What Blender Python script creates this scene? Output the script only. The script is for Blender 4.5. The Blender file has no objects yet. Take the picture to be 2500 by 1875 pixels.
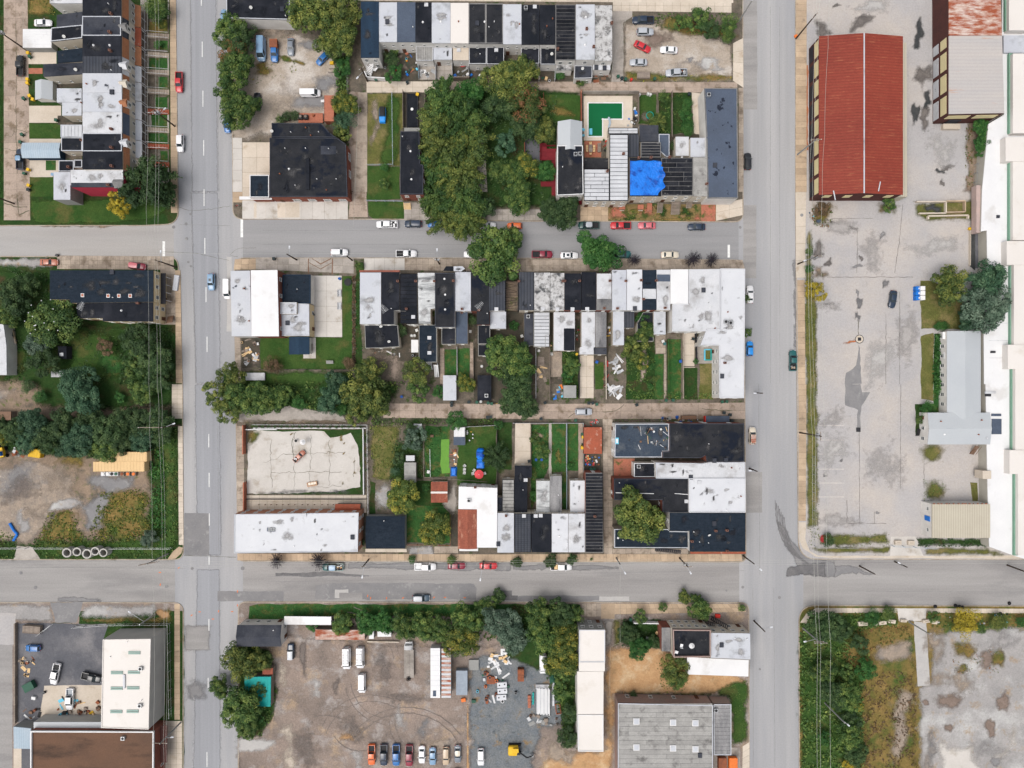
import bpy,math,random
import numpy as np
from mathutils import Vector
random.seed(7);ru=random.uniform;Vc=Vector;rdn=math.radians;cos=math.cos;sin=math.sin;PI=math.pi;rnd0=random.random;rch=random.choice;RNG=np.random.default_rng(7)
sc=bpy.context.scene
COL=sc.collection
H=185.0;PX=9.0  # flying height of the drone, photograph pixels per metre on the ground
# ------------------------------------------------------------------ camera, sky, sun, exposure
cam=bpy.data.objects.new('camera',bpy.data.cameras.new('camera'));COL.objects.link(cam)
cam.location=(0,0,H);cam.rotation_euler=(0,0,0)
cam.data.sensor_width=36.0;cam.data.lens=36.0*H/(2500/PX)
cam.data.clip_end=3000;cam.data.clip_start=1
sc.camera=cam
sc.cycles.transparent_max_bounces=24
SUN_EL,SUN_AZ=rdn(66),rdn(235)
world=bpy.data.worlds.new('World');sc.world=world;world.use_nodes=True
wn=world.node_tree;wn.nodes.clear()
sky=wn.nodes.new('ShaderNodeTexSky');sky.sky_type='NISHITA';sky.sun_disc=False
sky.sun_elevation=SUN_EL;sky.sun_rotation=SUN_AZ;sky.dust_density=6.0;sky.ozone_density=1.0;sky.air_density=1.0
hs=wn.nodes.new('ShaderNodeHueSaturation');hs.inputs['Saturation'].default_value=0.35
bgn=wn.nodes.new('ShaderNodeBackground');bgn.inputs['Strength'].default_value=0.15
wo=wn.nodes.new('ShaderNodeOutputWorld')
wn.links.new(sky.outputs[0],hs.inputs['Color']);wn.links.new(hs.outputs[0],bgn.inputs['Color']);wn.links.new(bgn.outputs[0],wo.inputs['Surface'])
sl=bpy.data.lights.new('sun','SUN');sl.energy=1.0;sl.angle=rdn(45);sl.color=(1.0,0.955,0.9)
sun=bpy.data.objects.new('sun',sl);COL.objects.link(sun)
sd=Vc((sin(SUN_AZ)*cos(SUN_EL),cos(SUN_AZ)*cos(SUN_EL),sin(SUN_EL)))
sun.rotation_euler=sd.to_track_quat('Z','Y').to_euler();sun.location=(0,0,150)
sc.view_settings.view_transform='Standard';sc.view_settings.look='None'
sc.view_settings.gamma=1;sc.view_settings.use_curve_mapping=False
sc.view_settings.exposure=0.30

# ------------------------------------------------------------------ from the photograph to the ground
TS=625/2211
def cv(t,x,y):
 """tile coordinate -> photograph pixel"""
 if t=='S': return (x,y)
 if t=='F': return (x*2500/2212,y*1875/1659)
 r,c=int(t[0]),int(t[1])
 return (625*c+x*TS,(469*r if r<3 else 1406)+y*TS)
def PTS(s): return [tuple(map(int,p.split(','))) for p in s.split()] if isinstance(s,str) else s
def Q(t,pts):
 pts=PTS(pts);return [cv(t,*p) for p in pts]
def RC(t,x0,y0,x1,y1): return Q(t,[(x0,y0),(x1,y0),(x1,y1),(x0,y1)])
def W(p,h=0.0):
 k=(H-h)/H/PX
 return ((p[0]-1250)*k,-(p[1]-937.5)*k)
def inside(p,poly):
 c=False;n=len(poly);j=n-1
 for i in range(n):
  xi,yi=poly[i];xj,yj=poly[j]
  if (yi>p[1])!=(yj>p[1]) and p[0]<(xj-xi)*(p[1]-yi)/(yj-yi)+xi: c= not c
  j=i
 return c
def area(p): return 0.5*sum(p[i][0]*p[(i+1)%len(p)][1]-p[(i+1)%len(p)][0]*p[i][1] for i in range(len(p)))
def ccw(p): return list(p) if area(p)>0 else list(reversed(p))

# ------------------------------------------------------------------ materials
MC={}
def nodes_mat(name):
 m=bpy.data.materials.new(name);m.use_nodes=True
 nt=m.node_tree;b=nt.nodes['Principled BSDF'];return m,nt,b
def mk(name,c1,c2=None,s=0.5,c3=None,s3=0.1,t3=0.58,w3=0.05,rough=0.9,gn=0.12,st=(1,1,1),st3=None,
metal=0.0,orand=0.0,spec=0.25,wave=None,bump=0.0,coat=0.0,c4=None,s4=0.6,t4=0.66,w4=0.03,hue=0.0):
 if name in MC: return MC[name]
 m,nt,b=nodes_mat(name);N=nt.nodes.new;L=nt.links.new
 geo=N('ShaderNodeNewGeometry');oi=N('ShaderNodeObjectInfo')
 def vec(stv,off=0.0):
  mp=N('ShaderNodeMapping');mp.inputs['Scale'].default_value=stv;mp.inputs['Location'].default_value=(off,off*.7,0)
  L(geo.outputs['Position'],mp.inputs['Vector']);return mp.outputs[0]
 def noise(scale,stv=(1,1,1),det=5,off=0.0,ro=0.6):
  n=N('ShaderNodeTexNoise');n.inputs['Scale'].default_value=scale;n.inputs['Detail'].default_value=det
  n.inputs['Roughness'].default_value=ro;L(vec(stv,off),n.inputs['Vector']);return n.outputs[0]
 def mix(f,a,bb,blend='MIX'):
  x=N('ShaderNodeMix');x.data_type='RGBA';x.blend_type=blend
  for sock,v in ((x.inputs[0],f),(x.inputs[6],a),(x.inputs[7],bb)):
   if hasattr(v,'links') or hasattr(v,'is_linked'): L(v,sock)
   elif isinstance(v,(int,float)): sock.default_value=v
   else: sock.default_value=(*v,1)
  return x.outputs[2]
 def rmp(sock,lo,hi):
  r=N('ShaderNodeMapRange');r.inputs['From Min'].default_value=lo;r.inputs['From Max'].default_value=hi
  L(sock,r.inputs['Value']);return r.outputs[0]
 c2=c2 or tuple(v*0.82 for v in c1)
 col=mix(rmp(noise(s,st),0.34,0.66),c1,c2)
 if c3: col=mix(rmp(noise(s3,st3 or st,7,11.0,0.62),t3-w3,t3+w3),col,c3)
 if c4: col=mix(rmp(noise(s4,(1,1,1),8,37.0,0.7),t4-w4,t4+w4),col,c4)
 if gn:
  g=rmp(noise(2.6,(1,1,1),6,5.0,0.8),0.3,0.7)
  mm=N('ShaderNodeMapRange');mm.inputs['To Min'].default_value=1-gn;mm.inputs['To Max'].default_value=1+gn;L(g,mm.inputs['Value'])
  cb=N('ShaderNodeCombineColor');
  for i in range(3): L(mm.outputs[0],cb.inputs[i])
  col=mix(1.0,col,cb.outputs[0],'MULTIPLY')
 if wave:  # (axis, period metres, darkness)
  w=N('ShaderNodeTexWave');w.bands_direction=wave[0];w.inputs['Scale'].default_value=0.3142/wave[1]
  L(geo.outputs['Position'],w.inputs['Vector'])
  r=rmp(w.outputs[1],0.0,0.55);mm=N('ShaderNodeMapRange');mm.inputs['To Min'].default_value=1-wave[2];L(r,mm.inputs['Value'])
  cb=N('ShaderNodeCombineColor');
  for i in range(3): L(mm.outputs[0],cb.inputs[i])
  col=mix(1.0,col,cb.outputs[0],'MULTIPLY')
 if orand or hue:
  h=N('ShaderNodeHueSaturation')
  mm=N('ShaderNodeMapRange');mm.inputs['To Min'].default_value=1-orand;mm.inputs['To Max'].default_value=1+orand;L(oi.outputs['Random'],mm.inputs['Value'])
  L(mm.outputs[0],h.inputs['Value']);L(col,h.inputs['Color'])
  if hue:
   m2=N('ShaderNodeMapRange');m2.inputs['To Min'].default_value=.5-hue;m2.inputs['To Max'].default_value=.5+hue;L(oi.outputs['Random'],m2.inputs['Value']);L(m2.outputs[0],h.inputs['Hue'])
  col=h.outputs[0]
 L(col,b.inputs['Base Color'])
 b.inputs['Roughness'].default_value=rough;b.inputs['Metallic'].default_value=metal
 b.inputs['Specular IOR Level'].default_value=.04 if rough>=.7 else spec;b.inputs['Coat Weight'].default_value=coat
 if bump:
  bp=N('ShaderNodeBump');bp.inputs['Strength'].default_value=bump;bp.inputs['Distance'].default_value=0.15
  L(noise(3.0,(1,1,1),6,3.0,.7),bp.inputs['Height']);L(bp.outputs[0],b.inputs['Normal'])
 MC[name]=m;return m
def flat(name,c,rough=0.6,gn=0.0,**k): return mk(name,c,tuple(v*.93 for v in c),1.5,rough=rough,gn=gn,**k)
G=dict
MT={
# ground
'ground':G(c1=(.12,.12,.08),c2=(.18,.15,.11),s=.05,c3=(.04,.07,.025),s3=.08),
'roadV':G(c1=(.33,.325,.325),c2=(.265,.265,.27),s=.28,st=(1,.03,1),c3=(.24,.245,.26),s3=.09,st3=(1,.12,1),t3=.56,w3=.12,gn=.09),
'roadM':G(c1=(.245,.242,.245),c2=(.205,.205,.21),s=.35,st=(.05,1,1),c3=(.30,.295,.29),s3=.06,t3=.6,w3=.15,gn=.1),
'roadL':G(c1=(.30,.285,.27),c2=(.33,.32,.31),s=.2,st=(.1,1,1),c3=(.26,.25,.245),s3=.08,t3=.6,w3=.1,gn=.1),
'roadS':G(c1=(.29,.28,.27),c2=(.22,.21,.205),s=.25,st=(.06,1,1),c3=(.17,.165,.165),s3=.07,st3=(.25,1,1),t3=.6,w3=.08,gn=.14),
'lane':G(c1=(.27,.275,.29),c2=(.225,.23,.245),s=.5,st=(1,.02,1),gn=.1),
'tp':G(c1=(.205,.2,.2),c2=(.165,.163,.167),s=.3,c3=(.25,.245,.24),s3=.5,t3=.62,gn=.12),
'td':G(c1=(.11,.108,.112),c2=(.15,.145,.145),s=.5,gn=.2),
'pl':G(c1=(.34,.33,.32),c2=(.38,.365,.35),s=.5,gn=.1),
'kerb':G(c1=(.36,.32,.27),c2=(.24,.19,.14),s=.3,gn=.25),
'slab':G(c1=(.35,.295,.24),c2=(.27,.225,.185),s=.25,c3=(.17,.135,.105),s3=.35,t3=.58,w3=.08,gn=.16,orand=.13),
'slt':G(c1=(.42,.32,.225),c2=(.33,.25,.175),s=.25,c3=(.2,.155,.115),s3=.35,t3=.66,w3=.08,gn=.13,orand=.12),
'slg':G(c1=(.33,.30,.27),c2=(.26,.235,.21),s=.25,c3=(.17,.15,.13),s3=.3,t3=.62,w3=.1,gn=.15,orand=.12),
'sll':G(c1=(.475,.45,.42),c2=(.425,.40,.37),s=.2,c3=(.31,.275,.23),s3=.25,t3=.62,w3=.08,gn=.08,orand=.05),
'sp':G(c1=(.50,.44,.37),c2=(.44,.38,.31),s=.2,c3=(.3,.23,.16),s3=.2,t3=.68,w3=.08,gn=.1,orand=.06),
'alley':G(c1=(.345,.275,.225),c2=(.28,.225,.185),s=.2,c3=(.165,.125,.09),s3=.35,t3=.58,w3=.07,gn=.2,orand=.1),
'joint':G(c1=(.14,.11,.08),c2=(.09,.09,.04),s=.6,gn=.3),
'lot':G(c1=(.35,.335,.33),c2=(.31,.30,.30),s=.08,c3=(.39,.355,.325),s3=.05,t3=.55,w3=.1,gn=.14,c4=(.285,.27,.26),s4=.22,t4=.665,w4=.08),
'gravel':G(c1=(.29,.235,.185),c2=(.21,.175,.145),s=.35,c3=(.17,.165,.165),s3=.07,t3=.58,w3=.06,gn=.3,c4=(.38,.33,.28),s4=.9,t4=.64,w4=.05,bump=.4),
'gravelL':G(c1=(.35,.30,.25),c2=(.27,.225,.18),s=.3,c3=(.42,.385,.35),s3=.09,t3=.56,w3=.08,gn=.28,c4=(.2,.165,.12),s4=.7,t4=.66,w4=.05,bump=.4),
'dirt':G(c1=(.245,.195,.165),c2=(.16,.132,.115),s=.13,c3=(.29,.265,.25),s3=.22,t3=.6,w3=.08,gn=.34,c4=(.34,.25,.165),s4=.12,t4=.62,w4=.08,bump=.4),
'dirtW':G(c1=(.46,.40,.33),c2=(.36,.31,.26),s=.4,gn=.25,bump=.3),
'bgv':G(c1=(.12,.135,.15),c2=(.16,.165,.165),s=.3,c3=(.2,.14,.08),s3=.25,t3=.63,w3=.05,gn=.4,c4=(.07,.085,.095),s4=.4,t4=.62,w4=.06,bump=.4),
'sand':G(c1=(.42,.265,.14),c2=(.34,.2,.1),s=.3,c3=(.26,.17,.09),s3=.25,t3=.62,w3=.06,gn=.2,c4=(.47,.36,.23),s4=.2,t4=.6,w4=.08),
'bdt':G(c1=(.17,.13,.10),c2=(.24,.18,.13),s=.3,c3=(.08,.075,.06),s3=.2,t3=.6,w3=.06,gn=.3,c4=(.08,.10,.03),s4=.5,t4=.6,w4=.05),
'rubble':G(c1=(.30,.285,.275),c2=(.24,.232,.228),s=.15,c3=(.38,.375,.365),s3=.1,t3=.57,w3=.08,gn=.22,c4=(.26,.19,.12),s4=.2,t4=.62,w4=.06),
'mound':G(c1=(.15,.115,.095),c2=(.2,.155,.13),s=.4,gn=.3,bump=.5),
'lawn':G(c1=(.026,.062,.015),c2=(.045,.08,.02),s=.25,c3=(.09,.085,.03),s3=.12,t3=.62,w3=.08,gn=.35,bump=.6),
'lawnB':G(c1=(.022,.072,.02),c2=(.038,.092,.025),s=.35,c3=(.09,.09,.03),s3=.45,t3=.58,w3=.08,gn=.4,bump=.6),
'lawnD':G(c1=(.017,.045,.012),c2=(.03,.055,.016),s=.3,c3=(.05,.04,.02),s3=.2,t3=.6,w3=.08,gn=.4,bump=.6),
'lawnY':G(c1=(.12,.115,.038),c2=(.075,.085,.025),s=.25,c3=(.19,.15,.07),s3=.15,t3=.58,w3=.08,gn=.35,bump=.6),
'dw':G(c1=(.20,.135,.05),c2=(.12,.095,.03),s=.3,c3=(.05,.08,.02),s3=.15,t3=.56,w3=.08,gn=.4,bump=.6),
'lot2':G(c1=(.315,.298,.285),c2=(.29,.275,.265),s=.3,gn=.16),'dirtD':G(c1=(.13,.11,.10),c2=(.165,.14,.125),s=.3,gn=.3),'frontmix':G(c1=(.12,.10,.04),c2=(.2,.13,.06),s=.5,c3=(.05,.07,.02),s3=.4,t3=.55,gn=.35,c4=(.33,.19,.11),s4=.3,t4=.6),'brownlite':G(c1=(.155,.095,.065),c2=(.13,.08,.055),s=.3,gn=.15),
'df':G(c1=(.08,.065,.05),c2=(.05,.05,.04),s=.4,c3=(.15,.12,.1),s3=.4,t3=.62,gn=.3),
'yard':G(c1=(.145,.12,.095),c2=(.085,.075,.06),s=.5,c3=(.04,.06,.02),s3=.4,t3=.6,gn=.3),
'bp':G(c1=(.36,.13,.085),c2=(.28,.12,.08),s=.5,c3=(.08,.09,.03),s3=.4,t3=.6,gn=.25),
'ay':G(c1=(.115,.115,.125),c2=(.085,.088,.10),s=.15,c3=(.17,.165,.17),s3=.1,t3=.58,w3=.08,gn=.2),
'paint':G(c1=(.72,.72,.70),c2=(.55,.55,.54),s=1.2,gn=.1),
'worn_paint':G(c1=(.52,.46,.42),c2=(.42,.40,.39),s=1.2,gn=.2),
'crack':G(c1=(.10,.085,.07),c2=(.07,.08,.04),s=1.,gn=.2),
'oil':G(c1=(.10,.09,.085),c2=(.15,.135,.125),s=.5,gn=.2),
'wet_and_dark':G(c1=(.025,.03,.032),c2=(.06,.06,.06),s=.4,rough=.35,gn=.2),  # damp stains, plus the painted shade and dark strip at the dock
'rfl':G(c1=(.36,.12,.05),c2=(.3,.14,.08),s=.5,gn=.2),

'blk':G(c1=(.0115,.0135,.018),c2=(.018,.0195,.025),s=.4,c3=(.03,.032,.04),s3=.15,t3=.62,w3=.1,gn=.25,rough=.85),
'blk2':G(c1=(.017,.0185,.022),c2=(.027,.028,.032),s=.35,c3=(.011,.014,.022),s3=.14,t3=.57,w3=.03,gn=.25,c4=(.075,.07,.068),s4=.35,t4=.68,w4=.05,rough=.85),
'bw':G(c1=(.02,.021,.025),c2=(.034,.034,.037),s=.5,c3=(.24,.23,.22),s3=.35,t3=.66,w3=.05,gn=.3,rough=.85,st3=(.5,1.5,1)),
'nvy':G(c1=(.0125,.019,.028),c2=(.019,.026,.037),s=.6,st=(1,2.5,1),gn=.35,rough=.85),
'nvy2':G(c1=(.022,.042,.07),c2=(.016,.028,.047),s=.3,st=(1,.2,1),gn=.2,rough=.8),
'slate':G(c1=(.075,.095,.135),c2=(.065,.08,.11),s=.2,c3=(.018,.022,.034),s3=.36,t3=.62,w3=.012,gn=.12,rough=.75),
'sp2':G(c1=(.075,.095,.13),c2=(.06,.075,.105),s=.4,gn=.15,rough=.75),
'dgy':G(c1=(.04,.044,.056),c2=(.055,.058,.068),s=.3,c3=(.022,.025,.034),s3=.15,t3=.58,w3=.1,gn=.2),
'rd':G(c1=(.045,.05,.062),c2=(.06,.064,.075),s=.3,gn=.12,wave=('X',.8,.35)),
'mgy':G(c1=(.21,.205,.20),c2=(.15,.15,.15),s=.25,st=(1,.5,1),c3=(.08,.08,.085),s3=.2,t3=.63,w3=.08,gn=.2),
'fade':G(c1=(.26,.255,.255),c2=(.14,.14,.145),s=.3,st=(1.6,.4,1),c3=(.06,.06,.065),s3=.3,t3=.64,w3=.08,gn=.25),
'lgy':G(c1=(.385,.40,.44),c2=(.42,.435,.46),s=.2,c3=(.26,.27,.285),s3=.25,t3=.61,w3=.08,gn=.07,rough=.6),
'lgyd':G(c1=(.38,.395,.43),c2=(.43,.44,.46),s=.2,c3=(.05,.055,.07),s3=.22,t3=.665,w3=.012,gn=.08,rough=.6),
'wht':G(c1=(.50,.51,.53),c2=(.455,.465,.49),s=.2,c3=(.34,.34,.35),s3=.4,t3=.66,w3=.06,gn=.04,rough=.6,c4=(.09,.09,.09),s4=.35,t4=.69,w4=.02),
'wht2':G(c1=(.42,.43,.45),c2=(.48,.485,.50),s=.25,c3=(.29,.285,.285),s3=.22,t3=.60,w3=.08,gn=.1,rough=.6,c4=(.07,.07,.07),s4=.4,t4=.665,w4=.02),
'pure':G(c1=(.60,.60,.60),c2=(.56,.56,.565),s=.2,gn=.03,c3=(.5,.49,.48),s3=.15,t3=.62,rough=.5),
'cream':G(c1=(.58,.55,.52),c2=(.55,.52,.485),s=.1,c3=(.48,.44,.39),s3=.15,t3=.66,w3=.08,gn=.03,rough=.6),
'ws':G(c1=(.45,.45,.45),c2=(.37,.365,.36),s=.4,c3=(.05,.052,.055),s3=.45,t3=.57,w3=.06,gn=.2,rough=.7,c4=(.17,.165,.16),s4=.8,t4=.56,w4=.06),
'wst':G(c1=(.47,.48,.48),c2=(.38,.39,.39),s=.5,c3=(.09,.095,.10),s3=.35,t3=.57,w3=.09,st3=(.35,2.,1),gn=.2,rough=.7),
'metw':G(c1=(.46,.47,.49),c2=(.39,.40,.42),s=.3,c3=(.3,.29,.28),s3=.5,t3=.66,w3=.06,gn=.08,orand=.06,rough=.5),
'metg':G(c1=(.30,.295,.28),c2=(.24,.235,.225),s=.4,c3=(.13,.125,.12),s3=.4,t3=.62,w3=.08,gn=.15,orand=.1),
'feltp':G(c1=(.012,.0135,.018),c2=(.024,.025,.029),s=.5,c3=(.16,.155,.15),s3=.5,t3=.68,w3=.04,gn=.3,orand=.3),
'shingb':G(c1=(.26,.085,.055),c2=(.19,.065,.045),s=.8,st=(1,.4,1),gn=.3,c3=(.33,.16,.11),s3=.5,t3=.63),
'rustred':G(c1=(.30,.085,.05),c2=(.24,.075,.045),s=.4,gn=.2,c3=(.36,.21,.16),s3=.6,t3=.64),
'redmetal':G(c1=(.22,.04,.024),c2=(.175,.03,.019),s=.07,c3=(.285,.085,.045),s3=.8,t3=.63,w3=.07,st3=(.45,3.5,1),gn=.2,wave=('Y',.75,.22),rough=.6),
'rw':G(c1=(.52,.45,.41),c2=(.42,.3,.24),s=.5,c3=(.26,.075,.04),s3=.6,t3=.48,w3=.1,st3=(.5,1.8,1),gn=.15),
'galv':G(c1=(.40,.37,.35),c2=(.36,.345,.34),s=.25,st=(.2,1.6,1),c3=(.42,.22,.13),s3=.22,st3=(.35,2.2,1),t3=.68,w3=.06,gn=.08,wave=('Y',.9,.06)),
'brownroof':G(c1=(.13,.075,.05),c2=(.10,.062,.045),s=.12,c3=(.035,.028,.024),s3=.1,st3=(.4,1.6,1),t3=.57,w3=.08,gn=.15),
'tanrib':G(c1=(.42,.385,.31),c2=(.39,.355,.285),s=.3,gn=.05,wave=('X',.62,.2)),
'st_w':G(c1=(.335,.332,.33),c2=(.26,.255,.255),s=1.,gn=.3),'st_b':G(c1=(.05,.05,.053),c2=(.075,.074,.075),s=1.,gn=.3),'st_k':G(c1=(.03,.032,.036),c2=(.05,.05,.052),s=1.),'offroof':G(c1=(.37,.39,.405),c2=(.34,.36,.38),s=.1,gn=.04,rough=.5),
'bluemet':G(c1=(.30,.37,.43),c2=(.34,.40,.45),s=.4,gn=.1,wave=('X',.6,.1)),
'wood':G(c1=(.24,.20,.165),c2=(.17,.14,.12),s=.8,st=(.3,2,1),gn=.2,orand=.12),
'tarp':G(c1=(.006,.12,.50),c2=(.012,.16,.60),s=.4,c3=(.004,.05,.28),s3=.5,t3=.57,w3=.06,gn=.1,rough=.4),
'rt':G(c1=(.36,.135,.085),c2=(.30,.115,.075),s=.8,gn=.2),
'redwood':G(c1=(.16,.022,.028),c2=(.13,.02,.025),s=.6,gn=.15,orand=.08),

'wc':G(c1=(.55,.50,.42),c2=(.48,.43,.36),s=.3,gn=.06),'ww':G(c1=(.62,.60,.57),c2=(.5,.48,.45),s=.3,gn=.08),
'wyellow':G(c1=(.58,.47,.30),c2=(.54,.43,.27),s=.3,gn=.05),'wb':G(c1=(.23,.085,.06),c2=(.17,.07,.055),s=.6,gn=.25),
'wpink':G(c1=(.42,.045,.075),c2=(.36,.04,.065),s=.5,gn=.05,wave=('Z',.5,.15)),'wgrey':G(c1=(.27,.27,.26),c2=(.22,.22,.21),s=.4,gn=.1),
'wbrown':G(c1=(.085,.038,.034),c2=(.07,.035,.032),s=.5,gn=.15),'worange':G(c1=(.42,.2,.13),c2=(.38,.19,.125),s=.4,gn=.1),
'wsiding':G(c1=(.42,.41,.385),c2=(.38,.37,.35),s=.3,gn=.05,wave=('Z',.35,.12)),'wpg':G(c1=(.30,.2,.175),c2=(.27,.22,.2),s=.3,gn=.15),
'wdark':G(c1=(.04,.04,.045),c2=(.03,.03,.035),s=.4),'wgreen':G(c1=(.15,.27,.20),c2=(.18,.31,.235),s=.4,gn=.1),'wclap':G(c1=(.40,.38,.33),c2=(.36,.34,.3),s=.3,gn=.06,wave=('Z',.35,.15)),
'glass':G(c1=(.02,.028,.035),c2=(.035,.045,.05),s=.5,gn=0,rough=.12,spec=.5),'frame':G(c1=(.6,.6,.58),gn=0,rough=.5),
'cp':G(c1=(.60,.52,.30),c2=(.54,.47,.28),s=.5,gn=.05),'bluepanel':G(c1=(.30,.38,.46),c2=(.34,.42,.5),s=.5,gn=.05),
'door':G(c1=(.12,.06,.04),gn=.1),'brick':G(c1=(.2,.10,.075),c2=(.14,.075,.06),s=1.,gn=.3),'soot':G(c1=(.01,.01,.01),gn=0),
'slatejunk':G(c1=(.03,.042,.062),c2=(.045,.058,.078),s=.25,c3=(.10,.11,.12),s3=.3,t3=.6,w3=.1,gn=.3,rough=.85),'wpk':G(c1=(.40,.30,.27),c2=(.34,.27,.25),gn=.1),'skyl':G(c1=(.27,.36,.32),c2=(.24,.33,.3),gn=.05),'steel':G(c1=(.35,.36,.37),rough=.4,metal=.4,gn=.05),'white':G(c1=(.72,.72,.72),rough=.5,gn=.02),'mansard':G(c1=(.33,.145,.075),c2=(.27,.125,.07),s=.6,gn=.2),
'polewood':G(c1=(.07,.05,.038),c2=(.05,.04,.032),s=1.,gn=.2),'wire':G(c1=(.42,.42,.38),gn=0),'rubber':G(c1=(.015,.015,.016),gn=0,rough=.8),
'concrete':G(c1=(.42,.405,.38),c2=(.34,.325,.3),s=.4,gn=.12),'rust':G(c1=(.26,.09,.045),c2=(.17,.07,.045),s=.7,gn=.25),
'tc':G(c1=(.62,.44,.24),c2=(.58,.41,.22),s=.4,gn=.04,wave=('X',.4,.08)),'water':G(c1=(.003,.085,.028),c2=(.004,.10,.035),s=.1,gn=0,rough=.3,spec=.15),
}
COLS={'cwhite':(.66,.66,.67),'csilver':(.36,.38,.41),'cgrey':(.16,.18,.21),'cblack':(.012,.013,.016),'cnavy':(.012,.025,.05),'cdblue':(.012,.045,.10),
'cblue':(.015,.12,.34),'csky':(.01,.22,.62),'clblue':(.16,.27,.40),'cred':(.45,.018,.025),'cdred':(.20,.012,.03),'cpink':(.50,.12,.14),'corange':(.62,.12,.02),
'crust':(.36,.12,.07),'ctan':(.42,.32,.22),'ccream':(.58,.52,.42),'cteal':(.01,.09,.09),'cgreen':(.012,.06,.05),'cslate':(.05,.08,.11)}
OTHER={'yellow':(.62,.38,.02),'by':(.66,.42,.03),'bg':(.02,.08,.05),'bd':(.015,.025,.028),'binblue':(.01,.08,.32),'red':(.5,.03,.02),'orange':(.65,.16,.03),
'coral':(.62,.07,.08),'teal':(.0,.28,.26),'blue':(.01,.14,.5),'cyan':(.12,.45,.6),'black':(.014,.014,.016),'skin':(.38,.22,.15),'tarpgrey':(.25,.29,.34),'brown':(.16,.09,.055),
'lime':(.10,.25,.025),'lamp':(.6,.62,.66),'plc':(.55,.55,.53),'amber':(.6,.2,.03),'tail':(.35,.01,.01),'cloth':(.42,.25,.15),'pewter':(.2,.21,.22),'denim':(.03,.05,.1)}
def MM(k):
 if k in MC: return MC[k]
 if k in MT: return mk(k,**MT[k])
 if k in COLS: return mk(k,COLS[k],tuple(v*.9 for v in COLS[k]),.8,rough=.28,gn=.03,spec=.5,coat=.35)
 return mk(k,OTHER[k],tuple(v*.85 for v in OTHER[k]),1.2,rough=.6,gn=.06)

def soft(key):
 """the same material, feathered at the rim of a bed or stain by a ragged threshold"""
 k=key+'_soft'
 if k in MC: return MC[k]
 m=MM(key).copy();m.name=k;nt=m.node_tree;N=nt.nodes.new;L=nt.links.new
 b=nt.nodes['Principled BSDF'];out=[n for n in nt.nodes if n.type=='OUTPUT_MATERIAL'][0]
 at=N('ShaderNodeAttribute');at.attribute_name='fade';geo=N('ShaderNodeNewGeometry')
 n=N('ShaderNodeTexNoise');n.inputs['Scale'].default_value=.55;n.inputs['Detail'].default_value=9;n.inputs['Roughness'].default_value=.72
 L(geo.outputs['Position'],n.inputs['Vector'])
 ad=N('ShaderNodeMath');ad.operation='MULTIPLY_ADD';ad.inputs[1].default_value=1.5;L(n.outputs[0],ad.inputs[0]);L(at.outputs['Fac'],ad.inputs[2])
 r=N('ShaderNodeMapRange');r.inputs['From Min'].default_value=.8;r.inputs['From Max'].default_value=1.5;L(ad.outputs[0],r.inputs['Value'])
 tr=N('ShaderNodeBsdfTransparent');mx=N('ShaderNodeMixShader');L(r.outputs[0],mx.inputs[0]);L(tr.outputs[0],mx.inputs[1]);L(b.outputs[0],mx.inputs[2]);L(mx.outputs[0],out.inputs['Surface'])
 MC[k]=m;return m
# ------------------------------------------------------------------ object helpers
def mesh(name,v,f):
 m=bpy.data.meshes.new(name);m.from_pydata([tuple(p) for p in v],[],f);m.update();m.materials.append(None);return m
def ob(name,me,mat=None,parent=None,loc=(0,0,0),rot=0.0,scale=(1,1,1),kind=None,label=None,cat=None,group=None):
 o=bpy.data.objects.new(name,me);COL.objects.link(o)
 o.location=loc;o.scale=scale
 o.rotation_euler=rot if isinstance(rot,tuple) else (0,0,rot)
 if parent is not None: o.parent=parent
 if me is not None and mat is not None:
  s=o.material_slots[0];s.link='OBJECT';s.material=MM(mat) if isinstance(mat,str) else mat
 if kind: o['kind']=kind
 if label: o['label']=label
 if cat: o['category']=cat
 if group: o['group']=group
 return o
def thing(name,label,cat,loc=(0,0,0),rot=0.0,group=None):
 return ob(name,None,None,None,loc,rot,label=label,cat=cat,group=group)
def cube_me():
 v=[(x,y,z) for x in (-.5,.5) for y in (-.5,.5) for z in (0,1)]
 f=[(0,1,3,2),(4,6,7,5),(0,4,5,1),(2,3,7,6),(0,2,6,4),(1,5,7,3)]
 return mesh('box',v,f)
def cyl_me(n,r2=1.0,hole=0):
 v=[];f=[]
 for i in range(n):
  a=2*PI*i/n
  v+=[(cos(a),sin(a),0),(cos(a)*r2,sin(a)*r2,1)]
 if not hole:
  for i in range(n): j=(i+1)%n;f.append((2*i,2*j,2*j+1,2*i+1))
  f.append(tuple(2*i+1 for i in range(n)));f.append(tuple(2*(n-1-i) for i in range(n)))
 else:
  for i in range(n):
   a=2*PI*i/n
   v+=[(cos(a)*hole,sin(a)*hole,0),(cos(a)*hole*r2,sin(a)*hole*r2,1)]
  for i in range(n):
   j=(i+1)%n;o=2*n
   f+=[(2*i,2*j,2*j+1,2*i+1),(o+2*j,o+2*i,o+2*i+1,o+2*j+1),(2*i+1,2*j+1,o+2*j+1,o+2*i+1),(2*j,2*i,o+2*i,o+2*j)]
 return mesh('round',v,f)
BOX=cube_me();CYL=cyl_me(14);CONE=cyl_me(14,.6);PIPE=cyl_me(24,1,.72);RING=cyl_me(20,1,.88);CYL8=cyl_me(8)
def box(name,parent,mat,c,size,rot=0.0,**k): 
 return ob(name,BOX,mat,parent,c,rot,size,**k)
def cyl(name,parent,mat,c,r,h,me=None,rot=0.0,**k):
 return ob(name,me or CYL,mat,parent,c,rot,(r,r,h),**k)
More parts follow.
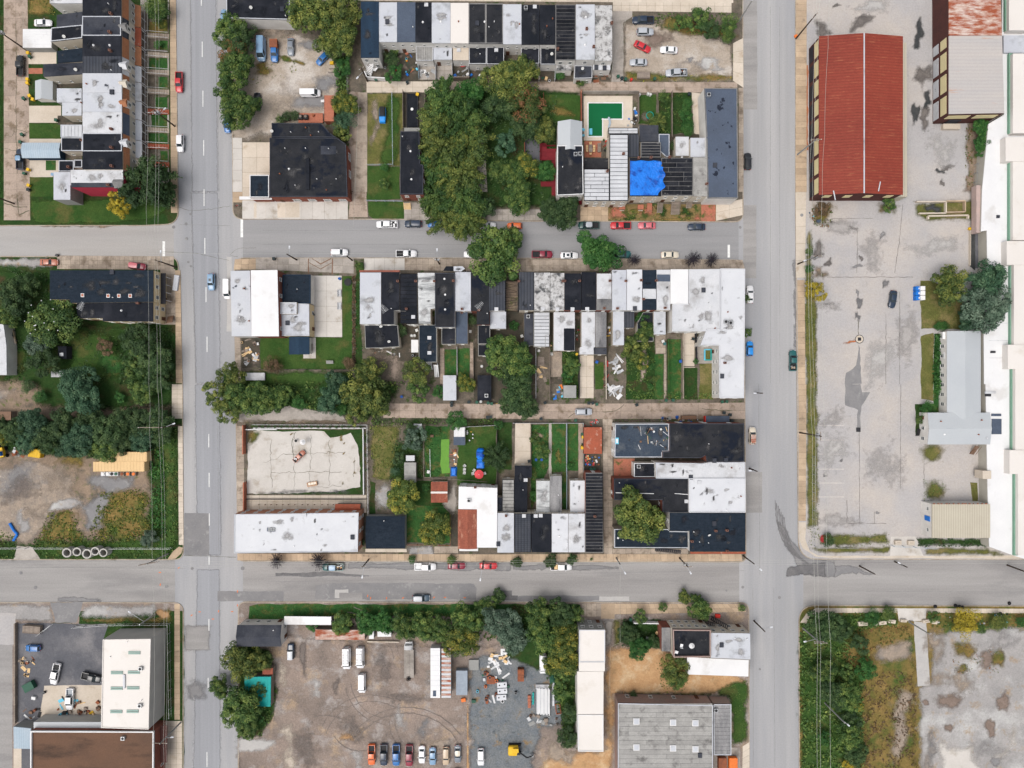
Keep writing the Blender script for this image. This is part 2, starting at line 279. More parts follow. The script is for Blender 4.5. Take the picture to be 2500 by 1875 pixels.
def bar(name,parent,mat,a,b,r,me=None,**k): 
 a=Vc(a);b=Vc(b);d=b-a
 o=ob(name,me or CYL8,mat,parent,a,tuple(d.to_track_quat('Z','Y').to_euler()),(r,r,d.length),**k);return o
def prism_me(name,poly,z0,z1,top=True,sides=True,bottom=False):
 p=ccw(poly);n=len(p);v=[(x,y,z0) for x,y in p]+[(x,y,z1) for x,y in p];f=[]
 if sides: f+=[(i,(i+1)%n,n+(i+1)%n,n+i) for i in range(n)]
 if top: f.append(tuple(range(n,2*n)))
 if bottom: f.append(tuple(reversed(range(n))))
 return mesh(name,v,f)
def cen(poly): return (sum(p[0] for p in poly)/len(poly),sum(p[1] for p in poly)/len(poly))
def shrink(poly,d):
 c=cen(poly);out=[]
 for x,y in poly:
  vx,vy=x-c[0],y-c[1];l=math.hypot(vx,vy) or 1
  out.append((x-math.copysign(min(d,abs(vx)),vx),y-math.copysign(min(d,abs(vy)),vy)))
 return out
# ------------------------------------------------------------------ ground
def struct(name,me,mat,parent=None,kind='structure',**k): return ob(name,me,mat,parent,kind=kind if parent is None or kind=='stuff' else None,**k)
def flat_me(name,poly,z): return prism_me(name,poly,z-.01,z,sides=False)
struct('ground',flat_me('ground',[(-700,-700),(700,-700),(700,700),(-700,700)],-.06),'ground')
def wpoly(src,h=0.0): return [W(p,h) for p in src]

def sheet(name,src,mat,z): return struct(name,flat_me(name,wpoly(src),z),mat)
sheet('road',[(-3500,525),(3500,525),(3500,645),(-3500,645)],'roadL',0.0)
sheet('road',[(-3500,1355),(3500,1355),(3500,1490),(-3500,1490)],'roadS',0.0)
sheet('road',[(568,530),(1816,536),(1816,640),(572,634)],'roadM',.004)
sheet('road',[(410,-3500),(590,-3500),(596,5000),(440,5000)],'roadV',.008)
sheet('road',[(1795,-3500),(1952,-3500),(1968,5000),(1812,5000)],'roadV',.008)
LVL=[]
def round_poly(pts,radii,n=8):
 out=[];N=len(pts)
 for i in range(N):
  p=pts[i];r=radii[i]
  if not r: out.append(p);continue
  a=pts[i-1];b=pts[(i+1)%N]
  def to(q):
   d=math.hypot(q[0]-p[0],q[1]-p[1]);return (p[0]+(q[0]-p[0])/d*r,p[1]+(q[1]-p[1])/d*r)
  A=to(a);B=to(b)
  for k in range(n+1):
   t=k/n;out.append(((1-t)**2*A[0]+2*t*(1-t)*p[0]+t*t*B[0],(1-t)**2*A[1]+2*t*(1-t)*p[1]+t*t*B[1]))
 return out
KH=0.12
BLOCKS=[round_poly(*b) for b in [
([(-2500,-2500),(427,-2500),(430,0),(437,548),(350,552),(-2500,552)],[0,0,0,34,0,0]),
([(-2500,622),(436,626),(441,780),(447,938),(449,1367),(-2500,1367)],[0,26,0,0,24,0]),
([(-2500,1469),(449,1470),(447,4000),(-2500,4000)],[0,26,0,0]),
([(562,-2500),(565,0),(568,536),(1100,537),(1250,541),(1815,543),(1812,-2500)],[0,0,26,0,0,24,0]),
([(571,629),(1250,629),(1817,634),(1822,1373),(580,1371)],[26,0,24,18,18]),
([(581,1468),(1829,1470),(1836,4000),(581,4000)],[22,22,0,0]),
([(1940,-2500),(1941,500),(1948,1366),(3500,1368),(3500,-2500)],[0,0,48,0,0]),
([(1949,1477),(3500,1480),(3500,4000),(1957,4000)],[42,0,0,0])]]
BASEMAT=['lawnD','lawnD','dirt','yard','yard','dirt','lot','dw']
for b,mt in zip(BLOCKS,BASEMAT):
 wp=wpoly(b);struct('city_block',prism_me('city_block',wp,-.05,KH),mt)

 p=ccw(wp);n=len(p);inner=[]
 for i in range(n):
  a,c,d=Vc(p[i-1]),Vc(p[i]),Vc(p[(i+1)%n])
  n1=Vc((-(c-a).y,(c-a).x)).normalized();n2=Vc((-(d-c).y,(d-c).x)).normalized();m=(n1+n2).normalized()
  inner.append(tuple(c+m*.26/max(.5,m.dot(n1))))
 v=[(x,y,-.02) for x,y in p]+[(x,y,KH+.014) for x,y in p]+[(x,y,KH+.014) for x,y in inner];f=[]
 for i in range(n):
  j=(i+1)%n;f+=[(i,j,n+j,n+i),(n+i,n+j,2*n+j,2*n+i)]
 o=struct('kerb',mesh('kerb',v,f),'kerb');o.location=(0,0,0)
def zg(src): return KH if any(inside(src,b) for b in BLOCKS) else .012
def lvl(poly):
 x0=min(p[0] for p in poly);x1=max(p[0] for p in poly);y0=min(p[1] for p in poly);y1=max(p[1] for p in poly)
 l=1
 for (a,b,c,d,m) in LVL:
  if a<x1 and b>x0 and c<y1 and d>y0: l=max(l,m+1)
 LVL.append((x0,x1,y0,y1,l));return l
def rough_poly(src,amp,step=9.0):
 out=[];n=len(src);ph=rnd0()*9
 for i in range(n):
  a=src[i];b=src[(i+1)%n];d=math.hypot(b[0]-a[0],b[1]-a[1]);m=max(1,int(d/step))
  for k in range(m):
   t=k/m;x=a[0]+(b[0]-a[0])*t;y=a[1]+(b[1]-a[1])*t
   jx=random.gauss(0,1)*amp*.6+sin(x*.11+y*.07+ph)*amp;jy=random.gauss(0,1)*amp*.6+sin(y*.13-x*.05+ph)*amp
   out.append((x+jx,y+jy))
 return out
def soft_me(name,wp,z,wdt):
 """a sheet on a fine grid whose 'fade' runs from 0 at the rim of the polygon to 1 inside"""
 p=np.array(wp);q=np.roll(p,-1,0);x0,y0=p.min(0)-.3;x1,y1=p.max(0)+.3
 st=max(.35,wdt*.45,math.sqrt((x1-x0)*(y1-y0)/9000));nx=int((x1-x0)/st)+2;ny=int((y1-y0)/st)+2
 X,Y=np.meshgrid(x0+np.arange(nx)*st,y0+np.arange(ny)*st);P_=np.stack([X.ravel(),Y.ravel()],1)
 ins=np.zeros(len(P_),bool);d=np.full(len(P_),1e9)
 for a,b in zip(p,q):
  if a[1]!=b[1]: ins^=((a[1]>P_[:,1])!=(b[1]>P_[:,1]))&(P_[:,0]<(b[0]-a[0])*(P_[:,1]-a[1])/(b[1]-a[1])+a[0])
  e=b-a;t=np.clip(((P_-a)@e)/(e@e+1e-9),0,1);d=np.minimum(d,np.hypot(*(P_-a-t[:,None]*e).T))
 fd=np.where(ins,np.clip(d/wdt,0,1),0).reshape(ny,nx);k=np.arange(nx*ny).reshape(ny,nx)
 ok=(fd[:-1,:-1]+fd[1:,:-1]+fd[:-1,1:]+fd[1:,1:])>0;f=np.stack([k[:-1,:-1][ok],k[:-1,1:][ok],k[1:,1:][ok],k[1:,:-1][ok]],1)
 u,inv=np.unique(f,return_inverse=True);v=np.column_stack([P_[u],np.full(len(u),z)])
 me=mesh(name,v.tolist(),inv.reshape(-1,4).tolist());at=me.attributes.new('fade','FLOAT','POINT');at.data.foreach_set('value',fd.ravel()[u].astype(np.float32));return me
HARD={'alley','asphalt_patch','side_yard','road_patch_','worn_lane_'}
def patch(name,mat,src,rough=0.0,on_road=False,feather=0):
 if rough: src=rough_poly(src,rough)
 l=lvl(src);wp=wpoly(src)
 if feather or (rough>=1.5 and name not in HARD) or name in ('worn_lane',):
  z=(.010 if on_road else KH+.002)+.004*l
  return struct(name,soft_me(name,wp,z,feather or (.5 if on_road else min(2.2,.5*rough+.4))),soft(mat))
 return struct(name,flat_me(name,wp,(.010 if on_road else KH+.002)+.004*l),mat)
def blob(name,mat,t,x,y,rx,ry=None,rot=0.0,rough=.22,on_road=False):
 """an irregular stain or bed, radii in tile units"""
 ry=ry or rx;n=34;pts=[];ph=[rnd0()*6.3 for _ in range(3)]
 for i in range(n):
  a=2*PI*i/n;k=1+rough*(.5*sin(2*a+ph[0])+.4*sin(3*a+ph[1])+.35*sin(5*a+ph[2]))+ru(-.12,.12)*rough
  px,py=rx*k*cos(a),ry*k*sin(a);c,s=cos(rdn(rot)),sin(rdn(rot))
  pts.append((x+px*c-py*s,y+px*s+py*c))
 return patch(name,mat,Q(t,pts),0,on_road,min(rx,ry)*TS/PX*(1.1 if name in ('worn_concrete','soil_patch') else .7))
def slabs(name,quad,nu,nv,mat='slab',gap=.045,th=.022,joint='joint'):
 """quad of photograph pixels (u along first edge, v along the second) split into slabs, each an object"""
 A,B,C_,D=[Vc(W(p)) for p in quad];l=lvl(quad);z=KH+.002+.004*l
 root=struct(name,flat_me(name,[tuple(A),tuple(B),tuple(C_),tuple(D)],z),joint)
 stuffv=[];stufff=[];cnt=0
 for i in range(nu):
  for j in range(nv):
   def at(u,v): return A.lerp(B,u).lerp(D.lerp(C_,u),v)
   gu=gap/max(.3,(B-A).length/nu)/2;gv=gap/max(.3,(D-A).length/nv)/2
   q=[at((i+gu)/nu,(j+gv)/nv),at((i+1-gu)/nu,(j+gv)/nv),at((i+1-gu)/nu,(j+1-gv)/nv),at((i+gu)/nu,(j+1-gv)/nv)]
   zz=z+th+ru(-.006,.006)
   p=ccw([tuple(k) for k in q]);c=cen(p)
   ob('paving_slab',prism_me('paving_slab',[(x-c[0],y-c[1]) for x,y in p],0,zz-z),mat,root,(c[0],c[1],z))
 return root
def crack(t,pts,w=.09,mat='crack',jag=5,on_road=False):
 src=Q(t,pts);out=[]
 for i in range(len(src)-1):
  a,b=src[i],src[i+1];d=math.hypot(b[0]-a[0],b[1]-a[1]);m=max(1,int(d/7))
  for k in range(m): out.append((a[0]+(b[0]-a[0])*k/m+random.gauss(0,jag*.3),a[1]+(b[1]-a[1])*k/m+random.gauss(0,jag*.3)))
 out.append(src[-1]);l=lvl(out);z=(.010 if on_road else KH+.03)+.004*l
 v=[];f=[]
 for i,p in enumerate(out):
  q=out[min(i+1,len(out)-1)];r=out[max(i-1,0)]
  dx,dy=q[0]-r[0],q[1]-r[1];L=math.hypot(dx,dy) or 1;nx,ny=-dy/L,dx/L
  ww=w*ru(.5,1.4)*.5;X,Y=W(p)
  v+=[(X+nx*ww,Y-ny*ww,z),(X-nx*ww,Y+ny*ww,z)]
 for i in range(len(out)-1): f.append((2*i,2*i+1,2*i+3,2*i+2))
 me=mesh('crack',v,f);return struct('crack',me,mat)

# ---- block A (top left) and B, C on the left
P=patch
slabs('alley',Q('S','10,-30 68,-30 75,538 10,538'),2,15,'alley')
slabs('pavement',Q('S','415,-20 430,-20 434,520 418,520'),1,40,'slt')
P('lawn','lawnD',RC('00',-400,-60,30,1700),1.5);P('lawn','lawn',Q('10','255,55 1100,50 1350,20 1480,60 1440,190 1250,258 900,285 600,292 300,285 255,200'),1.5)
P('bare_verge','bdt',Q('10','260,262 600,282 900,276 1250,246 1420,205 1330,262 900,300 600,304 270,292'),2.2,True)
P('dirt_patch','dw',RC('00',240,-40,480,130),2);P('yard','sp',RC('00',245,440,490,555));P('yard','bp',RC('00',240,590,370,640));P('yard','lawnD',RC('00',240,645,420,890),1)
P('yard','sp',RC('00',240,915,530,1062));P('yard','sp',RC('00',235,1200,530,1235));P('yard','sp',RC('00',215,1350,510,1535));P('lawn','lawn',RC('00',238,1072,525,1195),1)
P('lawn','lawnB',RC('00',398,1388,486,1472));P('lawn','lawn',Q('10','240,-130 470,-130 470,38 240,38'),.6);P('yard','df',RC('00',440,645,712,760));P('yard','df',RC('00',500,1000,712,1080));P('yard','yard',RC('00',530,1300,712,1385))
for i,(y0,y1,x0) in enumerate([(-40,175,1285),(190,290,1290),(355,430,1345),(495,605,1288),(668,775,1372),(840,935,1340),(990,1108,1308),(1145,1248,1285),(1305,1400,1390),(1440,1560,1300)]):
 P('front_terrace','yard' if i%3 else 'slg',RC('00',1215,y0-25,1462,y1+25));P('front_lawn','dw' if i==1 else ('lawnD' if i==0 else 'lawnB'),RC('00',x0,y0,1448,y1),.6)
slabs('pavement',Q('S','140,624 425,626 425,659 140,657'),26,3,'slab')
P('broken_apron','rubble',Q('10','-200,560 460,570 500,655 -200,650'),2)
slabs('pavement',Q('S','428,660 441,660 446,936 430,936'),1,24,'slt');slabs('pavement',Q('10','1385,665 1515,665 1520,1145 1395,1145'),3,10,'slab')
slabs('pavement',Q('S','420,938 446,938 446,1022 420,1022'),2,7,'sp');slabs('pavement',Q('S','435,1040 446,1040 449,1330 437,1330'),1,22,'sp')
P('lawn','lawnD',Q('10','-200,660 430,690 430,1140 1500,1150 1505,1659 1480,1860 -200,1900'),2)
P('lawn','lawn',Q('10','560,1200 1040,1180 1060,1640 560,1640'),5);blob('lawn','lawnB','10',950,1480,110,160,0,.3);P('lawn','lawn',Q('10','60,1320 260,1340 240,1560 60,1620'),3)
P('bare_soil','bdt',Q('20','-100,-60 330,-20 380,150 900,190 1480,160 1480,330 -100,330'),4)
P('bare_soil','gravel',Q('20','-100,0 180,20 200,110 -100,170'),5)
P('gravel_lot','bdt',Q('20','-200,560 1300,600 1330,1000 1250,1400 300,1390 -200,1300'),3)
P('gravel_lot','gravel',Q('20','-200,700 300,650 640,800 700,1050 450,1150 300,1380 150,1385 -200,1250'),6)
P('gravel_bed','tp',Q('20','760,760 1190,770 1230,900 1060,960 900,1280 720,1280 680,1020 860,930 740,880'),5)
P('dry_grass','dw',Q('20','900,940 1100,900 1290,900 1300,1340 900,1380 760,1330 870,1230'),6);P('dry_grass','dw',Q('20','420,1120 620,1080 730,1300 700,1390 330,1390'),6)
P('dry_grass','dw',Q('20','500,600 740,590 760,740 400,700'),4);blob('rubble_patch','rubble','20',560,1040,170,50,-8);blob('rubble_patch','rubble','20',200,1200,70,110,10,.5)
P('verge','lawn',Q('20','290,1330 1300,1330 1400,900 1330,600 1440,330 1530,330 1545,1380 1460,1500 700,1505 330,1500'),3)
P('verge','lawnD',Q('20','-100,1320 140,1340 140,1500 -100,1510'),3);P('driveway','slg',Q('20','150,1400 290,1400 345,1512 120,1512'),1)
P('corner_pavement','slt',Q('20','1450,1510 1500,1440 1550,1400 1582,1410 1570,1460 1520,1505'),.5)

P('verge','lawnD',RC('30',680,300,1590,2000),1);P('rubble_strip','rubble',Q('30','-300,230 440,235 480,400 150,400 -300,400'),2);P('rubble_strip','rubble',Q('30','700,240 1350,235 1350,370 690,380'),3);P('dry_grass','dw',Q('30','690,360 1350,355 1480,240 1490,400 690,405'),2);blob('sand_patch','sand','30',1410,330,70,45)
P('driveway','tp',Q('30','440,225 720,225 660,400 480,400'),1);P('work_yard','ay',Q('30','150,405 940,415 900,560 895,1260 120,1260'),.6);P('lawn','lawnD',Q('30','940,415 1470,405 1490,1200 1300,1200 1300,500 900,540'),.5)
P('concrete_pad','sp',Q('30','385,945 890,940 880,1240 345,1240'),.5);P('back_road','roadS',RC('30',-400,590,110,2000));P('back_road','lot',RC('30',-400,320,140,590),1)
slabs('pavement',Q('30','1508,240 1556,240 1556,1240 1508,1240'),1,22,'slt');slabs('pavement',Q('30','1430,1250 1575,1250 1575,2100 1420,2100'),3,18,'sp');P('back_yard','sp',RC('30',120,1490,190,2000));P('back_yard','ay',RC('30',188,1490,270,2000))
crack('30','440,410 560,400 700,425 900,420',.12)

slabs('street_slabs',Q('S','572,-60 1790,-60 1790,8 572,0'),60,2,'sp');slabs('street_slabs',Q('02','870,0 1895,0 1895,112 870,98'),14,2,'sp')
P('gravel_lot','gravelL',Q('01','-250,290 350,290 700,400 730,640 720,1060 -200,1240 -250,1100'),3);blob('gravel_bed','tp','01',600,720,110,95,0,.3);blob('gravel_bed','tp','01',470,880,180,90,0,.3);blob('gravel_bed','tp','01',470,390,90,60,0,.3)
blob('weed_patch','dw','01',60,600,90,60,0,.4);blob('weed_patch','dw','01',300,520,110,30,20,.5);P('hedge_strip','lawnD',Q('01','640,480 800,470 800,1659 700,1100 700,600'),2)
slabs('pavement',Q('00','2010,1190 2092,1190 2095,1659 2012,1659'),1,5,'sll');slabs('pavement',Q('10','2012,0 2095,0 2095,90 2012,90'),1,2,'slt');slabs('forecourt',Q('00','2095,1230 2590,1230 2590,1880 2095,1885'),4,5,'sp')
slabs('forecourt',Q('11','-117,75 795,75 795,236 -117,232'),9,1,'sll')
slabs('alley',Q('01','955,705 1620,705 1620,802 955,802'),5,2,'sp');slabs('alley',Q('02','-560,705 1945,712 1945,800 -560,805'),16,2,'alley')
P('alley','yard',Q('01','805,-60 905,-60 950,800 840,800'),1);P('alley','alley',Q('01','800,800 900,800 850,1659 805,1659'),1.5);slabs('alley',Q('01','895,800 962,800 962,1659 838,1659'),1,6,'slab');slabs('alley',Q('11','818,0 955,0 968,218 800,218'),1,2,'alley')
P('lawn','lawnY',Q('01','965,810 1268,812 1268,1100 1240,1130 1240,1430 960,1430'),.8);P('lawn','lawn',Q('01','1100,815 1266,815 1266,1100 1240,1430 1050,1430 1120,1100'),3);P('tyre_track','gravel',Q('01','980,850 1060,840 1085,1080 1010,1270 968,1330 968,1200 1030,1060 985,980'),2.5)
P('lawn','lawn',Q('01','962,1438 1240,1438 1245,1720 955,1730'),.8);P('lawn','lawn',Q('11','968,80 1272,85 1280,238 1020,238 975,200'),.6);P('back_yard','df',RC('01',1272,800,1470,1130),.5);slabs('pavement',Q('11','1280,90 1475,90 1475,243 1280,243'),3,3,'slg')
P('wooded_garden','lawnD',Q('01','1470,800 2211,720 2790,800 2600,1659 2560,1800 1475,1800'),2);slabs('garden_path',Q('01','1900,1230 1975,1230 2000,1659 1925,1659'),1,14,'slg')
P('lawn','lawn',Q('02','275,822 585,820 590,1060 480,1040 400,1060 280,1050'),1);blob('dry_grass','dw','02',430,960,110,50,30,.4);slabs('pavement',Q('11','1475,150 2600,150 2600,245 1475,245'),24,2,'slg')
P('pool_deck','sp',Q('02','618,830 1040,830 1040,1110 830,1110 830,1215 620,1215'));P('lawn','lawn',RC('02',1090,820,1245,1070),.8);blob('round_bed','yard','02',1155,1010,55,45,0,.1);P('lawn','lawnD',RC('02',1262,800,1550,1160),1.2)
P('side_yard','sp',Q('02','1550,800 1640,810 1625,1180 1570,1150'));P('garden','df',RC('02',1260,1160,1700,1360),.5);P('patio','rt',RC('02',625,1220,770,1360));P('back_yard','ay',RC('02',110,1160,250,1500),1)
P('front_garden','frontmix',Q('12','590,105 1760,105 1760,255 590,255'),.3);P('brick_paving','bp',RC('12',835,120,990,240),2);P('brick_paving','bp',RC('12',1090,120,1230,200),2);P('brick_paving','bp',RC('12',1560,200,1640,250),2);P('brick_paving','bp',RC('12',1635,108,1755,252),.6);slabs('pavement',Q('12','590,108 830,108 830,250 590,250'),4,3,'slt')
for x,y,rx,ry in [(1080,160,70,30),(1290,160,60,50),(1500,170,60,50),(1010,230,60,16),(1400,235,160,12)]: blob('weed_patch','lawnD' if rx==60 else 'dw','12',x,y,rx,ry,0,.4)
slabs('pavement',Q('12','1760,105 1990,60 1990,200 1760,250'),2,2,'sp');slabs('pavement',Q('02','1908,375 1995,330 1998,760 1908,700'),1,4,'sp');slabs('pavement',Q('02','1955,760 1996,760 1998,1659 1955,1659'),1,16,'slab')
P('gravel_lot','gravelL',Q('02','962,195 1225,200 1340,170 1905,380 1905,712 962,708'),1.5);blob('weed_bank','dw','02',1560,240,350,80,5,.3);blob('rubble_patch','rubble','02',1700,560,140,60,0,.4);blob('stain','tp','02',1530,530,55,30,10,.6);P('driveway','slg',Q('02','868,98 1040,98 1040,150 962,195 962,708 860,708'),.6)
P('weed_strip','dw',Q('02','965,600 1300,640 1900,640 1900,712 965,710'),2);P('back_yard','df',RC('01',1085,430,2211,700),.6);P('back_yard','df',RC('02',0,540,840,700),.8)
slabs('back_yard',Q('01','1405,530 1700,530 1700,690 1405,690'),4,2,'slg')

slabs('pavement',Q('10','2030,580 2211,575 2211,670 2020,670'),3,2,'slt');slabs('pavement',Q('11','0,572 845,572 845,705 0,668'),9,2,'slg');slabs('pavement',Q('11','935,572 1285,572 1285,675 935,675'),4,1,'sll');slabs('pavement',Q('11','1285,576 2211,580 2211,690 1285,675'),18,2,'slab');slabs('pavement',Q('12','0,580 1990,586 2010,662 0,690'),34,2,'slab')
slabs('pavement',Q('10','2027,1250 2078,1250 2085,1659 2035,1659'),1,8,'slab');P('lawn','lawn',Q('11','745,725 845,725 848,1530 40,1530 30,1255 745,1255'),.6);slabs('concrete_court',Q('11','475,722 742,722 746,1252 480,1252'),2,4,'sll')
slabs('concrete_pad',Q('11','410,1255 518,1255 518,1437 410,1437'),1,2,'sll');P('hedge_bed','df',RC('11',832,720,862,1530),.8);P('lawn','lawnD',Q('11','862,610 925,610 935,680 900,1120 940,1660 860,1660'),1);P('lawn','lawn',Q('11','-300,1540 850,1540 850,1900 -300,1900'),2)
P('rubbish_yard','df',Q('11','-120,1250 40,1250 40,1520 -120,1520'),1);P('back_yard','yard',RC('11',1000,1340,1300,1659),2);P('back_yard','df',Q('11','1215,1030 1300,1030 1400,1160 1400,1460 1215,1460'),1);P('garden_path','alley',Q('11','1010,1390 1260,1380 1230,1659 1150,1659 1140,1480 1040,1480'),3)
P('lawn','lawnB',RC('11',1630,1358,1732,1580),.5);P('lawn','lawnB',RC('11',1745,1350,1845,1620),.5);slabs('garden_path',Q('11','1590,1350 1625,1350 1625,1659 1590,1659'),1,10,'alley');slabs('garden_path',Q('11','1848,1300 1875,1300 1880,1640 1850,1640'),1,10,'alley');P('back_yard','df',RC('11',1880,1030,2290,2040),.6)
P('back_yard','df',RC('12',0,1030,840,1659),.4);P('back_yard','yard',RC('12',200,1340,330,1800),.5);P('dirt_yard','gravel',RC('12',330,1385,435,1600),1);P('garden','lawnD',RC('12',435,1380,570,1790),1);slabs('garden_path',Q('12','585,1410 705,1410 705,1780 585,1780'),2,4,'sp');P('lawn','lawn',RC('12',715,1470,790,1700),.7)
P('yard','yard',RC('12',830,1030,985,1780),1);P('garden','lawnD',RC('12',985,1280,1235,1790),1);blob('bare_soil','alley','12',1140,1480,35,150,0,.4);slabs('yard',Q('12','1235,1235 1325,1235 1325,1395 1240,1395'),1,3,'slab');P('lawn','lawnB',RC('12',1232,1400,1307,1790),.6);slabs('garden_path',Q('12','1312,1400 1332,1400 1332,1780 1312,1780'),1,12,'slab')
P('lawn','lawnB',RC('12',1350,1270,1458,1790),.6);slabs('yard',Q('12','1482,1215 1575,1215 1575,1505 1482,1505'),1,3,'sp');P('lawn','lawnD',RC('12',1478,1520,1600,1790),.8);P('yard','slg',RC('12',1585,1330,1730,1480));P('dry_grass','lawnY',RC('12',1620,1485,1732,1790),1);slabs('side_path',Q('12','1733,1330 1785,1330 1790,1780 1735,1780'),1,6,'sp')
slabs('alley',Q('21','1100,165 2211,170 2211,298 1100,290'),8,2,'alley');slabs('alley',Q('22','0,172 2010,158 2015,300 0,300'),15,2,'alley');P('alley','slg',Q('21','-150,240 150,190 750,240 780,320 -150,320'),2)
P('weeds','bdt',Q('21','-120,305 1000,305 1000,345 -120,345'),1.5);P('weeds','lawnD',Q('21','1000,280 2100,285 2060,360 1000,360'),3);P('undergrowth','lawnD',Q('21','-250,-20 1300,-20 1150,180 1000,310 700,260 150,190 -250,230'),3)
P('gravel_court','lawnD',RC('21',-15,392,925,950),.6);P('concrete_court','sll',Q('21','70,405 590,403 640,470 820,420 890,560 900,890 650,930 0,948 -75,940 -70,520 -20,410 30,403'),1.1);P('court_growth','dw',Q('21','-75,400 60,402 20,500 -70,540'),2);P('wet_gutter','wet_and_dark',Q('21','0,930 420,905 600,915 760,905 820,945 0,952'),1.5)
slabs('lower_terrace',Q('21','-100,958 955,958 955,1110 -100,1110'),16,3,'sp')
for pts in [[(330,410),(320,560),(335,800),(332,930)],[(480,430),(475,560),(465,760),(460,900)],[(635,480),(640,700),(630,880)],[(130,470),(125,650),(140,900)],[(70,680),(180,640),(240,600),(400,595),(760,592)],[(130,765),(330,760),(600,757),(740,757)],[(330,620),(310,500),(330,420)],[(540,885),(740,878)],[(850,620),(845,800)]]: crack('21',pts,.08)
for x,y,r in [(760,597,12),(850,668,9),(853,765,11),(760,510,9),(780,765,9),(735,465,20),(305,430,12),(800,590,7),(750,860,8)]: blob('weed_tuft','dw','21',x,y,r,r*1.3,0,.5)
P('rough_garden','lawnY',Q('21','985,350 1250,350 1230,800 1150,850 1010,830 985,600'),2);P('rough_garden','lawnD',Q('21','1180,520 1290,500 1450,360 1460,820 1280,850 1150,830'),2);P('rubble_patch','rubble',Q('21','1040,850 1160,850 1180,1060 1050,1090 1025,950'),3)
P('lawn','lawnD',Q('21','985,830 1030,850 1030,1120 985,1120'),1);P('lawn','lawnB',RC('21',1460,360,1670,800),1);P('lawn','lime',Q('21','1600,480 1665,475 1672,760 1610,765 1590,700'),1);P('lawn','lawn',RC('21',1740,360,2075,870),1);P('lawn','lawnD',RC('21',2080,330,2211,740),.8)
P('lawn','lawnB',Q('21','1300,1060 1600,1040 1690,1130 1680,1370 1300,1370'),1);P('lawn','lawnD',RC('21',1180,830,1640,1050),1);P('garden_path','slg',Q('21','1600,1030 1730,820 1750,1100 1690,1120'),1.5);P('garden','yard',Q('21','1670,540 1745,540 1745,700 1670,720'),1)
P('side_yard','df',RC('21',1685,1120,1745,1400),.5);P('side_yard','df',RC('21',900,1110,950,1400),.5)
slabs('parking_pad',Q('22','28,335 160,335 160,700 22,700'),1,3,'sp');P('back_yard','yard',RC('21',2085,740,2211,900),.6);P('lawn','lawnB',Q('22','165,345 318,345 318,700 165,1100'),1);blob('bare_soil','slt','22',225,445,40,28,0,.4);P('garden_path','slg',RC('22',318,340,342,780));P('lawn','lawnB',RC('22',342,340,464,760),.7);blob('bare_soil','dw','22',400,620,28,60,0,.5)
P('lawn','lawnB',RC('22',476,340,572,745),.5);P('lawn','lawnB',RC('22',432,760,470,1100),.4);P('side_path','alley',RC('22',574,335,612,820),.4);P('back_yard','df',RC('22',624,600,770,760),.6);P('back_yard','yard',RC('22',612,305,770,365),1)
slabs('side_alley',Q('22','782,300 868,300 868,1470 795,1470'),2,20,'slab');P('back_yard','bp',RC('22',880,645,1060,800),.5);P('courtyard','df',RC('22',1060,600,1660,690),.3);P('courtyard','lawnD',RC('22',1300,1090,1380,1260),.6);P('weeds','bdt',Q('22','850,300 1700,300 1700,338 850,338'),2)
slabs('pavement',Q('S','580,1351 1250,1353 1250,1370 580,1368'),46,1,'slt');slabs('pavement',Q('22','0,1466 1980,1466 1990,1528 0,1532'),34,1,'slt');slabs('forecourt',Q('21','945,1420 1300,1420 1305,1450 945,1450'),4,1,'sp');P('front_yard','rubble',RC('21',1310,1392,1540,1500),1.5);slabs('forecourt',Q('21','1540,1400 1745,1400 1745,1460 1540,1460'),4,1,'slab')
slabs('pavement',Q('20','2045,360 2110,360 2110,1100 2050,1100'),1,14,'slab');blob('grass_square','lawnB','22',1215,1500,42,26,0,.1);slabs('front_walk',Q('22','870,1420 1520,1420 1520,1464 870,1464'),12,1,'slab')

P('verge','lawnB',Q('31','-60,262 60,240 1900,245 2211,245 2800,245 2800,350 1500,350 700,345 250,372 -60,370'),1.2)
P('work_lot','dirt',Q('31','150,540 250,500 960,560 1240,590 1960,590 2400,560 2400,3000 -160,3000 -160,1400'),2)
for cx_,cy_,R0,a0,a1 in [(1150,900,330,100,175),(1150,900,380,95,170),(1000,1500,420,200,300),(1000,1500,475,205,295),(1500,1250,300,60,190),(1500,1250,350,70,180),(700,800,500,280,350),(700,800,550,285,345),(1300,1700,520,210,330),(1300,1700,570,215,325),(900,1250,260,20,150),(600,1500,300,250,350)]:
 crack('31',[(cx_+R0*cos(rdn(a0+(a1-a0)*k/9)),cy_+R0*sin(rdn(a0+(a1-a0)*k/9))) for k in range(10)],.2,'dirtD',1.5)
for x,y,rx,ry,m in [(520,950,60,110,'pl'),(690,950,35,90,'dirtD'),(430,1480,120,200,'dirtD'),(830,1330,150,110,'dirtD'),(1440,1320,60,90,'tp'),(1240,1230,60,110,'rubble'),(780,1390,60,40,'sand'),(1500,870,50,60,'rubble'),(1320,1050,160,60,'dirtD'),(410,700,30,200,'dirtD'),(1600,1450,160,60,'gravel'),(880,1580,60,100,'rubble'),(1100,780,90,160,'dirtD')]: blob('soil_patch',m,'31',x,y,rx,ry,0,.4)
P('gravel_bank','dirtW',Q('31','170,720 270,710 275,860 230,1150 205,1230 180,1180 205,950'),4);P('gravel_bank','dirtW',Q('31','210,1290 310,1280 360,1659 360,1900 250,1900 240,1450'),5);P('asphalt_apron','pl',Q('31','-160,1390 100,1400 190,1400 170,1470 0,1530 -160,1540'),2)
P('bluestone_lot','bgv',Q('31','1830,700 2211,620 2660,640 2700,1300 2480,1320 2400,1560 2450,1800 1825,1800'),3);blob('bare_soil','sand','31',1830,1500,14,250,0,.7)
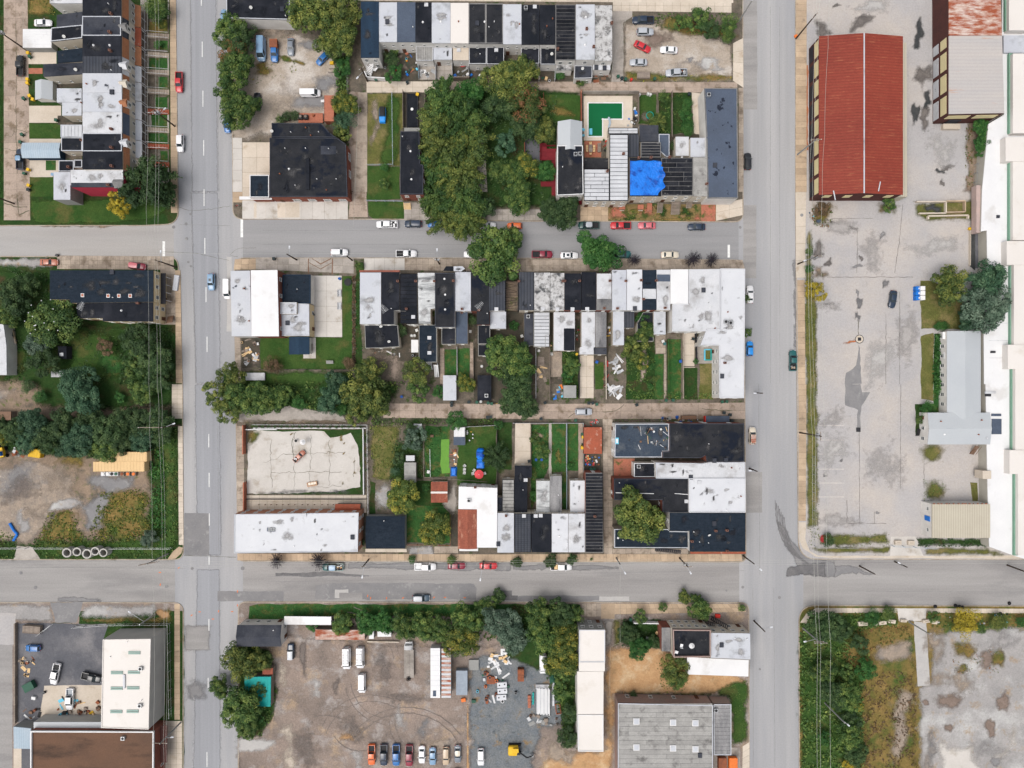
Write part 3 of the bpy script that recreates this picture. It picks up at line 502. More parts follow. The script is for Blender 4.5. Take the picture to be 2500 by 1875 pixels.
P('lawn','lawnD',Q('31','-160,560 150,640 190,1000 160,1200 40,1400 -160,1400'),2)
P('sandy_lot','sand',Q('32','800,600 1300,600 1520,680 2030,870 2040,1040 900,1040 880,1659 700,2100 300,2100 250,1659 300,1480 560,1500 800,1500'),3)
P('gravel_patch','gravel',Q('32','240,1380 420,1370 440,1500 560,1530 540,1620 330,1650'),6);P('undergrowth','lawnD',Q('32','-60,245 580,245 575,800 560,1500 440,1480 420,1200 300,860 -60,700'),2)
slabs('pavement',Q('32','600,238 770,238 770,350 600,350'),4,2,'slab');slabs('pavement',Q('32','885,238 1960,240 2025,310 885,330'),22,2,'slt');P('driveway','slt',RC('32',770,238,885,370),.5);P('driveway','slg',Q('32','790,370 880,370 870,600 800,620'),1.5);P('weeds','lawnY',RC('32',870,370,950,600),1.5)
P('garden','lawnD',RC('32',950,370,1290,610),1.5);P('verge','lawn',Q('32','1700,1000 1930,900 2040,880 2040,1420 1900,1490 1870,1060'),2);blob('dry_grass','dw','32',1420,850,130,110,0,.4);P('weeds','lawnD',Q('32','900,1000 1900,1010 1900,1060 900,1040'),2);slabs('pavement',Q('32','1990,1470 2050,1430 2050,2100 1980,2100'),1,12,'sp');P('corner_yard','slg',RC('32',1745,1480,1970,2000),.6)

slabs('pavement',Q('03','240,-60 332,-60 332,1659 236,1659'),1,34,'slt');slabs('pavement',Q('13','236,0 328,0 318,740 240,740'),1,5,'sp');slabs('pavement',Q('13','250,760 315,760 322,1659 258,1659'),1,18,'slt');slabs('pavement',Q('23','260,0 330,0 325,1180 264,1180'),1,24,'slt')
P('corner_pavement','sp',Q('23','268,1190 325,1190 320,1330 360,1440 430,1480 1060,1480 2211,1478 2700,1480 2700,1508 520,1500 410,1490 300,1420 268,1340'),.5)
P('verge','lawnY',Q('13','330,330 380,330 385,700 430,1000 428,1659 440,2900 330,2900 318,1659 300,1100 320,700'),1.5)
P('verge','lawnY',Q('23','440,1300 560,1290 1040,1280 1055,1390 440,1400'),2);P('verge','lawnY',Q('23','350,1400 1060,1395 1050,1462 450,1462'),1.5);P('verge','lawnY',Q('23','1350,1405 1900,1410 2080,1480 1350,1475'),1.5);P('weed_bed','lawnD',Q('23','1280,1320 1900,1330 1890,1400 1290,1400'),1.5);P('driveway','sll',Q('23','1060,1315 1270,1315 1340,1480 1050,1480'),.3)
P('verge','lawnY',Q('13','1310,765 1420,762 1700,960 1680,1180 1320,1180'),1);P('verge','lawnY',Q('13','1320,1240 1430,1215 1425,1659 1430,1800 1320,1780'),1);blob('verge','lawnY','23',1415,590,105,100,0,.08);blob('verge','lawnY','23',1440,920,100,95,0,.1);P('verge','lawnD',Q('23','1270,170 1450,165 1500,240 1340,460 1270,440'),1);P('verge','lawnY',Q('23','1745,850 1805,850 1805,1010 1760,1010'),1)
P('verge','lawnY',Q('13','1260,90 1700,70 1800,40 1800,300 1720,240 1380,255 1280,200'),1.5);P('weeds','dw',Q('13','370,90 560,100 540,300 470,310 380,280'),4);P('weeds','dw',Q('13','920,80 1130,90 1100,200 960,180'),3);P('verge','bdt',RC('03',1700,1040,1860,1659),2)
P('strip','rfl',Q('03','330,560 345,560 345,1300 330,1300'),1)
for a in [('oil','03',800,190,70,110,40),('oil','03',470,260,90,70,0),('wet_and_dark','03',1300,290,42,140,0),('oil','03',1340,650,80,120,0),('wet_and_dark','03',1370,880,38,100,0),('wet_and_dark','03',1270,980,36,110,0),('oil','03',1350,1020,60,90,0),('wet_and_dark','03',1480,1480,45,22,20),('oil','03',1540,1450,60,25,-10),('oil','03',1500,1580,28,30,0),
('oil','03',590,50,32,20,0),('oil','13',630,290,120,35,20),('oil','13',430,510,60,80,30),('oil','13',520,610,35,45,0),('bdt','13',450,700,60,60,0),('oil','13',805,572,26,26,0),('tp','13',765,640,45,18,-10),('td','13',1010,790,24,44,12),('td','13',785,960,24,70,0),('td','13',770,1070,28,40,0),('tp','13',770,870,10,38,-10),('rfl','13',710,1295,55,13,-8),('tp','13',985,370,22,35,30),
('td','13',520,968,45,12,0),('td','23',620,538,14,12,0),('td','23',628,662,22,12,0),('td','23',492,793,20,12,0),('tp','23',945,1110,20,12,0),('wet_and_dark','13',1420,140,75,48,0)]: blob('stain',a[0],*a[1:7],rough=.45)
P('asphalt_patch','tp',Q('13','665,1560 760,1500 780,1320 795,1420 805,1659 660,1659'),1.2);P('asphalt_patch','tp',Q('23','662,-5 805,-5 808,75 875,62 860,110 800,180 798,380 770,380 772,225 665,180'),1.5);crack('13',[(775,1110),(780,1230)],.15,'crack',2)
for pts in [[(1160,110),(1130,440),(1090,700)],[(510,735),(1250,735)],[(1135,860),(1135,1659)],[(1015,1050),(1015,1659)],[(770,330),(765,700)],[(545,232),(900,228)]]: crack('13',pts,.10,'oil',1.5)
for pts in [[(1145,0),(1140,900)],[(785,410),(790,1200)],[(690,1200),(1020,1203)],[(680,1000),(680,1200)],[(915,1100),(917,1200)],[(1345,680),(1345,900)]]: crack('23',pts,.10,'oil',1.5)
for k,y in enumerate([356,482,604,733,853,973]): P('parking_line','worn_paint',RC('23',440,y-3,655,y+3))
P('ramp','ay',RC('13',1787,335,1890,660));P('dock_shade','wet_and_dark',Q('13','1740,350 1787,350 1787,680 1740,640'));P('dock_strip','wet_and_dark',Q('23','1835,-420 1875,-420 1875,1030 1835,1030'))  # dock recess shade painted as a dark sheet; the strip is plain dark

P('verge','lawn',Q('33','270,430 400,330 960,300 1130,330 1130,420 800,450 850,650 900,800 820,950 830,2200 290,2200 260,900'),3);P('dry_lot','dw',Q('33','700,440 1240,420 1280,900 1300,1659 1300,2200 820,2200 810,950 620,700'),5);P('gravel_lot','gravel',Q('33','900,560 1240,560 1260,760 1150,750 890,730'),6);P('gravel_lot','gravel',Q('33','1160,920 1260,1000 1200,1500 1060,1659 1070,1200'),6)
P('concrete_lot','rubble',Q('33','1390,480 1900,440 2500,460 2500,2200 1310,2200 1290,950 1400,900'),3);P('driveway','sll',Q('33','1110,278 1370,278 1360,390 1130,390'),.4);P('concrete_strip','pl',Q('33','1255,395 1365,395 1398,945 1290,950'),.5)
P('bare_concrete','sll',Q('33','1450,1390 1540,1390 1560,1500 1680,1440 1810,1430 1800,1560 1860,1659 1800,1900 1470,1900'),4);P('bare_concrete','sll',Q('33','2100,1270 2170,1280 2160,1450 1960,1700 1900,1659 1960,1480 2060,1450'),4);slabs('pavement',Q('33','440,276 1110,276 1110,318 440,318'),14,1,'sp');slabs('pavement',Q('33','1370,278 2400,282 2400,322 1370,318'),22,1,'sp')
for a in [('mound',1890,720,90,90,0),('mound',1560,1080,115,85,0),('mound',2028,1090,62,100,0),('mound',1920,1310,52,95,0),('dw',1700,640,110,90,30),('dw',1990,700,60,110,0),('mound',1560,1310,45,45,0),('mound',1360,1090,40,30,0),('tp',1960,1600,60,40,0),('dw',1680,800,60,50,0)]: blob('earth_patch',a[0],'33',*a[1:6],rough=.25)
P('corner_pavement','sp',Q('33','275,400 330,320 420,275 445,275 445,318 370,335 330,410'),.4)
# ---- marks on the roads
def mark(src,w,l,ang=0,mat='paint',name='road_marking'):
 X,Y=W(src);c,s=cos(rdn(ang)),sin(rdn(ang));z=.010+.004*lvl([(src[0]-4,src[1]-4),(src[0]+4,src[1]+4)])+.02
 pl=[(X+a*c-b*s,Y+a*s+b*c) for a,b in ((-l/2,-w/2),(l/2,-w/2),(l/2,w/2),(-l/2,w/2))]
 return struct(name,flat_me(name,pl,z),mat)
P('worn_lane','lane',Q('00','1640,-60 1870,-60 1885,1659 1655,1659'),.3,True);P('worn_lane','lane',Q('10','1650,0 1885,0 1910,1659 1690,1659'),.3,True);P('worn_lane','lane',Q('20','1680,0 1900,0 1915,1480 1700,1480'),.3,True);P('worn_lane','lane',Q('30','1700,-60 1900,-60 1910,2000 1660,2000'),.3,True)
for t,x,y0,y1 in [('00',1739,-60,50),('00',1747,360,492),('00',1753,783,922),('00',1760,1210,1345),('00',1763,1635,1780),('10',1770,397,535),('10',1780,820,950),('10',1789,1248,1382),('20',1804,430,545),('20',1807,765,888),('20',1808,1115,1220),('20',1806,1455,1560),('30',1805,370,474),('30',1798,880,985),('30',1788,1520,1650)]:
 a=cv(t,x,y0);b=cv(t,x,y1);mark(((a[0]+b[0])/2,(a[1]+b[1])/2),(b[1]-a[1])/PX,.2,0)
for t,x0,y0,x1,y1 in [('10',1404,425,1426,555),('10',2078,235,2100,390),('12',1862,455,1882,565)]:
 a=cv(t,x0,y0);b=cv(t,x1,y1);mark(((a[0]+b[0])/2,(a[1]+b[1])/2),(b[1]-a[1])/PX,(b[0]-a[0])/PX,0,name='stop_line')
P('road_patch','tp',RC('20',1592,1113,1807,1480),.3,True);P('road_patch','tp',Q('23','60,1150 120,1330 200,1480 240,1570 150,1659 580,1659 575,1520 400,1505 300,1440 190,1330 110,1180'),2.5,True);P('road_patch','td',Q('23','150,1580 300,1550 500,1545 500,1659 150,1659'),2,True)
P('road_patch','tp',Q('23','580,1575 760,1560 850,1610 930,1640 830,1655 580,1650'),3,True)
P('road_patch','tp',Q('31','525,85 660,60 1500,62 1875,70 1905,110 1905,205 510,200'),1,True);P('road_patch','pl',RC('31',680,118,800,190),.5,True);P('road_patch','roadS',RC('31',720,145,920,212),.3,True);P('road_patch','tp',RC('31',-330,133,240,218),.6,True);P('road_patch','td',RC('31',2060,125,2262,212),.4,True);P('road_patch','tp',Q('32','50,180 120,150 750,175 755,212 50,215'),1,True)
P('road_patch','pl',RC('32',755,178,1010,215),.4,True);P('road_patch','tp',Q('21','800,1540 2211,1535 2211,1610 1800,1610 1300,1600 800,1590'),1.5,True);P('road_patch','tp',Q('22','0,1560 650,1560 930,1575 930,1605 0,1605'),1.5,True);P('road_patch','td',Q('21','170,1630 640,1620 980,1650 980,1659 170,1659'),1,True)
P('road_patch','tp',Q('30','490,185 700,175 870,205 880,222 620,225 500,220'),1.5,True);P('road_patch','roadS',RC('22',2025,760,2160,1110),.4,True);P('road_patch','roadS',RC('02',2000,0,2118,945),.4,True);P('road_patch','roadS',RC('12',1998,112,2110,745),.4,True);P('road_patch','pl',RC('10',1960,560,2000,1200),.6,True)
P('gutter_stain','tp',Q('13','215,570 240,560 250,1350 225,1350'),1.5,True);P('road_patch','roadS',RC('32',0,0,963,170),.4,True);P('road_patch','tp',RC('30',1600,900,1790,1080),.5,True,2.5);P('road_patch','roadS',RC('30',1590,420,1820,650),.4,True,1)
for k in range(7):
 a0=60+k*13;crack('23',[(a0,1000+k*25),(a0+12,1180+k*12),(a0+60,1340+k*8),(a0+140,1460+k*6),(a0+260,1540+k*7)],.22,'td',1,True)
for t,x,y,r in [('10',1500,303,14),('10',1612,403,14),('10',1608,275,13),('10',1627,604,10),('10',1649,640,10),('10',1646,190,10),('20',1660,1592,13),('20',2096,1590,16),('30',307,100,15),('30',1440,92,14),('33',98,187,13),('32',2140,805,10),('32',1993,97,12),('32',1852,127,9),('13',290,200,14),('12',1970,305,12),('22',1968,747,0),('20',180,1630,14)]:
 if not r: continue
 s=cv(t,x,y);X,Y=W(s);o=cyl('manhole_cover',None,'tp',(X,Y,zg(s)+.02),r*TS/PX,.03)
 o['kind']='structure'
crack('10','1540,130 1640,160 1800,150 1990,120',.07,'crack',2,True);crack('10','1400,515 1700,530 1980,590',.07,'crack',2,True);crack('10','2050,560 1985,540 2050,490 2211,480',.07,'crack',2,True);crack('00','1525,700 1580,720 1580,730',.07,'crack',2,True)
crack('20','1590,1480 1900,1487 2040,1495',.09,'crack',1,True);crack('00','140,200 150,700 140,1000 155,1500',.12,'crack',3);crack('00','36,1170 110,1180 130,1110 240,1150',.12,'crack',3);crack('00','40,1280 120,1300 240,1290',.12,'crack',3)
crack('10','150,20 170,200 260,160',.2,'crack',3);crack('10','40,90 120,130 240,130',.2,'crack',3);crack('22','780,240 900,230 970,170',.12,'crack',3);crack('22','1640,215 1760,225 1900,230',.16,'crack',3);crack('22',[(480,290),(540,250)],.12,'crack',3)
for t,x,y in [('30',1655,340),('30',1840,372),('30',1385,75),('30',1725,310),('30',1888,305),('30',2005,308),('30',2052,133),('30',2052,254),('20',1382,1625),('20',1545,1585),('31',965,172),('31',990,192),('31',1128,192),('31',1270,190),('31',1537,186),('31',1632,186),('31',1803,188)]: mark(cv(t,x,y),.22,.6,rch((0,35,80)),'orange','survey_mark')
for x in (20,100): crack('13',[(x,-1600),(x+2,1650)],.07,'tp',.8,True)
for t,a,b in [('00',(1640,-60),(1660,1650)),('00',(1880,-60),(1890,1650)),('10',(1550,280),(1990,290)),('11',(60,450),(1800,452)),('11',(60,330),(1500,335)),('12',(60,370),(1990,380)),('20',(100,1580),(1600,1590)),('21',(100,1660),(2200,1640)),('22',(0,1640),(2000,1610)),('32',(2080,100),(2085,1650)),('22',(2130,0),(2140,1650)),('31',(100,50),(2200,20)),('33',(50,100),(60,1650)),('33',(600,130),(2200,140)),('10',(1650,0),(1690,1650)),('20',(1880,0),(1890,1450))]: crack(t,[a,b],.08,'tp',1,True)
P('hedge_bed','lawnB',Q('13','1432,1225 1546,1225 1546,1990 1425,1990'),.5)
for t,x,y,a,b in [('13',620,300,200,60),('13',900,520,120,160),('13',540,980,90,60),('23',560,300,110,90),('23',1000,700,160,200),('03',900,60,200,60),('03',1500,1300,120,160),('13',1450,470,220,90),('23',560,560,120,200),('13',950,1450,120,220),('23',620,1180,200,60),('13',1200,1250,90,260)]: blob('worn_concrete',rch(['lot2','pl']),t,x,y,a,b,0,.4)
for t,x,y,a,b in [('20',500,830,160,110),('20',180,900,130,180),('20',330,1100,140,60),('33',1600,900,200,120),('33',2050,560,160,90),('33',1450,600,90,160),('33',1900,1500,160,90),('33',1400,1500,60,200),('01',250,900,120,200),('01',100,300,200,100),('02',1250,330,200,70),('02',1500,600,200,60)]: blob('soil_patch',rch(['gravel','dirtD' if t=='20' else 'mound','rubble' if t=='33' else 'gravelL']),t,x,y,a,b,0,.5)
# ------------------------------------------------------------------ buildings
WIN_F=None
def frame_me():
 v=[];f=[]
 def bx(x0,x1,z0,z1,y0,y1):
  b=len(v);v.extend([(x,y,z) for x in (x0,x1) for y in (y0,y1) for z in (z0,z1)])
  f.extend([tuple(b+i for i in q) for q in ((0,1,3,2),(4,6,7,5),(0,4,5,1),(2,3,7,6),(0,2,6,4),(1,5,7,3))])
 bx(-.5,-.4,0,1,-.02,.06);bx(.4,.5,0,1,-.02,.06);bx(-.4,.4,.93,1,-.02,.06);bx(-.56,.56,-.06,.02,-.02,.14);bx(-.4,.4,.47,.52,-.02,.05)
 return mesh('window',v,f)
WFR=frame_me();PANE=mesh('pane',[(-.4,.02,.02),(.4,.02,.02),(.4,.02,.93),(-.4,.02,.93)],[(0,3,2,1)])
DOORM=BOX
def window(root,x,y,z,ang,w=1.0,h=1.45,frame='frame',glass='glass'):
 f=ob('window',WFR,frame,root,(x,y,z),ang,(w,1,h));ob('pane',PANE,glass,f);return f
def wwin(root,a,b,z0,z1,frame='frame',sp=2.5,wd=1.0,ht=1.4,door=True,glass='glass',fl=2.9,rel=(0,0)):
 """windows on the wall from a to b (outward side on the right of a->b)"""
 d=Vc((b[0]-a[0],b[1]-a[1]));L=d.length
 if L<2.2: return
 n=max(1,int(L/sp));u=d/L;out=Vc((u.y,-u.x));ang=math.atan2(out.y,out.x)-PI/2
 floors=max(1,int((z1-z0+.3)/fl))
 for k in range(floors):
  for i in range(n):
   p=Vc(a[:2])+u*(L*(i+.5)/n);z=z0+.95+k*(z1-z0)/floors
   if k==0 and i==0 and door and n>1:
    box('door',root,'door',(p.x+out.x*.04-rel[0],p.y+out.y*.04-rel[1],z0+.1),(.95,.12,2.05),ang);continue
   if z+ht>z1-.25: continue
   window(root,p.x+out.x*.01-rel[0],p.y+out.y*.01-rel[1],z,ang,wd,ht,frame,glass)
SIDE=lambda u: ('E' if u.y>.7 else 'W' if u.y<-.7 else 'N' if u.x<0 else 'S')
DISH=cyl_me(12,1.25);HOUSES=[]
def rit(root,t,items,h,rel):
 for it in items.split():
  k,xy=it.split(':');x,y=map(float,xy.split(','));X,Y=W(cv(t,x,y),h+.3);X-=rel[0];Y-=rel[1]
  if k=='c':
   c=box('chimney',root,'brick',(X,Y,h-.05),(.62,.5,1.0));ob('flue',CYL,'soot',c,(0,0,1.0),0,(.26,.3,.02))
  elif k=='v': c=cyl('roof_vent',root,'white',(X,Y,h),.30,.28,CONE)
  elif k=='p': cyl('vent_pipe',root,'white',(X,Y,h),.11,.5)
  elif k=='o': cyl('vent_pipe',root,'rust',(X,Y,h),.16,.5)
  elif k=='s':
   c=box('skylight',root,'pure',(X,Y,h),(1.6,1.6,.3));ob('pane',BOX,'lgy',c,(0,0,1),0,(.78,.78,.12))
  elif k=='S':
   c=box('skylight',root,'pure',(X,Y,h),(.85,.95,.25));ob('pane',BOX,'rt',c,(0,0,1),0,(.7,.7,.1))
  elif k=='h': box('roof_hatch',root,'dgy',(X,Y,h),(1.0,1.2,.35))
  elif k=='H': box('roof_hatch',root,'wht2',(X,Y,h),(1.0,.9,.3))
  elif k=='a':
   c=box('air_conditioner',root,'steel',(X,Y,h),(.95,.95,.7));ob('fan_grille',CYL,'black',c,(0,0,1),0,(.38,.38,.03))
  elif k=='d':
   bar('dish_mast',root,'steel',(X,Y,h),(X+.1,Y,h+.8),.04);ob('satellite_dish',DISH,'plc',root,(X,Y,h+.7),(rdn(40),.3,0),(.34,.34,.08))
  elif k=='n':
   m=bar('antenna',root,'steel',(X,Y,h),(X,Y,h+2.0),.03)
   v=[];f=[]
   for j in range(7):
    yy=-1.0+j*.33;l=.9-.07*j
    for (a,b,c_,d_) in [(-l,l,yy-.03,yy+.03)]:
     q=len(v);v+=[(a,c_,0),(b,c_,0),(b,d_,0),(a,d_,0)];f.append((q,q+1,q+2,q+3))
   q=len(v);v+=[(-.03,-1.1,.01),(.03,-1.1,.01),(.03,1.2,.01),(-.03,1.2,.01)];f.append((q,q+1,q+2,q+3))
   o=ob('antenna_boom',mesh('antenna_boom',v,f),'steel',root,(X,Y,h+2.0),ru(-.8,.8))
def house(t,poly,h,roof,wall,label,cat='row house',win='',items='',pan=None,cop=None,group=None,copw=.2,name=None,sp=2.5,slope=0.0,coph=.14,door=True,wd=1.0,ht=1.4,wing=None,frame='frame',z0=None,glass='glass'):
 if len(poly)==4 and not isinstance(poly,str) and not isinstance(poly[0],(tuple,list)): poly=[(poly[0],poly[1]),(poly[2],poly[1]),(poly[2],poly[3]),(poly[0],poly[3])]
 poly=PTS(poly);src=Q(t,poly);h=h+ru(0,.12) if wing is None else h
 wp=shrink(ccw([W(p,h) for p in src]),.02);c=cen(wp);rel=c;P_=[(x-c[0],y-c[1]) for x,y in wp]
 z0=KH-.02 if z0 is None else z0
 if wing is None: root=thing(name or ('row_house' if cat=='row house' else cat.replace(' ','_')),label,cat,(c[0],c[1],0),0,group)
 else:
  root=wing;rc=root.location;P_=[(x-rc[0],y-rc[1]) for x,y in wp];rel=(rc[0],rc[1])
 ob('wall',prism_me('wall',P_,z0,h-.25,top=False),wall,root)
 rf=ob('roof',prism_me('roof',[(x*1.0,y*1.0) for x,y in P_],h-.25,h,bottom=True),roof,root)
 HOUSES.append((P_,h,rf,roof,bool(pan)))
 n=len(P_);edges=[(Vc(P_[i]),Vc(P_[(i+1)%n])) for i in range(n)]
 if cop:
  for a,b in edges:
   d=(b-a);L=d.length
   if L<.5: continue
   u=d/L;inn=Vc((-u.y,u.x));m=(a+b)/2+inn*(copw/2+.004)
   ob('coping',BOX,cop,rf,(m.x,m.y,h-.02+ru(0,.006)),math.atan2(u.y,u.x),(L-copw*2-.01 if abs(u.y)>.5 else L-.004,copw,coph+.02))
 if pan:
  ax,num,pm=pan[:3];gap=.13 if len(pan)<4 else pan[3];x0=min(p[0] for p in P_)+.12;x1=max(p[0] for p in P_)-.12;y0=min(p[1] for p in P_)+.12;y1=max(p[1] for p in P_)-.12
  for i in range(num):
   if ax=='h':
    s=(y1-y0)/num;cy=y0+s*(i+.5);k=1 if (x1-x0)<6 else 2;cuts=[x0]+sorted(ru(x0+1,x1-1) for _ in range(k-1))+[x1]
    for j in range(k): ob('roof_panel',BOX,pm,rf,((cuts[j]+cuts[j+1])/2,cy,h),ru(-.002,.002),(cuts[j+1]-cuts[j]-gap*.8,s-gap,.03+ru(0,.02)))
   else:
    s=(x1-x0)/num;cx=x0+s*(i+.5);ob('roof_panel',BOX,pm,rf,(cx,(y0+y1)/2,h),0,(s-gap,y1-y0,.03+ru(0,.02)))
 for a,b in edges:
  u=(b-a).normalized();sd_=SIDE(u)
  if sd_ in win: wwin(root,(a.x,a.y),(b.x,b.y),z0,h-.3,frame,sp,wd,ht,door,glass)
 if items: rit(root,t,items,h,rel)
 return root
def gable(t,rect,ax,he,hr,roof,wall,label,cat,win='',items='',group=None,name=None,over=.25,wing=None,ridge=None,roof2=None,door=True):
 x0,y0,x1,y1=rect;a=W(cv(t,x0,y1),he);b=W(cv(t,x1,y0),he);c=((a[0]+b[0])/2,(a[1]+b[1])/2)
 hx,hy=(b[0]-a[0])/2,(b[1]-a[1])/2
 root=wing or thing(name or cat.replace(' ','_'),label,cat,(c[0],c[1],0),0,group)
 ox,oy=(c[0]-root.location[0],c[1]-root.location[1])
 wx_,wy_=hx-over,hy-over
 if ax=='v':
  v=[(-wx_,-wy_,0),(wx_,-wy_,0),(wx_,wy_,0),(-wx_,wy_,0),(-wx_,-wy_,he),(wx_,-wy_,he),(wx_,wy_,he),(-wx_,wy_,he),(0,-wy_,hr-.08),(0,wy_,hr-.08)]
  f=[(0,1,5,8,4),(1,2,6,5),(2,3,7,9,6),(3,0,4,7)]
  sl_=[[(-hx,-hy),(0,-hy),(0,hy),(-hx,hy)],[(0,-hy),(hx,-hy),(hx,hy),(0,hy)]]
  zf=lambda x,y: hr-(hr-he)*abs(x)/hx
 else:
  v=[(-wx_,-wy_,0),(wx_,-wy_,0),(wx_,wy_,0),(-wx_,wy_,0),(-wx_,-wy_,he),(wx_,-wy_,he),(wx_,wy_,he),(-wx_,wy_,he),(-wx_,0,hr-.08),(wx_,0,hr-.08)]
  f=[(0,1,5,4),(1,2,6,9,5),(2,3,7,6),(3,0,4,8,7)]
  sl_=[[(-hx,-hy),(hx,-hy),(hx,0),(-hx,0)],[(-hx,0),(hx,0),(hx,hy),(-hx,hy)]]
  zf=lambda x,y: hr-(hr-he)*abs(y)/hy
 ob('wall',mesh('wall',[(x+ox,y+oy,z+KH-.02 if z==0 else z) for x,y,z in v],f),wall,root)
 for k,q in enumerate(sl_):
  vv=[(x+ox,y+oy,zf(x,y)) for x,y in q]+[(x+ox,y+oy,zf(x,y)-.12) for x,y in q]
  ob('roof',mesh('roof',vv,[(0,1,2,3),(7,6,5,4),(0,4,5,1),(1,5,6,2),(2,6,7,3),(3,7,4,0)]),(roof2 or roof) if k else roof,root)
 if ridge:
  if ax=='v': box('ridge_cap',root,ridge,(ox,oy,hr-.05),(.32,2*hy,.12))
  else: box('ridge_cap',root,ridge,(ox,oy,hr-.05),(2*hx,.5,.14))
 cs=[(-wx_+ox,-wy_+oy),(wx_+ox,-wy_+oy),(wx_+ox,wy_+oy),(-wx_+ox,wy_+oy)]
 for i in range(4):
  a,b=Vc(cs[i]),Vc(cs[(i+1)%4]);u=(b-a).normalized()
  if SIDE(u) in win: wwin(root,tuple(a),tuple(b),KH,he-.1,door=door)
 if items: rit(root,t,items,(he+hr)/2,(root.location[0],root.location[1]))
 return root

# ---- left terrace with porches (top left block)
LG='three storey row houses of the left terrace'
rows=[(-60,140,'blk','black felt roof at the top edge of the photo','c:960,120 p:935,30'),(140,310,'dgy','dark grey felt roof second from the top','c:950,280'),(310,485,'blk','black roof daubed with white patches','c:955,440 v:802,386 v:942,386'),
(485,632,'rd','dark ribbed roof above the pale ones','p:960,605'),(632,800,'lgyd','pale grey roof spattered with dark repair patches','h:963,792 o:745,722'),(800,966,'lgy','plain pale grey roof below the patched one','o:700,885'),
(966,1150,'wht2','whitish worn roof above the black pair','c:963,1115'),(1150,1308,'blk','black roof directly below the whitish worn one','c:965,1275'),(1308,1462,'blk','black roof next to the pink end house','c:968,1435')]
HL=9.3
for i,(y0,y1,rm,lb,it) in enumerate(rows):
 x1=1046+i*1.2
 r=house('00',(712,y0,x1,y1),HL,rm,'wsiding' if i%2 else 'wc','tall row house with '+lb,items=it,group=LG,cop='lgy' if i in (1,7) else None)
 a=W(cv('00',x1,y1),HL);b=W(cv('00',x1,y0),HL);L=b[1]-a[1]-.06;cy=(a[1]+b[1])/2-r.location[1];ex=a[0]-r.location[0]
 mm_=['mansard','rd','mansard','wht2','mansard','mansard','sp2','mansard','mansard'][i]

 v=[(ex,cy-L/2,HL-.3),(ex+.75,cy-L/2,HL-2.2),(ex+.75,cy+L/2,HL-2.2),(ex,cy+L/2,HL-.3)]
 ob('mansard_roof',mesh('mansard_roof',v,[(0,1,2,3)]),mm_,r)
 ob('wall',prism_me('wall',[(ex+.005,cy-L/2),(ex+.7,cy-L/2),(ex+.7,cy+L/2),(ex+.005,cy+L/2)],KH,HL-2.15),'wc' if i%2 else 'wclap',r)
 wwin(r,(ex+.7,cy-L/2),(ex+.7,cy+L/2),KH,HL-2.3,sp=1.9,wd=.8,ht=1.3)
 if i in (1,3,4,5,7): 
  d=[(ex-.3,cy-.9),(ex+1.05,cy-.9),(ex+1.05,cy+.9),(ex-.3,cy+.9)]
  ob('dormer',prism_me('dormer',d,HL-2.6,HL-.35),'ww',r);dm=[(ex-.6,cy,HL+.55),(ex+1.2,cy,HL+.45),(ex+1.2,cy-1.05,HL-.4),(ex-.3,cy-1.05,HL-.4),(ex+1.2,cy+1.05,HL-.4),(ex-.3,cy+1.05,HL-.4)]
  ob('dormer_roof',mesh('dormer_roof',dm,[(0,3,2,1),(0,1,4,5),(1,2,4)]),['x','mgy','','wht','wc','mansard','','wht'][i],r);window(r,ex+1.08,cy,HL-2.2,-PI/2,.9,1.2)
 pr=1.25
 ob('porch_roof',mesh('porch_roof',[(ex+.7,cy-L/2+.05,4.3),(ex+.7+pr,cy-L/2+.05,3.5),(ex+.7+pr,cy+L/2-.05,3.5),(ex+.7,cy+L/2-.05,4.3),(ex+.7+pr,cy-L/2+.05,3.35),(ex+.7+pr,cy+L/2-.05,3.35)],[(0,1,2,3),(1,4,5,2)]),['mansard','rustred','mansard','wht2','wht2','wht2','lgy','wht','wc'][i],r)
 box('porch_floor',r,'wood',(ex+.7+pr/2,cy,KH),(pr,L-.1,.75))
 for k in range(3): box('porch_post',r,'white',(ex+.6+pr,cy+(k-1)*(L/2-.25),KH+.75),(.14,.14,2.6))
 box('railing',r,'white',(ex+.66+pr,cy,KH+1.5),(.06,L-.6,.08))
r=house('00',(608,1466,1062,1600),8.6,'wht2','wpink','pink walled corner house with a whitish roof and slate strip, end of the left terrace',items='c:938,1600',name='corner_house',group=LG,win='SE',sp=2.2)
house('00',(612,1578,978,1617),8.75,'dgy','wpink','',wing=r);house('00',(462,1485,607,1725),5.6,'lgy','wgrey','',wing=r)
gable('00',(985,1535,1075,1625),'h',8.3,9.3,'mgy','wgrey','','',wing=r)
EG='low rear wings of the left terrace'
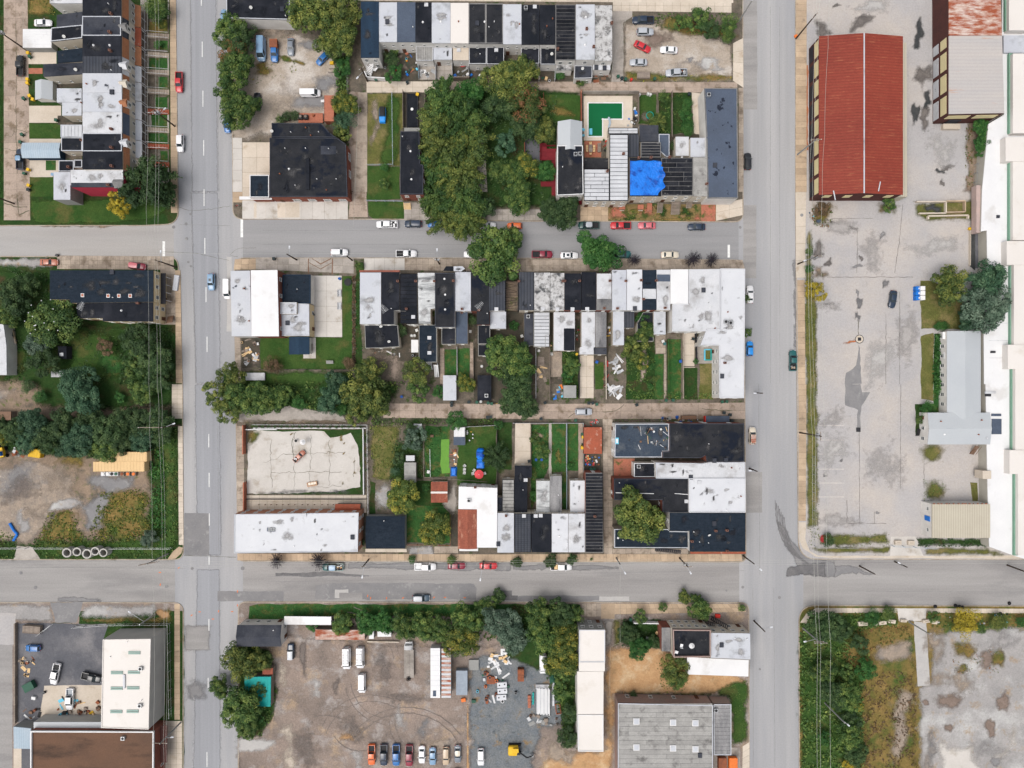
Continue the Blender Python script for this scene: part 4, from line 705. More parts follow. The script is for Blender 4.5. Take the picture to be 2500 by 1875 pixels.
for (po,h,rm,wm,lb,it,pn) in [((428,-60,712,28),5.5,'wht2','ww','rear wing with a pale roof at the top edge behind the left terrace','',None),([(490,128),(712,100),(712,212),(488,238)],5.2,'dgy','wgrey','rear wing with a dark grey slanting roof beside the white sedan','',None),
([(445,240),(712,215),(712,330),(440,360)],5.2,'blk','wc','rear wing with a black roof and cream side wall next to the white carport','d:560,320',None),([(493,440),(712,412),(712,530),(495,545)],5.0,'nvy','wc','rear wing with a deep blue roof and a white stripe','',None),
([(372,553),(712,540),(712,640),(374,662)],5.0,'dgy','wc','long rear wing with a dark grey roof and cream side wall','d:660,605',None),((490,762,705,885),4.6,'lgy','wgrey','rear wing with a pale grey roof right of the white shed','p:683,790',None),
((535,885,705,998),4.6,'lgy','wc','rear wing with a pale grey roof above the striped one','',None),((525,1078,710,1185),4.2,'blk','wc','rear wing roofed in white sheets with dark seams','',('v',6,'metw',.08)),
((530,1187,712,1305),4.2,'blk','wc','rear wing with a black roof crossed by a white pipe','c:710,1212',None),((508,1385,640,1482),3.6,'blk','wc','small black roofed rear wing nearest the pink corner house','c:597,1445',None),((642,1380,712,1448),3.6,'blk','wc','tiny black roofed lean-to against the terrace, above the pink house','',None)]:
 house('00',po,h,rm,wm,lb,'rear wing',items=it,pan=pn,group=EG,win='S',sp=2.6,wd=.7,ht=.9,door=False,cop='lgy' if rm=='blk' else None)
def box_t(root,name,mat,t,x0,y0,x1,y1,z,hh,rel=None):
 a=W(cv(t,x0,y1),z);b=W(cv(t,x1,y0),z);rl=root.location if root else (0,0,0)
 return box(name,root,mat,((a[0]+b[0])/2-rl[0],(a[1]+b[1])/2-rl[1],z),(b[0]-a[0],b[1]-a[1],hh))
r=house('00',(196,250,445,412),2.6,'pure','wgrey','white sheet metal carport roof beside the alley','carport',pan=('h',7,'pure',.06),door=False)
gable('00',(303,697,455,862),'v',2.3,3.3,'offroof','ww','white garden shed with a grey gabled roof','shed')
gable('00',(190,1232,520,1365),'h',2.7,3.2,'bluemet','nvy2','blue walled garage with a pale blue metal roof','garage')
# ---- apartment house
r=house('10','430,675 1324,675 1324,948 610,958 600,930 430,925',7.0,'nvy','wyellow','yellow apartment house with navy roof at the street corner','apartment house',items='S:710,890 S:932,895 S:1025,895 S:1122,895 p:973,910 h:965,690',win='ENS',sp=2.2,name='apartment_house')
house('10','662,956 1322,950 1322,1120 888,1116 885,1088 664,1090',6.6,'blk','wyellow','',wing=r,items='c:1195,960 v:1043,1021 n:735,990',win='ES')
a=W(cv('10',1383,965),3.4);b=W(cv('10',1408,700),3.4);rl=r.location;box('awning',r,'wdark',((a[0]+b[0])/2-rl[0]+.4,(a[1]+b[1])/2-rl[1],3.2),(1.3,b[1]-a[1],.15))
for k in range(4): box('awning_post',r,'white',((a[0]+b[0])/2-rl[0]+.95,a[1]-rl[1]+1+k*(b[1]-a[1]-2)/3,KH),(.1,.1,3.1))
house('10','-200,1135 30,1140 55,1320 58,1580 -200,1580',4.0,'wht2','ww','pale roofed building cut by the left edge of the photo','building',name='building',sp=3)
# ---- top of block D
house('01','-256,-120 295,-120 290,172 -256,158',5.2,'blk','ww','garage with dark roof and white wall at the top','garage',items='p:255,135 d:-40,70 h:225,75',win='',cop='lgy',name='garage')
TG='row houses of the top terrace'
tops=[(1055,1218,20,362,'lgy','pale grey roof with a square hatch, second in the top terrace','h:1132,185',None),(1218,1377,18,362,'sp2','slate blue roof in the top terrace','p:1355,232',None),(1377,1517,18,365,'blk','black roof and a grey hatch, next to the slate blue roof','H:1470,38 v:1440,186',None),(1517,1680,22,372,'lgy','pale blue-grey roof left of the pure white one','v:1595,182',None),
(1680,1836,24,374,'cream','pure white roof in the top terrace','o:1748,183',None),(1836,1985,30,378,'blk2','black roof with a framed hatch right of the pure white one','h:1910,198 v:1975,183','mgy'),(1985,2133,32,378,'blk2','black roof in the middle of the top terrace','p:2058,185 p:2012,232','mgy'),(2133,2293,36,382,'lgy','pale roof behind the olive tree in the top terrace','o:2275,205',None),
(2293,2448,40,385,'blk','black roof with a cooling unit, right of the pale one','a:2330,70 H:2408,55',None),(2450,2585,42,385,'blk','black roof with a rusty stain and cushions','o:2512,225 o:2562,160',None)]
for x0,x1,y0,y1,rm,lb,it,cp in tops: house('01',(x0,y0,x1,y1),6.0,rm,'ww','row house with '+lb,items=it,cop=cp,group=TG,win='SN',sp=2.3,wd=.7,ht=.9)
r=house('01',(905,12,1062,498),6.2,'nvy2','ww','long navy roofed row house at the west end of the top terrace',win='SN',group=TG,sp=2.3)
house('02',(376,40,550,520),6.1,'mgy','ww','row house with black felt strips and pale seams in the top terrace',items='c:395,425',pan=('h',15,'feltp',.07),group=TG,win='S');house('02',(552,38,716,515),6.2,'lgy','ww','row house with a long pale grey roof and two round vents',items='v:638,142 v:632,383 c:645,250 c:705,405',group=TG,win='S');house('02',(718,45,866,525),6.0,'ws','ww','soot stained white roof at the east end of the top terrace',items='c:862,200',group=TG,win='SE')
EG='rear wings behind the top terrace'
for t,po,h,rm,wm,lb,it,pn in [('01',(1382,402,1530,525),3.6,'blk','ww','rear wing with a worn ribbed grey roof','',('v',9,'metg',.06)),('01',(1532,400,1693,515),3.6,'lgy','ww','rear wing with a pale blue-grey roof above the grey yard','',None),('01',(1700,412,1838,520),3.6,'sp','ww','rear wing with a beige flat roof','H:1750,430',None),
('01',(1840,406,1990,553),3.8,'blk','ww','rear wing with a black roof, left one of the pair with a vent','p:1935,465',None),('01',(1992,408,2142,556),3.8,'blk','ww','rear wing with a black roof and a pale panel, right one of the pair','H:2075,430',None),('02',(78,410,235,550),3.8,'blk','ww','rear wing with black roof and a striped awning','p:100,500',None),('02',(246,410,378,558),3.8,'blk','ww','rear wing with black roof and two white awnings','d:342,470',None),
('02',(384,545,515,606),3.4,'ws','ww','small flat porch with mould stained white roof','',None),('02','540,566 693,568 693,676 536,680',3.2,'dgy','ww','rear wing with dark grey roof and white edge','d:608,596',None),('02',(700,556,850,602),3.6,'wht','ww','rear wing with white roof and two dark hatches','h:728,580 h:800,585',None)]:
 house(t,po,h,rm,wm,lb,'rear wing',items=it,pan=pn,group=EG,win='S',sp=2.4,wd=.8,ht=.9,copw=.13,cop='wht' if rm in ('blk','dgy') else None)
# ---- black building at the forecourt
r=house('01','118,1190 700,1190 778,1245 792,1700 118,1700',5.0,'blk2','wb','wide black roofed brick building on the corner forecourt','building',items='v:282,1455 o:205,1500 p:525,1545 p:693,1545 p:428,1280 p:627,1283 o:607,1640 p:338,1600 p:250,1280',win='SE',name='building',sp=4,cop='dgy',wd=2,ht=1.6)
house('01','135,1062 565,1066 640,1150 690,1187 135,1187',4.7,'blk2','wb','',wing=r,items='o:428,1102 p:300,1140 o:472,1168 p:540,1138 d:140,1135',cop='dgy');house('01',(-52,1512,116,1708),4.2,'nvy','wb','',wing=r,cop='pure',coph=.3)
box_t(r,'fire_wall','blk','01',436,1372,466,1640,4.9,.5);box_t(r,'fire_wall','dgy','01',560,1262,692,1335,4.95,.12);box_t(r,'fascia','pure','11',-140,40,140,66,3.2,.3)
r=house('01','1248,1135 1412,1137 1418,1420 1445,1425 1445,1680 1244,1680',6.2,'blk','wb','narrow black roofed brick house beside the feathery tree','house',items='v:1333,1302 v:1341,1545 p:1265,1178',win='SE',name='house',cop='dgy',sp=2.2);box_t(r,'fence_top','wgrey','01',1282,1106,1416,1136,2.4,.25)
# ---- cluster with the pool
r=house('02','390,1256 612,1256 618,1680 388,1690',7.0,'blk2','ww','tall black roofed house with a grey gabled rear','house',items='a:548,1333 a:588,1330 p:437,1440',cop='pure',win='SE',name='house',sp=2.2)
gable('02',(395,1048,606,1300),'v',6.2,7.6,'offroof','ww','','',wing=r,over=.1)
CG='row houses south of the pool'
house('02',(620,1458,842,1735),6.2,'blk','wc','row house with pale felt strips and black seams, left of its taller twin',pan=('h',8,'metw'),group=CG,win='S',items='c:823,1480',sp=2);house('02',(622,1366,832,1456),4.0,'bw','wb','brown-black lean-to roof above the pale striped roof','rear wing')
house('02',(842,1160,1004,1735),6.4,'blk','wc','row house with long pale striped roof left of the blue tarpaulin',pan=('h',16,'metw'),group=CG,items='c:962,1328',win='S',sp=2);house('02',(832,1102,1090,1158),3.2,'blk','wc','pale striped porch roof next to the pool','porch',pan=('h',2,'metw'))
house('02',(1006,1160,1096,1356),5.0,'rd','wc','narrow dark rear wing above the blue tarpaulin','rear wing');house('02',(1100,1080,1265,1226),3.4,'dgy','wc','dark grey rear roof with a white divider pipe','rear wing',pan=('h',4,'dgy',.08));house('02',(1112,1228,1286,1358),4.6,'mgy','wc','rear wing in black felt with six pale seams','rear wing',pan=('h',5,'feltp',.12))
house('02','1266,1158 1360,1158 1360,1356 1330,1356 1266,1300',3.2,'sp2','wc','slate blue lean-to with a slanting white edge','rear wing',cop='lgy');house('02',(1413,1180,1528,1346),3.6,'wht2','wc','small off-white rear wing with leaf litter','rear wing',items='v:1470,1355');house('02',(1542,1190,1680,1356),5.0,'lgy','wc','pale grey rear wing left of the long slate roof','rear wing')
rt=house('02',(1016,1362,1288,1695),6.4,'blk','wc','row house covered by a bright blue tarpaulin',group=CG,win='S',items='c:1095,1365 c:1200,1362');house('02',(1290,1362,1562,1690),6.2,'mgy','wc','row house with wavy black felt strips right of the tarpaulin',pan=('h',8,'feltp',.1),group=CG,win='S',items='c:1360,1358');house('02',(1564,1358,1690,1695),6.0,'metg','wc','row house with a grey-beige roof beside the slate building',pan=('h',9,'metg',.06),group=CG,win='S',items='c:1680,1590')
house('02','1660,762 1945,762 1952,1712 1690,1712 1680,1190',6.6,'slate','ww','long slate blue flat roof spotted with black patches, beside the right street','building',items='a:1698,820 h:1755,1425',win='',cop='mgy',name='building',door=False)

def tarp(t,x0,y0,x1,y1,h,label,mat='tarp',edge=None):
 nx,ny=26,26;v=[];f=[];c=W(cv(t,(x0+x1)/2,(y0+y1)/2),h)
 for j in range(ny+1):
  for i in range(nx+1):
   u,w_=i/nx,j/ny;bx_=x0+(x1-x0)*u;by_=y0+(y1-y0)*w_
   if edge: bx_+=edge(u,w_)[0];by_+=edge(u,w_)[1]
   X,Y=W(cv(t,bx_,by_),h);z=h+.05+.09*abs(sin(u*21+w_*6))*u+.05*rnd0()+(.25*max(0,sin(w_*17+1)) if u>.8 else 0)
   if i in (0,) or j in (0,): z=h+.02
   v.append((X-c[0],Y-c[1],z))
 for j in range(ny):
  for i in range(nx): a=j*(nx+1)+i;f.append((a,a+nx+1,a+nx+2,a+1))
 return ob('tarpaulin',mesh('tarpaulin',v,f),mat,None,(c[0],c[1],0),label=label,cat='tarpaulin')
tarp('02',1020,1388,1312,1688,6.55,'rumpled bright blue tarpaulin spread over a row house roof',edge=lambda u,w_:(u**3*(10*sin(w_*19)-30*(w_<.18)-(55*max(0,w_-.78)/.22)),3*sin(u*14)*(w_<.1)))
# ---- mid block, corner hall and its wings
r=house('10','1990,680 2160,678 2172,1245 2000,1245',6.5,'lgyd','ww','white roofed hall on the corner with a grey strip and low wings','hall',items='o:2108,832 o:2150,1112 p:2070,1082',name='hall');house('11','-46,674 185,672 198,1246 -40,1246',7.2,'pure','wb','',wing=r,win='E',sp=4)
house('11',(230,712,472,962),4.2,'nvy','ww','',wing=r,cop='nvy2',items='p:355,838');house('11','205,1056 355,1056 362,962 460,965 462,1242 208,1242',4.8,'lgy','wyellow','',wing=r,win='E',cop='lgy',items='h:270,1130',sp=3.5);house('11',(196,952,352,1052),5.6,'lgy','wyellow','',wing=r,cop='wht');gable('11',(286,1248,462,1402),'v',3.2,3.8,'nvy2','ww','','',wing=r)
MG='row houses of the middle terrace'
mid=[('11',(897,694,1080,1140),6.6,'lgy','pale roof at the west end of the middle terrace','',None,None),('11','1082,690 1238,690 1240,1018 1190,1020 1190,1142 1088,1142',6.5,'blk','black roof under a red fascia, second in the middle terrace','c:1225,770 n:1110,1010 p:1168,1005',None,None),('11','1242,702 1388,702 1396,1140 1295,1140 1295,1018 1242,1018',6.6,'soot','inky ribbed roof in the middle terrace','c:1300,1010 c:1380,770 H:1357,1077',('h',12,'blk',.1),None),
('11','1396,697 1543,697 1548,1005 1506,1010 1508,1138 1404,1138',6.6,'wst','white roof streaked with black grime','c:1540,770',None,None),('11',(1545,697,1716,1167),6.8,'blk2','long black roof with three white vents','v:1627,747 v:1633,884 v:1633,1012 c:1705,767',None,'dgy'),('11',(1718,690,1856,1026),6.5,'lgy','clean pale ribbed roof beside the olive tree','c:1778,1010',('v',7,'lgy',.05),None),
('11','1858,695 2010,700 2018,1145 1906,1145 1905,1027 1858,1027',6.5,'blk2','black roof with a rooftop aerial, shaded by the olive tree','n:1935,985 p:1997,1048 c:1925,1020',None,None),('11',(2012,760,2150,1024),6.4,'rd','dark ribbed roof left of the ruined house','H:2076,1010',None,None),
('12',(62,690,190,1020),6.4,'rd','grey-green ribbed roof right of the ruined house','c:60,770 p:158,978',None,None),('12',(192,695,328,1020),6.5,'ws','mouldy white roof, left one of the stained pair','H:265,1008',None,None),('12',(330,698,452,1020),6.4,'ws','mouldy white roof, right one of the stained pair','c:440,770 H:393,1010',None,None),
('12',(454,702,598,1020),6.5,'blk','black roof left of the round street tree','c:583,768 c:455,768 H:523,1010',None,None),('12',(600,690,727,1020),6.3,'blk','black roof overhung by the round street tree','H:650,1008',None,None),('12',(729,702,862,1020),6.5,'mgy','half grey half white roof right of the black pair','c:845,767 c:797,1003 p:772,825',None,None),('12',(864,672,988,1020),6.6,'lgy','plain ice grey roof in the right half of the middle terrace','c:983,768 c:910,1005',None,None),
('12',(990,668,1125,1020),6.5,'wht','bright white roof with two black vents','c:1115,762 h:1062,1005',None,None),('12',(1127,672,1247,1018),6.4,'nvy','slate blue roof with a white band across','c:1135,925',None,None),('12',(1249,670,1367,1020),6.4,'wht2','dirty white roof with a dark grey patch','c:1245,765 c:1322,1000',None,None)]
for t,po,h,rm,lb,it,pn,cp in mid: house(t,po,h,rm,['wc','wb','ww'][len(lb)%3],'row house with '+lb,items=it,pan=pn,cop=cp,group=MG,win='NS',sp=2.3,wd=.8)
def on_roof(t,x0,y0,x1,y1,h,mat,name,label,cat): 
 a=W(cv(t,x0,y1),h);b=W(cv(t,x1,y0),h);return box(name,None,mat,((a[0]+b[0])/2,(a[1]+b[1])/2,h),(b[0]-a[0],b[1]-a[1],.05),label=label,cat=cat)
on_roof('12',1130,836,1244,922,6.56,'wht2','roof_sheet','white roofing sheet laid across a slate blue roof','roofing sheet');on_roof('12',1252,712,1365,772,6.56,'sp2','roof_sheet','dark grey roofing sheet on a dirty white roof','roofing sheet');on_roof('12',734,705,858,922,6.66,'wht2','roof_sheet','off-white roofing sheet over a grey roof, beside the round street tree','roofing sheet')
rr=thing('ruined_house','ruined row house full of fallen leaves and charred rafters','ruined house',(*W(cv('11',2210,860),5),0))
a=W(cv('11',2152,1020),5.5);b=W(cv('11',2268,755),5.5);cx,cy=(a[0]+b[0])/2,(a[1]+b[1])/2;rr.location=(cx,cy,0);w_,l_=b[0]-a[0],b[1]-a[1]
box('floor_debris',rr,'bdt',(0,0,KH),(w_-.4,l_-.4,3.2));
for sx in (-1,1): box('wall',rr,'wdark',(sx*(w_/2-.12),0,KH),(.2,l_,5.3))
for k in range(11): box('rafter',rr,'polewood',(ru(-.3,.3),-l_/2+.5+k*(l_-1)/10,4.6+ru(-.5,.4)),(w_-.3,.14,.16),ru(-.25,.25))
r=house('12','1524,667 1795,664 1795,1203 1384,1203 1384,967 1524,967',6.4,'wht2','ww','broad white building with black streaks behind the corner building','building',items='h:1655,846 p:1597,1000 p:1715,990 o:1755,1175',name='building',win='S',cop='wht');house('12',(1369,666,1523,965),6.9,'pure','ww','row house with a brilliant white roof, last of the middle terrace',group=MG,win='N')
r=house('12','1797,660 2012,662 2003,1780 1788,1780 1786,1325 1625,1325 1680,1182 1797,1182',6.5,'wht','ww','long white L-shaped corner building along the right street','building',items='o:1865,1035 a:1845,1120 a:1885,1130 c:1838,1475 h:1815,1590',name='building',win='SW',cop='wht',coph=.25)
DG='rear wings behind the middle terrace'
for t,po,h,rm,lb,it,pn in [('11','938,1148 1225,1148 1240,1335 1110,1345 945,1350',3.6,'blk','wide black rear roof with grey smears at the west end','d:1150,1290 d:1080,1160',None),('11',(1406,1146,1562,1470),3.8,'nvy','navy shingle rear wing with two skylights','H:1497,1258 H:1497,1388',None),('11',(1602,1172,1725,1316),3.6,'blk','small black rear wing left of the blue-grey one','',None),
('11',(1729,1030,1828,1310),4.0,'sp2','narrow blue-grey rear wing with a leaning pole','c:1778,1040',None),('11',(1916,1148,2022,1312),4.2,'blk','black rear wing below the aerial','',None),('11',(1918,1316,2020,1415),2.8,'blk','low black lean-to half under the big tree','',None),('11',(2022,1032,2160,1180),4.2,'lgy','pale grey rear wing beside the ruined house','p:2065,1145 p:2135,1105',('v',5,'lgy',.05)),
('12',(104,1048,184,1325),3.6,'dgy','slim dark rear wing left of the striped white one','a:140,1075',None),('12','186,1036 326,1036 326,1230 290,1240 290,1340 186,1335',4.0,'blk','striped white sheet metal rear wing with black seams','',('h',10,'metw')),('12',(360,1036,543,1370),4.2,'wht2','off-white rear wing with a black square roof patch','p:407,1070 p:410,1250 p:405,1300',None),
('12','600,1036 718,1034 716,1340 706,1342 706,1402 584,1402 586,1342 600,1336',4.0,'wht2','white rear wing with torn edge and lower porch','',None),('12',(720,1034,816,1340),4.1,'fade','faded grey rear wing under a white pole','',None),('12',(708,1343,818,1403),3.0,'dgy','dark little porch roof below the faded wing','',None),('12','872,1030 968,1030 968,1322 870,1322',4.0,'lgy','pale two part rear wing beside the rubbish filled yard','',None),
('12',(968,1032,1056,1172),3.4,'rd','dark ribbed rear wing beside a garden tree','',None),('12','1130,1038 1222,1038 1222,1290 1080,1290 1080,1130',2.8,'blk','black low rear roof behind two garden trees','',None),('12',(1224,1032,1327,1230),4.0,'lgy','smooth light grey rear wing above the grass strip','',None)]:
 house(t,po,h,rm,'wc',lb,'rear wing',items=it,pan=pn,group=DG,win='S',sp=2.4,wd=.8,ht=.9,copw=.13,cop='wgrey' if rm in ('blk','nvy') else None)
on_roof('12',448,1178,540,1368,4.32,'blk','roof_sheet','black felt rectangle laid on an off-white rear wing','roofing sheet')
r=thing('shop_fascia','red fascia board along the street front of two row houses','fascia',(*W(cv('11',1068,684),6.2),0));a=W(cv('11',896,684),6.2);b=W(cv('11',1243,684),6.2);box('board',r,'rustred',(0,0,5.6),(b[0]-a[0],.45,.9));box('board_cap',r,'wb',(0,0,6.5),(b[0]-a[0],.5,.06))
for t,pl,rm,lb in [('11','1615,680 1640,640 1704,640 1704,682','blk','dark hipped bay window roof over the pavement'),('11','1706,682 1706,640 1785,640 1804,660 1770,688','lgy','pale hipped bay window roof over the pavement')]:
 house(t,pl,6.3,rm,'wc',lb,'bay window',name='bay_window')
# ---- lower block E
r=house('21','-188,1122 888,1108 880,1448 -190,1460',6.2,'wht','worange','very long white roofed hall with orange brick walls','hall',items='H:418,1130 h:832,1322 p:327,1400',win='NE',sp=3.2,name='hall',cop='lgy',wd=.9);box_t(r,'roof_light','sp2','21',98,1238,168,1270,6.2,.25);
for k in range(3):
 for j in range(2): box_t(r,'roof_light_pane','glass','21',104+k*21,1241+j*14,120+k*21,1252+j*14,6.46,.05)
r=gable('21',(685,1035,902,1092),'h',2.8,3.2,'rustred','wood','rust red canopy against the long white hall','canopy',over=.2)
gable('21',(950,1140,1288,1420),'h',3.4,4.2,'nvy','wgrey','navy roofed garage right of the long white hall','garage',items='p:1105,1180',win='',over=.08)
r=house('21','1750,883 2084,896 2082,1412 1908,1412 1908,1080 1748,1078',6.5,'pure','ww','white L-shaped house with a brown shingled half','house',items='a:1838,1005 c:1893,890',name='house',win='NW',sp=2.5);gable('21',(1744,1080,1912,1422),'v',6.2,6.7,'shingb','ww','','',wing=r,over=.06);box_t(r,'porch_roof','pure','21',1756,1416,1918,1440,3.4,.12)
SG='row houses of the lower terrace'
for t,po,h,rm,lb,it,pn in [('21',(2084,1112,2228,1455),6.3,'lgyd','pale blue-grey roof at the west end of the lower terrace','c:2160,1135 h:2092,1380',None),('22',(20,1118,167,1452),6.3,'blk','dark corrugated roof in the lower terrace','H:103,1138',('h',18,'rd',.05)),('22',(169,1118,341,1452),6.4,'blk','jet black roof with two hatches in the lower terrace','H:205,1138 H:248,1135',None),
('22',(343,1118,485,1452),6.3,'wht','white roof and round vent in the lower terrace','v:409,1315 p:477,1375',None),('22',(487,1118,629,1452),6.4,'wht2','white roof nearest the striped black one','H:545,1138',None),('22','636,765 780,765 790,1455 631,1455',6.3,'mgy','long black felt roof with many pale seams beside the side alley','c:715,1140',('h',24,'feltp',.09))]:
 house(t,po,h,rm,'wc' if rm!='mgy' else 'wb','row house with '+lb,items=it,pan=pn,group=SG,win='NS',sp=2.3,wd=.8)
for t,po,h,rm,lb,it,pn in [('21','2125,822 2232,822 2232,1100 2125,1100',4.0,'blk','striped pale rear wing with a blue bucket truck arm shaped aerial','',('h',9,'metg',.1)),('21',(2064,978,2124,1104),4.2,'dgy','small dark rear wing beside the white L-shaped house','',None),('22','22,702 172,702 172,805 133,806 133,1107 22,1107',4.3,'blk','long black L-shaped rear wing beside the striped one','p:95,913 H:118,828',None),
('22',(210,834,326,1106),4.0,'wst','whitish mould streaked rear wing with ivy','',None),('22',(328,792,430,1108),4.1,'fade','grey felt rear wing left of the narrow grass strip','p:400,957',None),('22',(502,832,629,1108),4.1,'wht','white rear wing beside the striped black roof','',None)]:
 house(t,po,h,rm,'wc',lb.replace(' with a blue bucket truck arm shaped aerial',' right of the white L-shaped house'),'rear wing',items=it,pan=pn,group='rear wings of the lower terrace',win='N',sp=2.4,wd=.8,ht=.9)
house('22',(621,372,778,602),2.7,'rustred','wb','small garage with a rust red roof beside the side alley','garage',door=False);gable('21',(1512,842,1655,1022),'h',2.3,2.9,'shingb','wc','garden shed with a brown shingle roof and white ridge','shed',ridge='cream',over=.12)
house('21',(1279,676,1382,850),2.5,'metg','wood','garden shed with a weathered grey sheet roof','shed',pan=('h',14,'metg',.04));house('21',(1294,615,1370,664),1.8,'wht2','wood','low white topped box shed under the grey tree','shed')
house('21',(1708,370,1805,525),2.3,'wht2','wc','garden shed half white and half black roofed','shed',pan=('v',7,'pure',.09));on_roof('21',1706,455,1806,526,2.45,'sp2','roof_sheet','black sheet over the lower half of the garden shed','roofing sheet')
r=house('22','890,342 1356,340 1356,580 1296,582 1296,632 884,632',6.0,'slatejunk','ww','slate blue roof strewn with junk above the alley corner','building',name='building',cop='lgy',win='W',items='v:1228,410')
house('22','1360,338 2004,338 2007,668 1682,668 1676,612 1632,638 1300,636 1300,584 1360,582',6.8,'blk2','wb','large black roofed warehouse on the right street','warehouse',items='h:1850,655 h:1750,660 p:1700,515',name='warehouse',win='N',cop='dgy',sp=5)
house('22',(1052,680,1236,802),4.0,'blk','ww','small black roof with white deck stair between warehouses','rear wing',items='a:1093,710',cop='wht');house('22','1240,676 1640,682 1700,672 2014,672 2016,820 1245,814',6.2,'wht2','ww','narrow dirty white roof between two warehouses','building',items='o:1898,722 H:1545,765 h:1545,805 H:1690,695',name='building',win='W',cop='lgy')
house('22','880,814 1523,814 1523,1105 1300,1105 1300,1000 880,1000',5.6,'blk2','wb','black roof with long white gutter pipe above the courtyard tree','building',items='p:927,852 H:1508,1012',name='building',cop='dgy',win='W');house('22',(1527,812,2017,1108),6.4,'wht','ww','large white roof with black flecks on the right street','building',items='H:1618,850 o:1978,968 p:1853,1088',name='building',cop='wht')
r=house('22','1362,1112 2018,1114 2017,1445 1535,1445 1533,1268 1362,1264',6.6,'nvy','ww','big navy roofed corner building with a red edge','building',items='c:1758,1265 c:1853,1260 h:1748,1205 d:1700,1300 c:1552,1355 c:1858,1440 p:1570,1275 p:1620,1362 p:1697,1370',name='building',win='SW',sp=3);box_t(r,'red_trim','rustred','22',1538,1447,2016,1462,6.2,.3)
house('22','882,1250 1350,1250 1360,1268 1530,1270 1525,1415 882,1413',4.6,'nvy','wc','low navy roof below the courtyard tree','building',items='v:918,1330 p:958,1348',name='building',cop='lgy',win='S')
for t,x0,y0,x1,h,lb in [('22',895,937,1225,5.75,'long white pipe lying on the black roof above the tree'),('22',1405,944,1522,5.75,'short white pipe at the right end of the black roof')]:
 a=W(cv(t,x0,y0),h);b=W(cv(t,x1,y0+8),h);bar('white_pipe',None,'pure',(*a,h),(*b,h),.1,label=lb,cat='pipe')
# ---- block F
gable('31',(-162,425,220,610),'h',5.0,5.9,'dgy','ww','grey shingled house at the corner of the work yard','house',win='NE',name='house',items='p:150,470',over=.15)
a=W(cv('31',245,385),3.0);b=W(cv('31',650,385),3.0);c=thing('canopy','long white canopy roof above the work yard wall','canopy',((a[0]+b[0])/2,(a[1]+b[1])/2,0));box('canopy_roof',c,'pure',(0,0,3.0),(b[0]-a[0],2.2,.12),-.01);box('wall',c,'wgrey',(0,-.8,KH),(b[0]-a[0],.2,2.85))
house('31','512,462 900,470 940,490 940,555 512,550',2.8,'rw','wood','long low shed with rust streaked sheet roof','shed',pan=('v',12,'rw',.06))
house('31','-100,872 130,870 126,1130 -100,1128',2.8,'teal','wood','bright teal sheet roof half under the trees','canopy',pan=('v',9,'teal',.05));house('31',(55,795,146,852),2.4,'shingb','wood','small brown shed roof beside the teal one','shed')
house('31',(1727,818,1826,1030),2.0,'tarpgrey','tarpgrey','grey tarpaulin stretched over a boat shaped frame','covered boat',name='covered_boat')
r=house('32','580,464 805,464 804,745 578,745',7.4,'cream','wgrey','long narrow white roofed building in three steps','building',win='N',name='building',cop='wht',sp=2.1);house('32',(578,747,803,824),7.2,'cream','wgrey','',wing=r);house('32','562,826 792,824 790,1195 566,1195',6.6,'cream','ww','',wing=r);house('32','566,1197 790,1197 790,1517 570,1515',6.3,'cream','ww','',wing=r,cop='pure')
r=house('32','1383,455 1712,458 1712,692 1390,696',6.9,'blk2','wc','cream three part house with a black roof terrace','house',win='N',name='house',cop='wpg',copw=.25,sp=1.9,coph=.8);house('32','1714,492 2058,497 2060,722 1716,708',6.9,'lgy','wc','',wing=r,items='h:1812,598 p:2030,545 p:1925,540',win='N',sp=2.2)
house('32','1510,700 1718,712 2045,726 2042,870 1520,852',3.6,'pure','ww','',wing=r);house('32',(1293,447,1370,652),5.5,'mgy','wb','',wing=r)
r=house('32','914,1097 1735,1115 1735,2300 912,2300',5.6,'dgy','wpg','grey plank roofed warehouse with square skylights','warehouse',items='s:1075,1258 s:1392,1268 s:1585,1273 s:1075,1482 s:1392,1490 s:1585,1498 h:1625,1552',pan=('h',30,'metg',.05),name='warehouse',cop='lgy',win='N',sp=6)
house('32',(1740,1106,1894,1546),4.6,'blk','wpg','',wing=r,pan=('h',13,'fade',.06),cop='lgy',items='a:1760,1158')
# ---- block C
r=house('30','889,548 1304,542 1286,1325 874,1312',8.0,'cream','wsiding','tall cream roofed warehouse with green skylight strips','warehouse',name='warehouse',cop='cream',items='p:950,700 p:1095,572 a:1215,800 p:1220,1075 a:1210,1120')
for x,y in [(1160,664),(1010,836),(1156,833),(1008,971),(1150,968),(1004,1172),(1145,1170)]:
 for k in range(2): box_t(r,'skylight','skyl','30',x-50,y-14+k*15,x+52,y-3+k*15,8.05,.15)
box_t(r,'duct','wht','30',1068,850,1085,968,8.0,.4);a=r.location
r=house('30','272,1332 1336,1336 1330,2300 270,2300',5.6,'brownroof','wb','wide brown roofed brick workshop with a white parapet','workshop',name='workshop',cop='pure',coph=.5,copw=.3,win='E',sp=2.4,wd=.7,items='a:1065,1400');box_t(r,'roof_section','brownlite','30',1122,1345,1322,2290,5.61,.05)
q_=[(x-r.location[0],y-r.location[1]) for x,y in [W(p,5.6) for p in Q('30','860,1340 1116,1340 1116,2200 960,2200 940,1750 1010,1500')]];ob('roof_stain',soft_me('roof_stain',q_,5.66,3.5),soft('wet_and_dark'),r)
box_t(r,'awning','wbrown','30',1388,1290,1445,1610,3.0,.15);house('30',(290,1262,872,1328),4.4,'offroof','wsiding','',wing=r);house('30','115,1302 268,1318 262,1495 118,1492',4.0,'bluemet','wgrey','pale blue lean-to roof beside the brown workshop','lean-to',name='lean_to')
